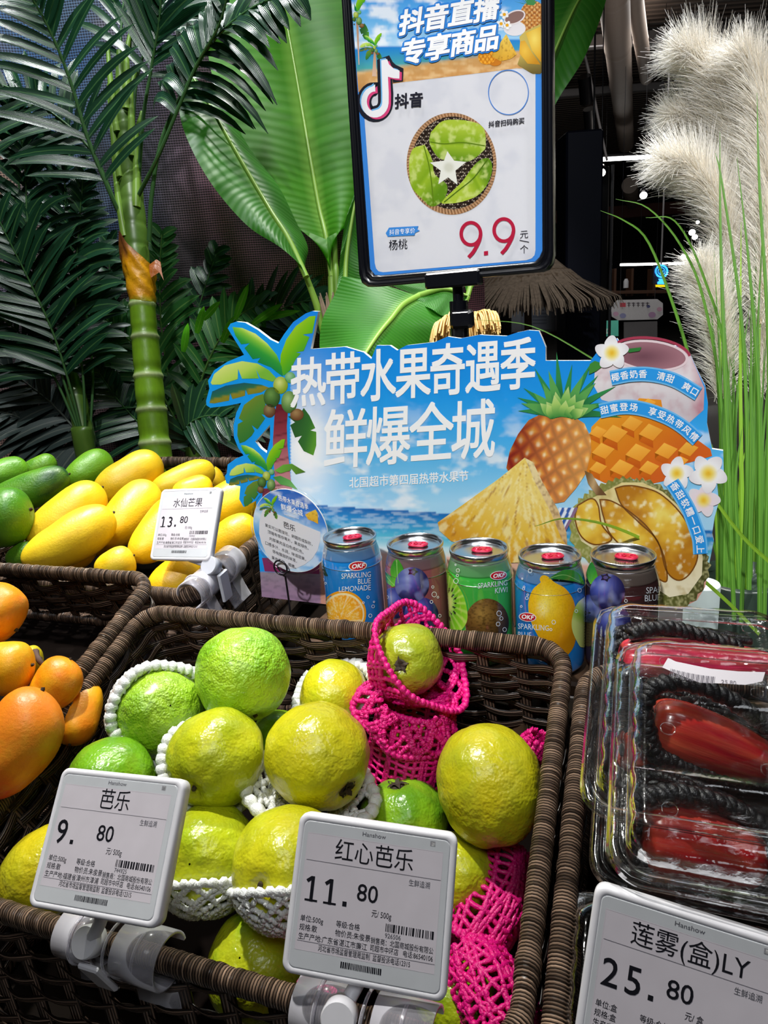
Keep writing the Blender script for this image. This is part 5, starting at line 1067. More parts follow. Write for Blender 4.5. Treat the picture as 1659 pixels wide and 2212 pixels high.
# ================================================================ clear boxes of rose apples
t = NT('clear_box_plastic'); tc = t.n('TexCoord').outputs['Object']
bmp = t.bump(t.noise(tc, 90, 3), .0012, .5)
lw = t.n('LayerWeight', Blend=.22, Normal=bmp)
CLEAR = t.surf(t.n('MixShader', _0=t.math('MULTIPLY_ADD', lw.outputs['Fresnel'], .62, .03), _1=t.n('BsdfTransparent', Color=(.99, .995, .995, 1)), _2=t.n('BsdfGlossy', Color=(1, 1, 1, 1), Roughness=.10, Normal=bmp)))
def waxy(name):
    t = NT(name); tc = t.n('TexCoord').outputs['Object']; c = t.attr('col').outputs['Color']; u = t.n('SeparateXYZ', Vector=t.attr('uvm').outputs['Vector'])
    st = t.noise(t.n('CombineXYZ', X=t.math('MULTIPLY', u.outputs[0], 26.), Y=t.math('MULTIPLY', u.outputs[1], 1.6), Z=0.).outputs[0], 1., 4)
    return t.pbr(Base_Color=t.mix(t.ramp(st, [(.35, (0, 0, 0)), (.75, (.55, .55, .55))]), c, (.62, .16, .06)), Roughness=.22, Coat_Weight=.6, Coat_Roughness=.08, Normal=t.bump(st, .0006, 1.), Subsurface_Weight=.05, Subsurface_Radius=(.004, .001, .001), Subsurface_Scale=1.)
ROSE = waxy('rose_apple_skin')
def rose_apple(label, a, b, wpx, d, seed, c1='#b5121c', c2='#8a0f22', d2=None, blush='#c93a1c'):
    """bell shaped fruit: broad calyx end at a, narrow stem end at b"""
    A, B = P(*a, d), P(*b, d2 or d); r = wpx/2*d/FPX; ax = unit(B-A); L = np.linalg.norm(B-A); side = unit(np.cross(ax, FWD)); fr_ = np.cross(side, ax)
    prof = spline([(0.0, .25), (-.03, .5), (.0, .78), (.12, .97), (.3, 1.0), (.55, .93), (.78, .78), (.92, .55), (.98, .3), (1., .02)], 44); nu = 56; ph = np.linspace(0, 2*np.pi, nu, endpoint=False)
    lob = 1+.045*np.cos(4*ph+seed)[None]*np.clip(1-prof[:, 0], 0, 1)[:, None]+.012*np.cos(11*ph+seed)[None]
    q = A+ax*(prof[:, 0]*L)[:, None, None]+(prof[:, 1]*r)[:, None, None]*lob[..., None]*(np.cos(ph)[None, :, None]*side+np.sin(ph)[None, :, None]*fr_*.92)
    n = vnoise(np.stack(np.broadcast_arrays(np.cos(ph)[None], np.sin(ph)[None], prof[:, :1]*2), -1), 1.2, seed, 3); f = np.clip(.5+n*.9, 0, 1)[..., None]
    col = hexc(c1)[:3]*(1-f)+hexc(c2)[:3]*f; g = np.clip(1-prof[:, 0]*2.2+.5*n.mean(1), 0, 1)[:, None, None]*.55; col = col*(1-g)+hexc(blush)[:3]*g
    m = MB(); m.grid(q, False, True, col=col, uv=np.stack(np.broadcast_arrays(ph[None]/6.28, prof[:, :1]), -1)); g = m.build('rose_apple', ROSE, origin=(A+B)/2); tag(g, label, 'rose apple', 'rose apples in clear boxes')
    m = MB(); k = np.linspace(0, 2*np.pi, 20, endpoint=False); m.loft([A+ax*(h*L)+(np.cos(k)[:, None]*side+np.sin(k)[:, None]*fr_)*r*s for h, s in ((.0, .27), (-.02, .25), (.03, .12), (.05, .02))], False, True); m.build('calyx', CALYX, g)
    return A, B, r
def rope(m, pts, th, turns, seed=0):
    """a chunky two-strand foam cord"""
    n = 40*len(pts); q = spline(pts, n); X, Y = frames(q); L = np.linspace(0, turns*2*np.pi, n); rg = np.random.default_rng(seed)
    for k in (0, np.pi):
        a = L+k; m.tube(q+(np.cos(a)[:, None]*X+np.sin(a)[:, None]*Y)*th*.85, th*(1+.16*np.sin(L*2.3+k)), 7)
def box_at(label, px, py, off, w, l, rot=0., h=.034, parts=True):
    n = MAIN.z; c0 = on_plane(np.array([px]), np.array([py]), MAIN.o+n*off, n)[0]; cr, sr = math.cos(rot), math.sin(rot)
    x = MAIN.x*cr+MAIN.y*sr; y = MAIN.y*cr-MAIN.x*sr; cen = c0+x*w/2-y*l/2; fr = Frame(cen, x, y)
    root = thing('clear_fruit_box', label, 'box', fr(V(0, 0, -h)), 'clear plastic boxes of rose apples')
    def R(ins, z, rib=0.):
        o = rrect(w-2*ins, l-2*ins, max(.021-ins*.55, .006), 12); 
        if rib: 
            s = np.arange(len(o)); p = rs([tuple(v) for v in o], 260)
            d = unit(np.c_[np.gradient(p[:, 1]), -np.gradient(p[:, 0])]); o = p+d*(rib*np.sin(np.arange(260)*2*np.pi/260*26))[:, None]
        else: o = rs([tuple(v) for v in o], 260)
        return fr(np.c_[o, np.full(len(o), z)])
    m = MB(); m.loft([R(.024, -h), R(.017, -h+.001), R(.013, -h+.008, .0006), R(.0105, -.006, .0006), R(.010, -.001), R(.002, -.0012), R(.0, -.0002), R(.0012, .0008)], True, False); m.build('tray', CLEAR, root)
    m = MB(); m.loft([R(.0012, .0012), R(.0, .0022), R(.0035, .0048), R(.0065, .0042), R(.0078, .0015), R(.0098, .0015), R(.0112, .006), R(.0118, .015, .0005), R(.0140, .0215, .0005), R(.0180, .0245), R(.0225, .0255), R(.0245, .0240), R(.030, .0236)], False, True); m.build('lid', CLEAR, root)
    m = MB(); a = np.linspace(0, 2*np.pi, 24, endpoint=False)
    for x_, y_ in ((-.5, .5), (.5, .5), (-.5, -.5), (.5, -.5), (-.5, 0)): 
        c = V(x_*(w-.066), y_*(l-.07), .0240); m = MB(); m.tube(fr(c+np.c_[.0042*np.cos(a), .0042*np.sin(a), 0*a]), .0004, 5, True); m.build('embossed_ring', CLEAR, root)
    for sx in (-1, 1):
        for sy in (-1, 1): m = MB(); m.tube(fr(np.array([V(sx*(w/2-.0035), sy*(l/2-.022), .004), V(sx*(w/2-.006), sy*(l/2-.010), .005), V(sx*(w/2-.014), sy*(l/2-.005), .005), V(sx*(w/2-.024), sy*(l/2-.0035), .004)])), .0018, 6); m.build('corner_rib', CLEAR, root)
    return root, fr
b2, f2 = box_at('clear plastic box behind the front one, back edge against the can ledge', 1285, 1312, .052, .142, .186)
b1, f1 = box_at('clear plastic box in front holding two red rose apples, white strip label in its lid', 1331, 1388, .078, .140, .176)
b3, f3 = box_at('clear plastic box lowest at the front, mostly behind the 25.80 tag', 1208, 1912, -.012, .142, .15)
b4, f4 = box_at('clear plastic box buried under the two upper ones', 1300, 1432, .016, .142, .185, h=.03)
RA1 = rose_apple('upper red rose apple in the front clear box', (1412, 1562), (1690, 1664), 138, .505, 3, d2=.49, c1='#d41c26', c2='#b0142a', blush='#e0462a')
RA2 = rose_apple('lower red rose apple in the front clear box, notch at its right end', (1385, 1795), (1655, 1872), 180, .455, 5, d2=.44, c1='#cc1622', c2='#a01028', blush='#d83a24')
RA3 = rose_apple('pinkish rose apple at the back of the rear clear box', (1350, 1420), (1690, 1440), 95, .575, 7, c1='#d81e56', c2='#c0164a', blush='#d8283e', d2=.56)
RA4 = rose_apple('rose apple glimpsed between the two box walls at left', (1345, 1620), (1500, 1640), 105, .535, 9, c1='#8a1420', c2='#6a101c')
def knet(label, ra, gap, seed, rimpts, d, th):
    A, B, r = ra; ax = unit(B-A); L = np.linalg.norm(B-A); pth = [A-ax*.004+FWD*.024, A+ax*.012+FWD*.026, A*.6+B*.4+FWD*.030, A*.1+B*.9+FWD*.030]
    o = MB(); n = net('foam_net', label, np.array(pth), np.array([r*.75, r*1.2, r*1.22, r*.95])*gap, KNET, ns=11, tw=1.1, th=th*.8, seed=seed, group='black foam nets in the clear boxes', rim=False, wob=.03)
    for i, (pts, tn) in enumerate(rimpts): rope(o, P(np.array(pts)[:, 0], np.array(pts)[:, 1], np.full(len(pts), d)-.0*i), th*1.2, tn, seed+i)
    e = o.build('net_edge', KNET, n)
k3 = lambda pts: [(1150+x/3.26, 1300+y/3.26) for x, y in pts]
knet('black foam net round the upper rose apple of the front box', RA1, 1.0, 1, [(k3([(790, 720), (850, 600), (1060, 570), (1300, 640), (1500, 760), (1680, 900)]), 11), (k3([(770, 760), (800, 860), (830, 980), (850, 1060)]), 5), (k3([(840, 1070), (960, 1110), (1100, 1170), (1250, 1200), (1450, 1240), (1680, 1300)]), 10)], .488, .0030)
knet('black foam net round the lower rose apple of the front box', RA2, 1.0, 2, [(k3([(700, 1420), (800, 1380), (950, 1350), (1100, 1360), (1300, 1410), (1450, 1470), (1600, 1560), (1680, 1640)]), 12), (k3([(660, 1480), (650, 1600), (680, 1700), (760, 1830), (880, 1920), (1000, 1980), (1150, 2040)]), 9), (k3([(1560, 1620), (1600, 1760), (1600, 1900), (1560, 2000)]), 5)], .442, .0030)
knet('black foam net round the rose apple of the rear box', RA3, 1.02, 3, [(k3([(690, 230), (800, 195), (950, 180), (1100, 210), (1300, 270), (1450, 310)]), 9), (k3([(640, 420), (700, 560), (900, 640)]), 4)], .566, .0028)
m = MB(); lb = lambda z: (lambda p: on_plane(np.asarray(p)[:, 0], np.asarray(p)[:, 1], f1.o+f1.z*(.0262+z), f1.z)); pr = k3([(955, 395), (1010, 420), (1250, 470), (1450, 490), (1640, 495), (1620, 560), (1500, 585), (1330, 575), (1180, 570), (1000, 500), (915, 462)])
patch(m, pr, lb(0), hexc('#b7b2b8'), 8); x = 970
for i in range(28):
    a = V(975+i*11.5, 470+i*3.2-.04*i*i); stroke(m, k3([a, a+V(-8, 52)]), .8+.9*((i*7) % 3), lb(.0003), hexc('#55505a'))
write(m, '25.80', lb(.0003), k3([(1330, 575)])[0], V(15, 1.3), V(0, -12), 0, col=hexc('#6a646c')); tag(m.build('strip_label', PRINT), 'pale strip label with barcode stuck on the front clear box lid', 'label')
# ================================================================ artificial plants
def leafmat(name, c, vein, trans=.0, rough=.38, vs=0., spec=.4, edge=None):
    t = NT(name); u = t.n('SeparateXYZ', Vector=t.attr('uvm').outputs['Vector']); x, y = u.outputs[0], u.outputs[1]
    ax = t.math('ABSOLUTE', x); tc = t.n('TexCoord').outputs['Object']
    nz = t.noise(tc, 14, 3); c = np.array(c); base = t.mix(nz, c*.7, c*1.3)
    mid = t.ramp(ax, [(.05, (1, 1, 1)), (.16, (0, 0, 0))]); base = t.mix(mid, base, vein)
    par = t.math('SINE', t.math('MULTIPLY', x, 26.)) if not vs else t.math('SINE', t.math('MULTIPLY', t.math('ADD', y, t.math('MULTIPLY', ax, .10)), vs))
    h = t.math('MULTIPLY_ADD', t.noise(tc, 25, 2), .4, par)
    if vs: base = t.mix(t.math('MULTIPLY', t.ramp(par, [(.6, (0, 0, 0)), (1., (1, 1, 1))]), .16), base, np.array(vein))
    nb = t.bump(h, .0004, .22 if not vs else .5)
    p = t.n('BsdfPrincipled', Base_Color=base, Roughness=rough, Normal=nb, Specular_IOR_Level=spec)
    if trans: return t.surf(t.n('MixShader', _0=trans, _1=p, _2=t.n('BsdfTranslucent', Color=t.mix(nz, c*1.6, np.minimum(c*2.6, 1)), Normal=nb)))
    return t.surf(p)
FR_D = leafmat('dark_frond_plastic', (.010, .050, .022), (.06, .16, .05), .12, .30, spec=.55)
FR_M = leafmat('mid_frond_plastic', (.022, .11, .022), (.10, .22, .05), .2, .35)
FR_G = leafmat('dusty_frond_plastic', (.035, .055, .050), (.10, .12, .10), .05, .5)
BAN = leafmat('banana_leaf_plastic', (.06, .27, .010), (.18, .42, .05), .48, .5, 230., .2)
BAND = leafmat('shaded_banana_leaf_plastic', (.026, .15, .010), (.11, .28, .04), .30, .45, 230., .25)  # darker copy of the banana leaf, its shade put into the colour
t = NT('green_palm_stem'); tc = t.n('TexCoord').outputs['Object']
STEM = t.pbr(Base_Color=t.mix(t.noise(tc, 26, 4), (.045, .115, .014), (.12, .22, .03)), Roughness=.36)
PETI = leafmat('leaf_stalk_plastic', (.13, .27, .025), (.2, .36, .05), .1, .4)
def blade(m, base, d, L, w, face, droop, fold=.25, k=7, curl=0., tipw=.35):
    u = np.linspace(0, 1, k)[:, None]; down = V(0, 0, -1)
    c = base+d*L*u+down*(droop*L*u*u)+face*(curl*L*u**3)
    tg = unit(np.gradient(c, axis=0)); wd = unit(np.cross(tg, face)); nr = np.cross(wd, tg)
    ww = w/2*np.clip(np.sin(np.pi*np.clip(.10+.90*u, 0, 1))**.55, 0.0, 1)*np.where(u > .85, 1., 1.); ww[-1] = w*.03
    p = np.stack([c-wd*ww+nr*ww*fold, c, c+wd*ww+nr*ww*fold], 1); x = np.array([-1, 0, 1.])
    m.grid(p, uv=np.stack(np.broadcast_arrays(x[None], u), -1))
def frond(parent, pts, ds, n, L, w, mat, t0=.12, ang=52, droop=.25, face=None, seed=0, r=.0035, sides=(1, -1), name='frond', fold=.25, curl=0., tip=.55, up=.0):
    rg = np.random.default_rng(seed); pts = np.array(pts, float); ds = np.interp(np.linspace(0, 1, len(pts)), np.linspace(0, 1, len(ds)), ds)
    path = spline(P(pts[:, 0], pts[:, 1], ds), 60); m = MB(); f0 = unit(-FWD+V(0, 0, .25)) if face is None else unit(face)
    m.tube(path, np.linspace(r, r*.35, 60), 6, uv=np.zeros((60, 6, 2)))
    T = unit(np.gradient(path, axis=0))
    for i in range(n):
        t_ = t0+(1-t0)*(i+.5)/n; k = min(int(t_*59), 58); b = path[k]*(1-(t_*59-k))+path[k+1]*(t_*59-k); tg = T[k]; s0 = unit(np.cross(tg, f0))
        q = (i+.5)/n; Li = L*(.55+.45*math.sin(math.pi*min(1, q*1.15+.12)))*(1-(1-tip)*q**2.2); a = math.radians(ang*(1-.35*q)+rg.normal()*4)
        for s in sides:
            d = unit(tg*math.cos(a)+s0*s*math.sin(a)+f0*(.12*rg.normal()+up)); fc = unit(f0+.45*s*s0*.4+.25*rg.standard_normal(3)*.5)
            blade(m, b, d, Li*(1+.06*rg.normal()), w*(1+.1*rg.normal()), fc, droop*(.7+.6*rg.random()), fold, 7, curl)
    return m.build(name, mat, parent)
# ---- tall palm with the ringed trunk
tb = P(345, 1010, 1.45)
palm1 = thing('artificial_palm', 'tall artificial palm with ringed green trunk and torn orange sheath', 'palm', V(tb[0]+.01, tb[1], 0.))
m = MB()
tp = np.array([P(x, y, 1.45) for x, y in ((352, 1060), (338, 985), (329, 900), (322, 830), (316, 760), (311, 700), (306, 640), (300, 580))]); tp = np.r_[[tp[0]+(V(tb[0]+.01, tb[1], .02)-tp[0])*k for k in (1, .8, .6, .4, .2)], tp]
q = spline(tp, 240); zz = q[:, 2]; ny = [P(0, y, 1.45)[2] for y in (0,)]
nodes = [P(x, y, 1.45)[2] for x, y in ((308, 659), (316, 729), (322, 813), (331, 886), (338, 957))]
rad = np.interp(zz, [.0, P(338, 985, 1.45)[2], P(308, 659, 1.45)[2], 3], [.034, .0325, .0262, .025])
colr = np.tile(hexc('#6f9a1e')[:3], (240, 1))
for z in nodes: g = np.exp(-((zz-z)/.0045)**2); rad = rad*(1+.085*g-.05*np.exp(-((zz-z-.014)/.008)**2)); colr = colr*(1-.8*g[:, None])+hexc('#c9d6a0')[:3]*.8*g[:, None]
sh_ = np.clip(vnoise(q, 30, 3, 3)*.6+.5, 0, 1)[:, None]; colr = colr*(.55+.65*sh_)
t = NT('ringed_green_trunk'); tc = t.n('TexCoord').outputs['Object']; nz = t.noise(t.n('Mapping', Vector=tc, Scale=(60., 60., 9.)).outputs[0], 2., 4)
TRUNK = t.pbr(Base_Color=t.mix(nz, t.mix(.6, (.01, .03, .003), t.attr('col').outputs['Color']), t.attr('col').outputs['Color']), Roughness=.34, Normal=t.bump(nz, .001, .5))
m.tube(q, rad, 28, col=colr); m.build('trunk', TRUNK, palm1)
sp = [(300, 600), (292, 520), (284, 430), (276, 340), (268, 255), (262, 180), (258, 110)]; SQ = spline(np.array([P(x, y, 1.45) for x, y in sp]), 120)
m = MB(); rr = np.interp(np.linspace(0, 1, 120), [0, .2, .45, .7, .85, 1], [.0255, .027, .024, .019, .012, .006]); st = 1-.05*(np.abs(np.sin(np.linspace(0, 11*np.pi, 120)))**14); m.tube(SQ, rr*st, 20)
for i in range(12): k = 8+i*8; a = np.linspace(-2.6, -.5, 14)
m.build('crown_shaft', STEM, palm1)
for i, (k, s) in enumerate(((20, -1), (34, 1), (48, -1), (58, 1), (70, -1), (82, 1))):
    m = MB(); pt = SQ[k]; pk = SQ[min(k+34, 119)]; side = RGT*s
    e = np.array([pt+side*rr[k]*.55-FWD*rr[k]*.65, (pt+pk)/2+side*rr[k]*.80-FWD*rr[k]*.6, pk+side*rr[k]*.95-FWD*rr[k]*.4, pk+side*rr[k]*1.3+UPV*.06])
    m.tube(spline(e, 20), np.linspace(.0095, .0038, 20), 8); m.build('leaf_base', PETI, palm1)
m = MB(); k0 = P(309, 659, 1.45); ax = unit(SQ[20]-k0); nu = 33; an = np.linspace(-1.75, 1.75, nu)       # torn orange sheath
xa = unit(RGT-ax*(RGT @ ax)); ya = -np.cross(ax, xa); ya = ya if ya @ FWD < 0 else -ya
H = .150*np.interp(an, [-1.75, -1.0, -.75, -.3, .3, .9, 1.4, 1.75], [.55, .85, 1.03, .82, .68, .55, .48, .42]); rg = np.random.default_rng(3)
rows = []
for v in np.linspace(0, 1, 24):
    rw = .0270+.004*v+.0012*np.sin(v*17+an*3)+.0025*v*v*np.abs(an); rows.append(k0+ax*(H*v)[:, None]+rw[:, None]*(np.sin(an)[:, None]*xa+np.cos(an)[:, None]*ya))
pv = np.array(rows); vv = np.linspace(0, 1, 24)[:, None]; hh = (H[None]*vv)/.15
c = lerpc([(0, '#9aa01e'), (.10, '#e8a012'), (.35, '#f7b312'), (.6, '#f3a80f'), (.72, '#a8682a'), (1, '#6a3a26')], hh+.06*np.sin(an*9)[None]*vv)[..., :3]
t = NT('dry_orange_sheath'); nz = t.noise(t.n('TexCoord').outputs['Object'], 70, 4)
SHE = t.surf(t.n('MixShader', _0=.3, _1=t.n('BsdfPrincipled', Base_Color=t.mix(nz, t.mix(.7, (.2, .07, .01), t.attr('col').outputs['Color']), t.attr('col').outputs['Color']), Roughness=.4, Normal=t.bump(nz, .003, .8)), _2=t.n('BsdfTranslucent', Color=t.attr('col').outputs['Color'])))
m.grid(pv, col=c); fl = np.array([P(x, y, 1.43) for x, y in ((322, 572), (338, 560), (347, 566))]); fl2 = np.array([P(x, y, 1.42) for x, y in ((326, 600), (344, 588), (354, 606))])
m.grid(np.stack([fl, (fl+fl2)/2+V(0, -.004, 0), fl2]), col=np.broadcast_to(hexc('#b5600f')[:3], (3, 3, 3))); m.build('torn_sheath', SHE, palm1)
FN = [  # path, depths, leaflets, length, width, mat, kw
 ([(262, 470), (235, 410), (190, 300), (150, 170), (105, 60), (60, -20)], (1.44, 1.36, 1.25), 15, .21, .020, FR_D, dict(ang=62, droop=.18, seed=1, t0=.22, r=.0052, sides=(1, -1))),
 ([(322, 520), (328, 420), (350, 300), (400, 190), (460, 90), (540, 20), (640, -20)], (1.44, 1.36, 1.22), 16, .17, .024, FR_D, dict(ang=58, droop=.32, seed=2, t0=.42, r=.005, curl=-.25)),
 ([(300, 380), (310, 250), (330, 130), (345, 40), (350, -60)], (1.44, 1.38, 1.30), 12, .19, .022, FR_D, dict(ang=50, droop=.15, seed=3, t0=.40, r=.0045)),
 ([(268, 300), (262, 180), (262, 60), (275, -60)], (1.45, 1.45, 1.45), 8, .16, .018, FR_D, dict(ang=45, seed=4, t0=.45, r=.0045)),
 ([(285, 330), (300, 150), (360, 20), (420, -60)], (1.47, 1.5, 1.5), 12, .18, .020, FR_D, dict(ang=55, seed=5, t0=.45, r=.004)),
 ([(250, 440), (200, 330), (120, 250), (20, 190), (-60, 170)], (1.46, 1.42, 1.4), 14, .19, .019, FR_D, dict(ang=58, droop=.3, seed=6, t0=.3, r=.0045)),
 ([(300, 420), (345, 330), (420, 150), (470, 60), (500, -40)], (1.43, 1.3, 1.2), 14, .17, .026, FR_D, dict(ang=70, droop=.5, seed=7, t0=.35, r=.0045, sides=(-1,), curl=-.2)),
]
for a in FN: frond(palm1, a[0], a[1], *a[2:6], **a[6])
# ---- shorter palm at the left
p2b = P(190, 985, 1.62)
palm2 = thing('artificial_palm', 'short artificial palm with a thin stem of clustered stalks, at the left', 'palm', V(p2b[0], p2b[1], 0))
m = MB(); q = spline(np.array([V(p2b[0], p2b[1], .02), P(192, 1010, 1.62), P(185, 950, 1.62), P(168, 870, 1.62), P(155, 800, 1.62)]), 60); m.tube(q, np.interp(np.linspace(0, 1, 60), [0, .8, 1], [.024, .023, .010]), 16); m.build('stem', STEM, palm2)
F2 = [([(178, 940), (150, 830), (115, 720), (70, 620), (20, 520), (-30, 420)], (1.6, 1.5, 1.4), 17, .22, .021, FR_D, dict(ang=56, seed=11, t0=.22, droop=.2)),
      ([(185, 940), (180, 820), (165, 700), (165, 580), (172, 470), (180, 380)], (1.6, 1.52, 1.46), 16, .15, .024, FR_D, dict(ang=54, seed=12, t0=.2, droop=.35)),
      ([(172, 930), (140, 830), (100, 700), (75, 600), (60, 480), (50, 330), (20, 200)], (1.6, 1.5, 1.42), 20, .20, .022, FR_D, dict(ang=48, seed=13, t0=.25, droop=.35)),
      ([(165, 920), (120, 820), (80, 760), (20, 700), (-40, 660)], (1.6, 1.56, 1.5), 13, .17, .020, FR_D, dict(ang=60, seed=14, t0=.25)),
      ([(195, 930), (200, 800), (180, 640), (150, 520), (140, 400), (150, 280)], (1.62, 1.6, 1.55), 18, .17, .022, FR_D, dict(ang=50, seed=15, t0=.25, droop=.3)),
      ([(190, 960), (120, 880), (60, 830), (-20, 770)], (1.68, 1.66, 1.62), 14, .17, .024, FR_G, dict(ang=62, seed=16, t0=.05)),
      ([(190, 970), (120, 945), (50, 905), (-30, 880)], (1.70, 1.68, 1.62), 12, .16, .028, FR_G, dict(ang=66, seed=17, t0=.05)),
      ([(100, 640), (60, 500), (40, 380), (60, 260), (90, 170)], (1.62, 1.58, 1.5), 16, .17, .020, FR_D, dict(ang=50, seed=18, t0=.1, droop=.4))]
for a in F2: frond(palm2, a[0], a[1], *a[2:6], **a[6])
# ---- low fern-like palm behind the trunk
p3b = P(420, 1000, 1.75)
palm3 = thing('artificial_palm', 'low bushy artificial palm behind the ringed trunk, some leaflets coloured bright as if lit', 'palm', V(p3b[0], p3b[1], 0))
m = MB(); m.tube(np.array([V(p3b[0], p3b[1], .02), p3b, P(410, 930, 1.75)]), .02, 10); m.build('stem', STEM, palm3)
F3 = [([(405, 960), (360, 870), (300, 760), (230, 690), (170, 640)], (1.74, 1.68, 1.6), 16, .17, .024, FR_M, dict(ang=58, seed=21, t0=.1)),
      ([(400, 960), (370, 840), (350, 720), (345, 600), (350, 500)], (1.76, 1.72, 1.68), 16, .16, .024, FR_M, dict(ang=54, seed=22, t0=.12)),
      ([(415, 960), (430, 840), (470, 740), (520, 680), (580, 650)], (1.72, 1.62, 1.5), 14, .15, .024, FR_M, dict(ang=58, seed=23, t0=.12)),
      ([(420, 965), (480, 880), (550, 820), (640, 790)], (1.72, 1.66, 1.6), 14, .16, .026, FR_D, dict(ang=60, seed=24, t0=.1)),
      ([(410, 960), (400, 850), (410, 740), (440, 630), (470, 540)], (1.78, 1.78, 1.74), 15, .17, .024, FR_D, dict(ang=56, seed=25, t0=.12)),
      ([(400, 975), (330, 940), (260, 870), (210, 800)], (1.74, 1.7, 1.66), 14, .16, .024, FR_D, dict(ang=60, seed=26, t0=.1)),
      ([(420, 980), (400, 930), (440, 900), (520, 900)], (1.6, 1.5, 1.42), 12, .14, .026, FR_D, dict(ang=58, seed=27, t0=.1)),
      ([(410, 960), (330, 880), (270, 760), (240, 620), (235, 520)], (1.8, 1.78, 1.75), 16, .16, .024, FR_D, dict(ang=54, seed=28, t0=.1)),
      ([(430, 960), (500, 780), (560, 700), (640, 655), (720, 650)], (1.7, 1.6, 1.45), 12, .15, .022, FR_D, dict(ang=44, seed=29, t0=.3, droop=.1))]
for a in F3: frond(palm3, a[0], a[1], *a[2:6], **a[6])
for i, (x, y, x2, y2) in enumerate(((396, 760, 404, 705), (425, 720, 438, 668), (440, 690, 470, 655), (480, 740, 500, 690), (508, 690, 532, 622), (545, 700, 600, 660), (560, 690, 634, 672))):
    m = MB(); b = P(x, y, 1.5); e = P(x2, y2, 1.46); blade(m, b, unit(e-b), np.linalg.norm(e-b)*1.15, .016, unit(-FWD+.3*RGT), .05, .2, 8, .1); m.build('lit_leaflet', BAN, palm3)  # light on these leaflets is put into the colour: brighter banana leaf plastic
# ---- banana plant
bb = P(735, 1000, 1.38)
ban = thing('artificial_banana_plant', 'artificial banana plant with broad glowing green leaves behind the board and poster', 'plant', V(bb[0], bb[1], 0))
def sheet(mid, left, right, ds, mat, wav=.006, seed=0, n=46, k=15, sag=.0, name='leaf', midr=.006):
    """broad leaf: midrib, left and right edge given as (x, y) photo points with depths (mid, left, right)"""
    M = spline(P(np.array(mid)[:, 0], np.array(mid)[:, 1], np.interp(np.linspace(0, 1, len(mid)), np.linspace(0, 1, len(ds[0])), ds[0])), n)
    S_ = [spline(P(np.array(e)[:, 0], np.array(e)[:, 1], np.interp(np.linspace(0, 1, len(e)), np.linspace(0, 1, len(d)), d)), n) for e, d in ((left, ds[1]), (right, ds[2]))]
    rg = np.random.default_rng(seed); m = MB(); u = np.linspace(0, 1, k)
    for j, E_ in enumerate(S_):
        w_ = u[None, :, None]; p = M[:, None]*(1-w_)+E_[:, None]*w_; bow = np.sin(np.pi*u)[None]*sag+wav*np.sin(np.linspace(0, 15, n)[:, None]+u[None]*4+j*2+seed)*u[None]**1.3; p = p-FWD*bow[..., None]
        m.grid(p, uv=np.stack(np.broadcast_arrays(u[None]*(1 if j else -1), np.linspace(0, 1, n)[:, None]), -1))
    lf = m.build(name, mat, ban); m = MB(); m.tube(M-FWD*.003, np.linspace(midr, midr*.35, n), 8, uv=np.zeros((n, 8, 2))); m.build('midrib', PETI, lf)
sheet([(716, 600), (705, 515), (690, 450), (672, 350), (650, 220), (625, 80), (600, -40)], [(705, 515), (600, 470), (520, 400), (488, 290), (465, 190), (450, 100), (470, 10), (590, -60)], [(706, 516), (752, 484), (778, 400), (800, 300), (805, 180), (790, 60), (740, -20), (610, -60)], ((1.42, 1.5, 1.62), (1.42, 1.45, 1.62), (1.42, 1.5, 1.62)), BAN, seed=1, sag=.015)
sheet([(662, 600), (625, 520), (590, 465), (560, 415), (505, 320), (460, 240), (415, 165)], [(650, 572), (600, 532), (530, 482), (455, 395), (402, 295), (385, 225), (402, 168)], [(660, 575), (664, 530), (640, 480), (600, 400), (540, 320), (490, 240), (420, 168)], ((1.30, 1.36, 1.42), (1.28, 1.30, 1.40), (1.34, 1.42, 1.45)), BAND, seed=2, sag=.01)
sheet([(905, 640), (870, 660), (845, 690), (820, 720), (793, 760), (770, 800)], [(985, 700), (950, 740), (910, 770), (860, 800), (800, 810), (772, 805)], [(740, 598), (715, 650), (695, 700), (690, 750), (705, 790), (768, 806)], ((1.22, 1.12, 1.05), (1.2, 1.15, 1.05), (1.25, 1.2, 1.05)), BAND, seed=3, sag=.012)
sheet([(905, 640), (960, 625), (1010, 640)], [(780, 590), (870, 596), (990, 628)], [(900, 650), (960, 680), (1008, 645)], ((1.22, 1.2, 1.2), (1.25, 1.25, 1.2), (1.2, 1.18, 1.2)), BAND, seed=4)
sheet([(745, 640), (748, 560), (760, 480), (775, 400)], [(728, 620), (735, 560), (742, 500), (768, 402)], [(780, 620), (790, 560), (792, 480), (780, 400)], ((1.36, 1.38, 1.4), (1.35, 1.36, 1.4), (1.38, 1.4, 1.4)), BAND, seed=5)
sheet([(1010, 640), (1080, 400), (1170, 180), (1240, 20), (1290, -60)], [(990, 560), (1000, 360), (1060, 160), (1140, 0), (1280, -70)], [(1060, 560), (1150, 380), (1195, 235), (1262, 125), (1312, -10), (1300, -70)], ((1.5, 1.6, 1.7), (1.5, 1.6, 1.7), (1.5, 1.6, 1.7)), BAND, seed=6)
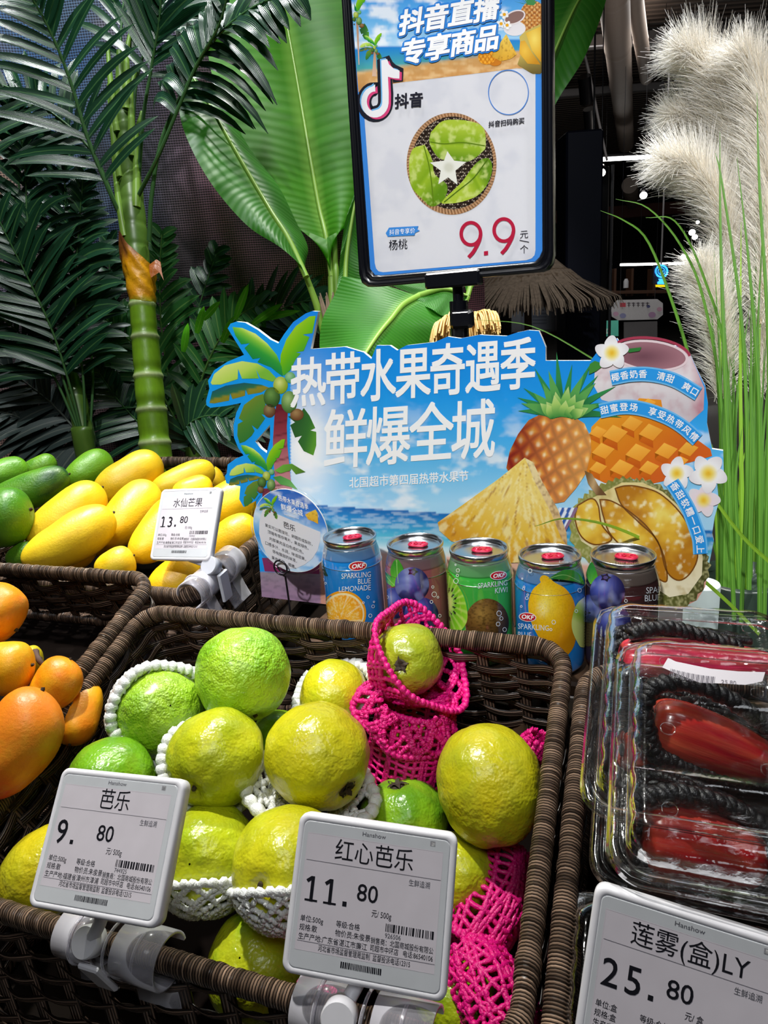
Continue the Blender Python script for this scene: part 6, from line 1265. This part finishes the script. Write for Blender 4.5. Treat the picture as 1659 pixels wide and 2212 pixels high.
for pts, d0, r in (([(716, 598), (720, 680), (728, 800), (735, 960)], 1.42, .011), ([(662, 598), (690, 680), (715, 800), (735, 960)], 1.32, .008), ([(722, 480), (724, 560), (728, 640), (735, 900)], 1.46, .007), ([(905, 640), (880, 700), (800, 860), (740, 980)], 1.25, .010), ([(1010, 640), (930, 780), (790, 920), (745, 990)], 1.45, .010), ([(745, 640), (742, 760), (736, 950)], 1.38, .009)):
    m = MB(); m.tube(spline([P(x, y, d0+(1.38-d0)*i/(len(pts)-1)) for i, (x, y) in enumerate(pts)], 24), np.linspace(r*.7, r*1.3, 24), 10); m.build('leaf_stalk', PETI, ban)
m = MB(); m.tube(np.array([P(735, 940, 1.38), bb, V(bb[0], bb[1], .02)]), np.array([.03, .032, .04]), 16); m.build('stem', STEM, ban)
t = NT('dry_brown_husk'); HUSK = t.pbr(Base_Color=t.mix(t.noise(t.n('TexCoord').outputs['Object'], 60, 4), (.05, .03, .02), (.28, .2, .13)), Roughness=.8)
m = MB()
for i in range(6): m.tube(spline([P(715+i*3, 720, 1.33), P(700+i*5, 680, 1.32), P(690+i*7-(i % 2)*6, 640-(i*7 % 13), 1.31)], 8), np.linspace(.007, .0015, 8), 6)
m.build('dry_husk', HUSK, ban)
# ---- straw tuft behind the pole
t = NT('yellow_straw'); STRAW = t.pbr(Base_Color=t.mix(t.noise(t.n('TexCoord').outputs['Object'], 200, 2), (.55, .30, .06), (.85, .62, .25)), Roughness=.5)
m = MB(); rg = np.random.default_rng(4)
for i in range(260):
    b_ = rg.random(); x = (948+rg.random()*48) if b_ < .45 else (1010+rg.random()*52); d0 = 1.0+.05*rg.random(); ty = (700-(x-948)*.75 if b_ < .45 else 668+abs(x-1040)*.25)+rg.random()*10; s_ = -1 if b_ < .45 else 1
    m.tube(spline([P(x+rg.normal()*4, 800, d0), P(x+rg.normal()*3, 745, d0), P(x+s_*4, ty+25, d0), P(x+s_*8, ty, d0), P(x+s_*14, ty+6, d0-.012), P(x+s_*19, ty+24+rg.random()*22, d0-.02)], 11), .0013, 4)
tag(m.build('straw_bundle', STRAW), 'tuft of yellow straw showing behind the poster pole', 'straw', kind='thing')
# ---- pampas grass and reeds
pg = P(1585, 1345, .93)
pam = thing('pampas_grass', 'cream pampas plumes and green reeds standing in a tall dark planter at the right', 'plant', V(pg[0], pg[1], .0))
t = NT('cream_plume'); hn = t.n('Attribute', {'attribute_name': 'col'}).outputs['Color']
PLU = t.surf(t.n('MixShader', _0=.3, _1=t.n('BsdfPrincipled', Base_Color=hn, Roughness=.5), _2=t.n('BsdfTranslucent', Color=hn)))
def plume(pts, d, hl, n, seed, bias=V(-.35, 0, .2), stem_to=None, dens=None):
    rg = np.random.default_rng(seed); q = spline(P(np.array(pts)[:, 0], np.array(pts)[:, 1], np.interp(np.linspace(0, 1, len(pts)), np.linspace(0, 1, len(d)), d)), 100); T = unit(np.gradient(q, axis=0)); X, Y = frames(q)
    k = (rg.random(n)**.85*99).astype(int); a = rg.random(n)*2*np.pi; f = k/99.; b = q[k]+rg.normal(size=(n, 3))*.004
    out = np.cos(a)[:, None]*X[k]+np.sin(a)[:, None]*Y[k]; L = hl*(.35+.65*np.sin(np.pi*np.clip(f*.85+.12, 0, 1)))*(.6+.6*rg.random(n))
    d0 = unit(T[k]*(1.1+.3*rg.random(n))[:, None]+out*(.35+.55*rg.random(n))[:, None]); d1 = unit(d0*.7+out*.55+bias+V(0, 0, -.25)*rg.random(n)[:, None])
    u = np.linspace(0, 1, 6)[None, :, None]; c = b[:, None]+d0[:, None]*L[:, None, None]*u+(d1-d0)[:, None]*L[:, None, None]*u*u*.55+rg.normal(size=(n, 1, 3))*.006*u*u
    wd = unit(np.cross(d0, -FWD+.6*rg.normal(size=(n, 3))))[:, None]; w_ = .00050*(1-.75*u)*(.7+.6*rg.random(n))[:, None, None]; p = np.stack([c-wd*w_, c+wd*w_], 2)
    i = np.arange(n*12).reshape(n, 6, 2); F = np.stack([i[:, :-1, 0], i[:, 1:, 0], i[:, 1:, 1], i[:, :-1, 1]], -1).reshape(-1, 4)
    cc = lerpc([(0, '#f1e8d8'), (.5, '#faf5ea'), (1, '#ffffff')], u*.6+.4*rg.random((n, 1, 1))); cc = np.broadcast_to(cc.reshape(n, 6, 1, 4), (n, 6, 2, 4))
    m = MB(); m.add(p.reshape(-1, 3), F, col=cc.reshape(-1, 4)); m.tube(q, np.linspace(.003, .0008, 100), 5, col=hexc('#d9c9a0')[:3]); pl = m.build('plume', PLU, pam)
    if stem_to: m = MB(); m.tube(spline([q[0], P(*stem_to, d[0])], 10) if False else np.array([q[0], P(*stem_to, d[0])]), .0022, 7); m.build('plume_stalk', PETI, pam)
plume([(1600, 640), (1610, 480), (1600, 330), (1570, 220), (1520, 140), (1480, 110)], (1.0, .96, .93), .085, 5200, 1, stem_to=(1600, 1345))
plume([(1575, 620), (1570, 500), (1540, 420), (1490, 365), (1440, 345)], (.98, .95, .92), .075, 4200, 2, stem_to=(1580, 1345))
plume([(1640, 700), (1660, 480), (1665, 320), (1640, 190), (1600, 120)], (.95, .92, .9), .09, 4200, 3, stem_to=(1625, 1345))
plume([(1562, 868), (1562, 780), (1552, 690), (1530, 620), (1512, 570)], (.96, .94, .93), .062, 3600, 4, stem_to=(1575, 1345), bias=V(-.2, 0, .1))
plume([(1640, 860), (1650, 740), (1655, 620), (1640, 520)], (1.0, 1.0, .98), .07, 2600, 5, stem_to=(1630, 1345))
plume([(1610, 560), (1600, 450), (1560, 330), (1500, 260), (1450, 250)], (1.02, 1.0, .98), .07, 3400, 6)
REED = leafmat('reed_plastic', (.07, .19, .02), (.16, .34, .05), .25, .4); REEDL = leafmat('light_reed_plastic', (.22, .42, .03), (.3, .5, .08), .35, .4)
def reed(pts, d, w, mat=None):
    q = spline(P(np.array(pts)[:, 0], np.array(pts)[:, 1], np.interp(np.linspace(0, 1, len(pts)), np.linspace(0, 1, len(d)), d)), 26); T = unit(np.gradient(q, axis=0)); wd = unit(np.cross(T, -FWD)); nr = np.cross(wd, T); u = np.linspace(0, 1, 26)[:, None]; ww = w/2*(1-u**2.2*.92)
    m = MB(); m.grid(np.stack([q-wd*ww+nr*ww*.35, q, q+wd*ww+nr*ww*.35], 1), uv=np.stack(np.broadcast_arrays(np.array([-1, 0, 1.])[None], u), -1)); m.build('reed_blade', mat or REED, pam)
rg = np.random.default_rng(12)
for i in range(46):
    x0 = 1545+rg.random()*120; y1 = 380+rg.random()**.8*620; x1 = x0+rg.normal()*26+(x0-1590)*.2; d0 = .90+.06*rg.random(); k = rg.normal()*9
    reed([(x0, 1440), (x0+k+(x1-x0)*.2, 1150), (x0+k*1.3+(x1-x0)*.5, (1150+y1)/2), (x1, y1)], (d0, d0), .0052*(.7+.7*rg.random()), REEDL if i % 4 == 0 else REED)
for pts, d, w, mt in (([(1560, 1330), (1535, 1000), (1490, 780), (1440, 620), (1395, 515), (1345, 475), (1297, 455)], (.92, .86), .005, REED), ([(1570, 1330), (1560, 900), (1520, 650), (1470, 530), (1400, 450), (1330, 430)], (.92, .88), .0045, REED), ([(1590, 1300), (1570, 800), (1520, 600), (1460, 480), (1395, 470)], (.92, .88), .0045, REED),
                      ([(1680, 1230), (1600, 1155), (1500, 1020), (1425, 915)], (.80, .70), .0045, REEDL), ([(1640, 1370), (1560, 1290), (1450, 1200), (1330, 1140), (1225, 1120), (1155, 1137)], (.78, .58), .0040, REEDL), ([(1600, 1330), (1540, 1000), (1480, 900), (1400, 870), (1320, 858)], (.9, .68), .0035, REED),
                      ([(1560, 1250), (1480, 960), (1380, 840), (1280, 775), (1150, 705), (1020, 690)], (.95, .92), .0035, REED), ([(1585, 1340), (1565, 800), (1556, 500), (1555, 285)], (.84, .84), .0055, REED), ([(1650, 1340), (1660, 800), (1640, 400), (1635, 200)], (.84, .84), .0055, REED), ([(1640, 1340), (1640, 900), (1620, 600), (1592, 340)], (.83, .83), .006, REED), ([(1600, 1345), (1612, 1000), (1602, 700), (1560, 400), (1545, 330)], (.85, .85), .0055, REED)): reed(pts, d, w, mt)
POT = plain('dark_green_pot_glaze', '#26332c', .35); a = np.linspace(0, 2*np.pi, 48, endpoint=False); pc = P(1590, 1345, .93)
m = MB(); R_ = lambda r, z: np.c_[pc[0]+r*np.cos(a), pc[1]+r*np.sin(a), np.full(48, z)]; m.loft([R_(.040, .0), R_(.042, .005), R_(.052, .80), R_(.056, .965), R_(.053, .97), R_(.052, .955), R_(.0, .95)], True, False); m.build('pot', POT, pam)

cp = P(1512, 1345, .86); m = MB(); R_ = lambda r, z: np.c_[cp[0]+r*np.cos(a), cp[1]+r*np.sin(a), np.full(48, z)]; m.loft([R_(.018, .0), R_(.019, .002), R_(.0205, .988), R_(.0195, .990), R_(.018, .98), R_(.0, .978)], True, False)
tag(m.build('display_post', plain('pale_post_plastic', '#bccaca', .35)), 'pale round post behind the right edge of the board, beside the reeds', 'post')
# ================================================================ printed mesh banner behind the plants, and the hall beyond
t = NT('printed_mesh_fabric'); u = t.n('SeparateXYZ', Vector=t.attr('uvm').outputs['Vector'])
gx = t.math('ABSOLUTE', t.math('SINE', t.math('MULTIPLY', u.outputs[0], 3.14159/.0062))); gy = t.math('ABSOLUTE', t.math('SINE', t.math('MULTIPLY', u.outputs[1], 3.14159/.0058)))
mm = t.ramp(t.math('MULTIPLY', gx, gy), [(.10, (1, 1, 1)), (.5, (0, 0, 0))])
c_col = t.attr('col').outputs['Color']
MESHF = t.pbr(Base_Color=t.mix(mm, t.mix(.85, c_col, (.004, .004, .006)), c_col), Roughness=.75, Normal=t.bump(mm, .001, .5))
N0 = unit(V(.16, -1, 0)); Q0 = V(-.6, 1.92, 0); ex = unit(V(1, .16, 0)); m = MB()
xs, zs = np.linspace(-1.3, .95, 120), np.linspace(.55, 3.0, 120); G_x, G_z = np.meshgrid(xs, zs, indexing='ij'); fold = .02*np.sin(G_x*9)+.008*np.sin(G_x*23+G_z)
pw = Q0+ex*G_x[..., None]+V(0, 0, 1)*G_z[..., None]-N0*fold[..., None]*-1
n1, n2, n3 = (vnoise(np.stack([G_x, G_z], -1), s, k, 3) for s, k in ((1.6, 2), (3.2, 5), (6., 8)))
c = lerpc([(0, '#8a6a6a'), (.28, '#6a5560'), (.5, '#5f7286'), (.75, '#5a86b4'), (1, '#6a94c8')], (G_z-1.0)/1.7+.25*n1)
c = blend(c, hexc('#a8806a'), np.clip(n2*1.8-.2, 0, .8)*(G_x < -.2)); c = blend(c, hexc('#2f6aa8'), np.clip(n3*1.5-.1, 0, .7)*(G_z > 1.4)); c = blend(c, hexc('#8a4a58'), np.clip((G_x+.05)*3, 0, .85)*np.clip(.6+n1, 0, 1)); c = blend(c, hexc('#c4a28a'), np.clip(n2*2.2-.7, 0, .7)); c = blend(c, hexc('#1c1418'), np.clip(-n2*2.4-.3, 0, .85)*np.clip((2.2-G_z)*2, 0, 1))
m.grid(pw, uv=np.stack([G_x, G_z], -1), col=c); o = m.build('mesh_banner', MESHF); tag(o, 'dark printed mesh banner in blue and maroon hanging behind the palms', 'banner')
DKM = plain('dark_hall_paint', '#17171b', .7); NAVY = plain('navy_pillar_paint', '#131a30', .5); DUCT = plain('grey_duct_metal', '#8d8178', .6); RED = plain('dull_red_steel', '#5a332c', .6); STEEL = plain('grey_steel', '#6d6d70', .5)
t = NT('corrugated_ceiling'); tc = t.n('TexCoord').outputs['Object']; wv = t.n('TexWave', {'bands_direction': 'Y'}, Vector=tc, Scale=2.2).outputs[0]
CEIL = t.pbr(Base_Color=t.mix(wv, (.05, .040, .034), (.13, .105, .09)), Roughness=.7, Normal=t.bump(wv, .05, 1.))
m = MB(); m.grid(np.array([[[x, y, 4.45] for y in (-4, 26)] for x in (-8, 14)], float)); struct('ceiling', m, CEIL)
m = MB(); m.grid(np.array([[[x, 24, z] for z in (0, 4.45)] for x in (-8, 14)], float)); struct('wall_back', m, DKM)
m = MB(); m.grid(np.array([[[14, y, z] for z in (0, 4.45)] for y in (-4, 24)], float)); struct('wall_right', m, DKM)
m = MB(); m.grid(np.array([[[-8, y, z] for z in (0, 4.45)] for y in (-4, 24)], float)); struct('wall_left', m, DKM)
m = MB(); m.grid(np.array([[[x, -4, z] for z in (0, 4.45)] for x in (-8, 14)], float)); struct('wall_front', m, DKM)
def hz(px, py, z):
    r = P(px, py, 1.)-EYE; return EYE+r*((z-HC)/r[2])
def one(name, m, mat, label, cat, group=None): return tag(m.build(name, mat), label, cat, group)
def pipe(name, pa, pb, z, r, label, mat=DUCT, ext=(1.0, 1.0)):
    a, b = hz(*pa, z), hz(*pb, z); d = unit(b-a); a, b = a-d*ext[0], b+d*ext[1]; L = np.linalg.norm(b-a); n = max(4, int(L/.05)); p = a+(b-a)*np.linspace(0, 1, n)[:, None]
    rr = np.full(n, r)*(1+.05*(np.abs((np.linspace(0, L, n) % 1.6)-.8) < .03)); m = MB(); m.tube(p, rr, 28); return one(name, m, mat, label, 'duct')
pipe('ventilation_duct', (1330, 40), (1352, 310), 3.95, .145, 'thick grey ventilation duct under the ceiling, running away from the viewer', ext=(1.5, .1))
pipe('ventilation_duct', (1376, 30), (1396, 165), 4.1, .085, 'thinner ventilation duct right of the thick one', ext=(1.5, .1))
pipe('ventilation_duct', (1360, 400), (1378, 500), 3.3, .16, 'short far stretch of duct below the red beam', ext=(0., .5))
def slab(name, c, size, mat, label, cat, fr=None, bev=.01, group=None):
    m = MB(); box(m, fr or WF, c, size, bev); return one(name, m, mat, label, cat, group)
b = hz(1350, 458, 3.1); slab('steel_beam', b, V(7, .25, .30), RED, 'dull red steel beam crossing the hall below the first light tube', 'beam')
b = hz(1400, 188, 4.2); slab('steel_beam', b, V(6, .12, .10), STEEL, 'thin grey beam crossing behind the thick duct, upper one', 'beam')
b = hz(1420, 80, 4.3); slab('steel_beam', b, V(6, .12, .14), STEEL, 'grey beam close under the ceiling at the top of the photo', 'beam')
b = hz(1510, 60, 4.3); slab('hanging_post', V(b[0], b[1], 4.0), V(.10, .10, .9), STEEL, 'white post hanging from the ceiling behind the plumes', 'post')
b = P(1300, 450, 3.2); slab('navy_pillar', V(P(1228, 600, 4.2)[0]-.03, 4.1, 1.07), V(.20, .20, 2.14), NAVY, 'navy pillar right of the poster', 'pillar')
s_ = P(1322, 620, 6.0); slab('side_partition', V(s_[0]-.26, 6.0, 1.12), V(.16, .3, 2.24), DKM, 'dark partition with a steel edge beyond the navy pillar', 'partition'); m = MB(); m.tube(np.array([V(s_[0]-.165, 5.83, .05), V(s_[0]-.165, 5.83, 2.24)]), .012, 8); one('edge_rail', m, STEEL, 'upright steel edge rail on the dark partition', 'rail')
TUBE = emit('white_light_tube', (1, .98, .94), 9.); BULB = emit('white_spot_lens', (1, .98, .93), 14.)
for i, (pa, pb, d, r, lb) in enumerate((((1272, 346), (1520, 333), 11., .030, 'long white light tube at the height of the poster'), ((1340, 572), (1620, 566), 13., .022, 'lower far white light tube above the shop shelves'))):
    a, b = P(*pa, d), P(*pb, d); root = thing('tube_light', lb, 'light', (a+b)/2, 'tube lights in the hall'); m = MB(); m.tube(np.array([a, b]), r, 12); m.build('tube', TUBE, root)
    for e in (a*.85+b*.15, a*.15+b*.85): m = MB(); m.tube(np.array([e+V(0, 0, r), V(e[0], e[1], 4.45)]), .004, 6); m.build('hanger', FBLK, root)
    m = MB(); box(m, Frame((a+b)/2+V(0, 0, r*1.6), unit(b-a), V(0, 1, 0)), V(0, 0, 0), V(np.linalg.norm(b-a), r*3, r*1.2), .005); m.build('housing', DKM, root)
for x, y, r, d, lb in ((1283, 333, 9, 5.3, 'spotlight lamp at the left end of the upper light tube'), (1299, 373, 9, 5.3, 'brightest spotlight, below the upper light tube'), (1390, 422, 8, 9., 'spotlight beside the plume, above the red beam'), (1476, 555, 6, 10., 'small spotlight above the lower light tube'), (1495, 502, 7, 10., 'spotlight behind the reeds, left of a pair'), (1501, 512, 6, 10.5, 'spotlight behind the reeds, right of a pair'), (1507, 480, 4, 11., 'faint spotlight above the pair behind the reeds'), (1278, 566, 7, 5.5, 'spotlight low beside the navy pillar')):
    c = P(x, y, d); root = thing('spotlight', lb, 'light', c, 'ceiling spotlights in the hall'); rr_ = r*d/FPX; k = unit(EYE-c+V(0, 0, -d*.5)); X, Y, _ = axes(k); a = np.linspace(0, 2*np.pi, 20, endpoint=False); R_ = lambda s, z: c+(np.cos(a)[:, None]*X+np.sin(a)[:, None]*Y)*rr_*s+k*rr_*z
    m = MB(); m.loft([R_(.95, 0), R_(.7, .25), R_(.3, .38)], False, True); m.build('lens', BULB, root); m = MB(); m.loft([R_(.7, -3), R_(1.05, -2.6), R_(1.1, .1), R_(1., .1), R_(.95, -.05)], True, False); m.tube(np.array([c-k*rr_*2, V(*(c-k*rr_*2)[:2], 4.45)]), .004, 6); m.build('housing', FBLK, root)
m = MB(); m.tube(spline([P(1255, 90, 5.), P(1275, 170, 5.5), P(1295, 270, 6.2), P(1311, 345, 7.0)], 30), .012, 8); one('hanging_cable', m, STEEL, 'grey cable hanging in a line left of the thick duct', 'cable')
for x, y, d in ((1262, 165, 5.3), (1272, 235, 5.8), (1288, 285, 6.5)): m = MB(); c = P(x, y, d); m.tube(np.array([c, c+V(.05, .1, -.16)]), .05, 14); one('track_spot', m, FBLK, {165: 'unlit black track spot, uppermost beside the cable', 235: 'unlit black track spot in the middle beside the cable', 285: 'unlit black track spot, lowest beside the cable'}[y], 'light', 'unlit track spots')
# thatched parasol
tc0 = P(1140, 640, 3.6); th = thing('thatched_parasol', 'small grey-brown thatched straw parasol behind the poster', 'parasol', V(tc0[0], tc0[1], 0)); R_T = .40
t = NT('weathered_thatch'); nz = t.noise(t.n('TexCoord').outputs['Object'], 60, 4); THA = t.pbr(Base_Color=t.mix(nz, (.10, .075, .055), (.42, .33, .25)), Roughness=.9)
m = MB(); rg = np.random.default_rng(6)
for lay in range(5):
    n = 700; a = rg.random(n)*2*np.pi; r0 = R_T*(lay/5.)*.9; r1 = R_T*((lay+1.6)/5.4)*(1+.06*rg.normal(size=n)); z0 = tc0[2]+.26*(1-(lay/5.)**1.2); 
    for i in range(n):
        d = V(math.cos(a[i]), math.sin(a[i]), 0); e = .26*(1-min(1, r1[i]/R_T)**1.1)-.03; w_ = V(-d[1], d[0], 0)*.006
        p0 = V(tc0[0], tc0[1], z0)+d*r0; p1 = V(tc0[0], tc0[1], tc0[2]+e)+d*r1[i]; p2 = p1+d*.02-V(0, 0, .045*(.6+.8*rg.random())); m.grid(np.array([[p0-w_, p0+w_], [p1-w_, p1+w_], [p2-w_*.4, p2+w_*.4]]))
m.build('thatch', THA, th); m = MB(); a = np.linspace(0, 2*np.pi, 32, endpoint=False); K = lambda r, z: np.c_[tc0[0]+r*np.cos(a), tc0[1]+r*np.sin(a), np.full(32, tc0[2]+z)]; m.loft([K(R_T*.96, -.03), K(R_T*.6, .10), K(.02, .24)], False, True); m.build('frame', HUSK, th); m = MB(); m.tube(np.array([V(tc0[0], tc0[1], .0), V(tc0[0], tc0[1], tc0[2]+.2)]), .02, 12); m.build('pole', HUSK, th)
def flat(name, pts, d, mat, label, cat, th_=.02):
    f = lambda z: face(P(np.mean([p[0] for p in pts]), np.mean([p[1] for p in pts]), d), V(0, -1, 0), z); m = MB(); q = np.array(pts+[pts[0]], float); patch(m, pts, f(0), (1, 1, 1, 1), 30); patch(m, pts, f(-th_), (1, 1, 1, 1), 30); m.grid(np.stack([f(0)(q), f(-th_)(q)], 1), smooth=False); o = m.build(name, mat); tag(o, label, cat); return o, f
PAPER = plain('pale_notice_paper', '#c9ccd2', .6); 
o, f = flat('notice_board', [(1105, 652), (1215, 650), (1215, 722), (1105, 724)], 4.6, PAPER, 'white framed notice under the thatched parasol', 'notice'); m = MB(); patch(m, [(1125, 664), (1198, 663), (1198, 712), (1125, 713)], f(.01), hexc('#aeb4bf'), 30); patch(m, [(1105, 718), (1215, 716), (1215, 723), (1105, 725)], f(.012), hexc('#6a2c38'), 30)
for i in range(4): patch(m, [(1150, 676+i*7), (1180, 676+i*7), (1180, 678+i*7), (1150, 678+i*7)], f(.013), hexc('#8a90a0'), 30)
m.build('notice_print', PRINT, o)
t = NT('teal_emissive_sheet'); TEAL = t.pbr(Base_Color=tuple(hexc('#1f8f7c')), Emission_Color=tuple(hexc('#1f8f7c')), Emission_Strength=.25, Roughness=.5)  # sheet with weak emission of its own teal
o, f = flat('teal_sign', [(1260, 694), (1336, 692), (1336, 726), (1260, 728)], 8., TEAL, 'teal sign with pale marks low in the hall', 'sign'); m = MB()
for x in (1270, 1287, 1304): patch(m, [(x, 710), (x+11, 710), (x+11, 712), (x+7, 712), (x+7, 718), (x+11, 718), (x+11, 721), (x, 721), (x, 718), (x+4, 718), (x+4, 712), (x, 712)], f(.01), hexc('#b9e0d6'), 30)
m.build('sign_marks', PRINT, o)
o, f = flat('hanging_sign', rs([(1327, 655), (1335, 648), (1420, 646), (1432, 655), (1432, 680), (1420, 690), (1335, 692), (1322, 684), (1320, 668)], 40), 9., PAPER, 'white rounded hanging sign with small red and dark marks in the hall', 'sign') if False else flat('hanging_sign', [(1327, 655), (1335, 648), (1420, 646), (1432, 655), (1432, 680), (1420, 690), (1335, 692), (1322, 684), (1320, 668)], 9., PAPER, 'white rounded hanging sign with small red and dark marks in the hall', 'sign'); m = MB()
patch(m, [(1339, 654), (1351, 654), (1351, 663), (1339, 663)], f(.01), hexc('#c0304a'), 30)
for i in range(5): x = 1354+i*10; stroke(m, [(x, 655), (x+8, 655)], 1.6, f(.01), hexc('#4a4450')); stroke(m, [(x+1, 659), (x+8, 659)], 1.4, f(.01), hexc('#4a4450')); stroke(m, [(x+4, 653), (x+4, 663)], 1.6, f(.01), hexc('#4a4450'))
for x, y, r, cl in ((1330, 678, 6, '#c9a0c0'), (1345, 682, 7, '#8a90c0'), (1408, 680, 8, '#b090b8'), (1424, 668, 6, '#c9a0b8'), (1400, 662, 4, '#4a5080')): patch(m, ell(x, y, r, r*.8, 12), f(.011), hexc(cl), 20)
m.build('sign_print', PRINT, o)
for x in (1340, 1415): m = MB(); e = f(-.01)(np.array([(x, 650)]))[0]; m.tube(np.array([e, V(e[0], e[1], 4.45)]), .003, 6); q_ = m.build('cord', FBLK); q_.parent = o; q_.location = q_.location-o.location if False else tuple(np.array(q_.location)-np.array(o.location))
NEON = emit('blue_neon', '#2f8cff', 3.2); NEOY = emit('yellow_neon', '#ffd21c', 1.2)
nc = P(1429, 592, 9.); root = thing('neon_sign', 'blue glowing round sign with a yellow bar under it, far in the hall', 'sign', nc); f = lambda z: face(nc, V(0, -1, 0), z)
m = MB(); stroke(m, ell(1429, 586, 12.5, 12.5, 32), 4.2, f(0), (1, 1, 1, 1), True); stroke(m, ell(1429, 586, 7.5, 7.5, 24), 1.6, f(0), (1, 1, 1, 1), True)
for dx in (-4, 0, 4): stroke(m, [(1429+dx, 583), (1429+dx*.6, 592)], 1.6, f(0), (1, 1, 1, 1))
patch(m, [(1422, 602), (1436, 602), (1434, 607), (1438, 609), (1438, 614), (1420, 614), (1420, 609), (1424, 607)], f(0), (1, 1, 1, 1), 20); m.build('blue_letters', NEON, root); m = MB(); patch(m, [(1415, 615), (1442, 615), (1442, 620), (1415, 620)], f(0), (1, 1, 1, 1), 20); m.build('yellow_bar', NEOY, root)
m = MB(); box(m, Frame(nc+V(0, .05, 0), V(1, 0, 0), V(0, 1, 0)), V(0, 0, 0), V(.20, .05, .24), .005); m.build('backing', DKM, root)
SHELF = plain('dark_brown_shelving', '#4a3020', .6)
a = P(1325, 632, 11.); b_ = P(1560, 628, 11.); root = thing('wall_shelf', 'dark brown wall shelf far back under the lower light tube', 'shelf', (a+b_)/2); m = MB(); box(m, Frame((a+b_)/2, unit(b_-a), V(0, 1, 0)), V(0, 0, 0), V(2.0, .3, .05), .005); m.build('board', SHELF, root)
for x in (1328, 1365, 1412): m = MB(); c = P(x, 610, 11.); box(m, WF, c+V(0, .1, 0), V(.04, .25, .42), .005); m.build('upright', SHELF, root)
m = MB(); c = P(1352, 622, 10.9); m.tube(np.array([c, c+V(0, 0, .10), c+V(0, 0, .14)]), np.array([.04, .04, .02]), 12); one('pale_jar', m, PAPER, 'pale jar on the far brown wall shelf', 'jar')
flat('grey_panel', [(1348, 696), (1420, 694), (1420, 870), (1348, 870)], 10., STEEL, 'grey cabinet panel below the hanging sign', 'panel'); gp_ = bpy.data.objects['grey_panel']; o, f = flat('notice', [(1360, 700), (1388, 699), (1388, 738), (1360, 739)], 9.996, PAPER, '', None); del o['label']; o.parent = gp_; o.location = tuple(np.array(o.location)-np.array(gp_.location))
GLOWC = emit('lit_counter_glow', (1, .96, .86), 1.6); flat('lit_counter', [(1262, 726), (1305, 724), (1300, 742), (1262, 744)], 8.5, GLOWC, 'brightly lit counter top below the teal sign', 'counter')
slab('low_counter', P(1400, 790, 9.)+V(0, 0, -.4), V(5, .6, .9), DKM, 'dark counter along the back of the hall', 'counter')


def prop_up(o, px, py, d, up=False):
    e = P(px, py, d)+V(0, .03, 0); m = MB(); m.tube(np.array([e, V(e[0], e[1], 4.45 if up else 0.)]), .012, 8); q = m.build('support_rod', STEEL); q.parent = o; q.location = tuple(np.array(q.location)-np.array(o.location))
for nm, px, py, d, up in (('notice_board', 1160, 715, 4.6, False), ('teal_sign', 1262, 720, 8., False), ('lit_counter', 1265, 738, 8.5, False), ('neon_sign', 1429, 600, 9., True)): prop_up(bpy.data.objects[nm], px, py, d, up)
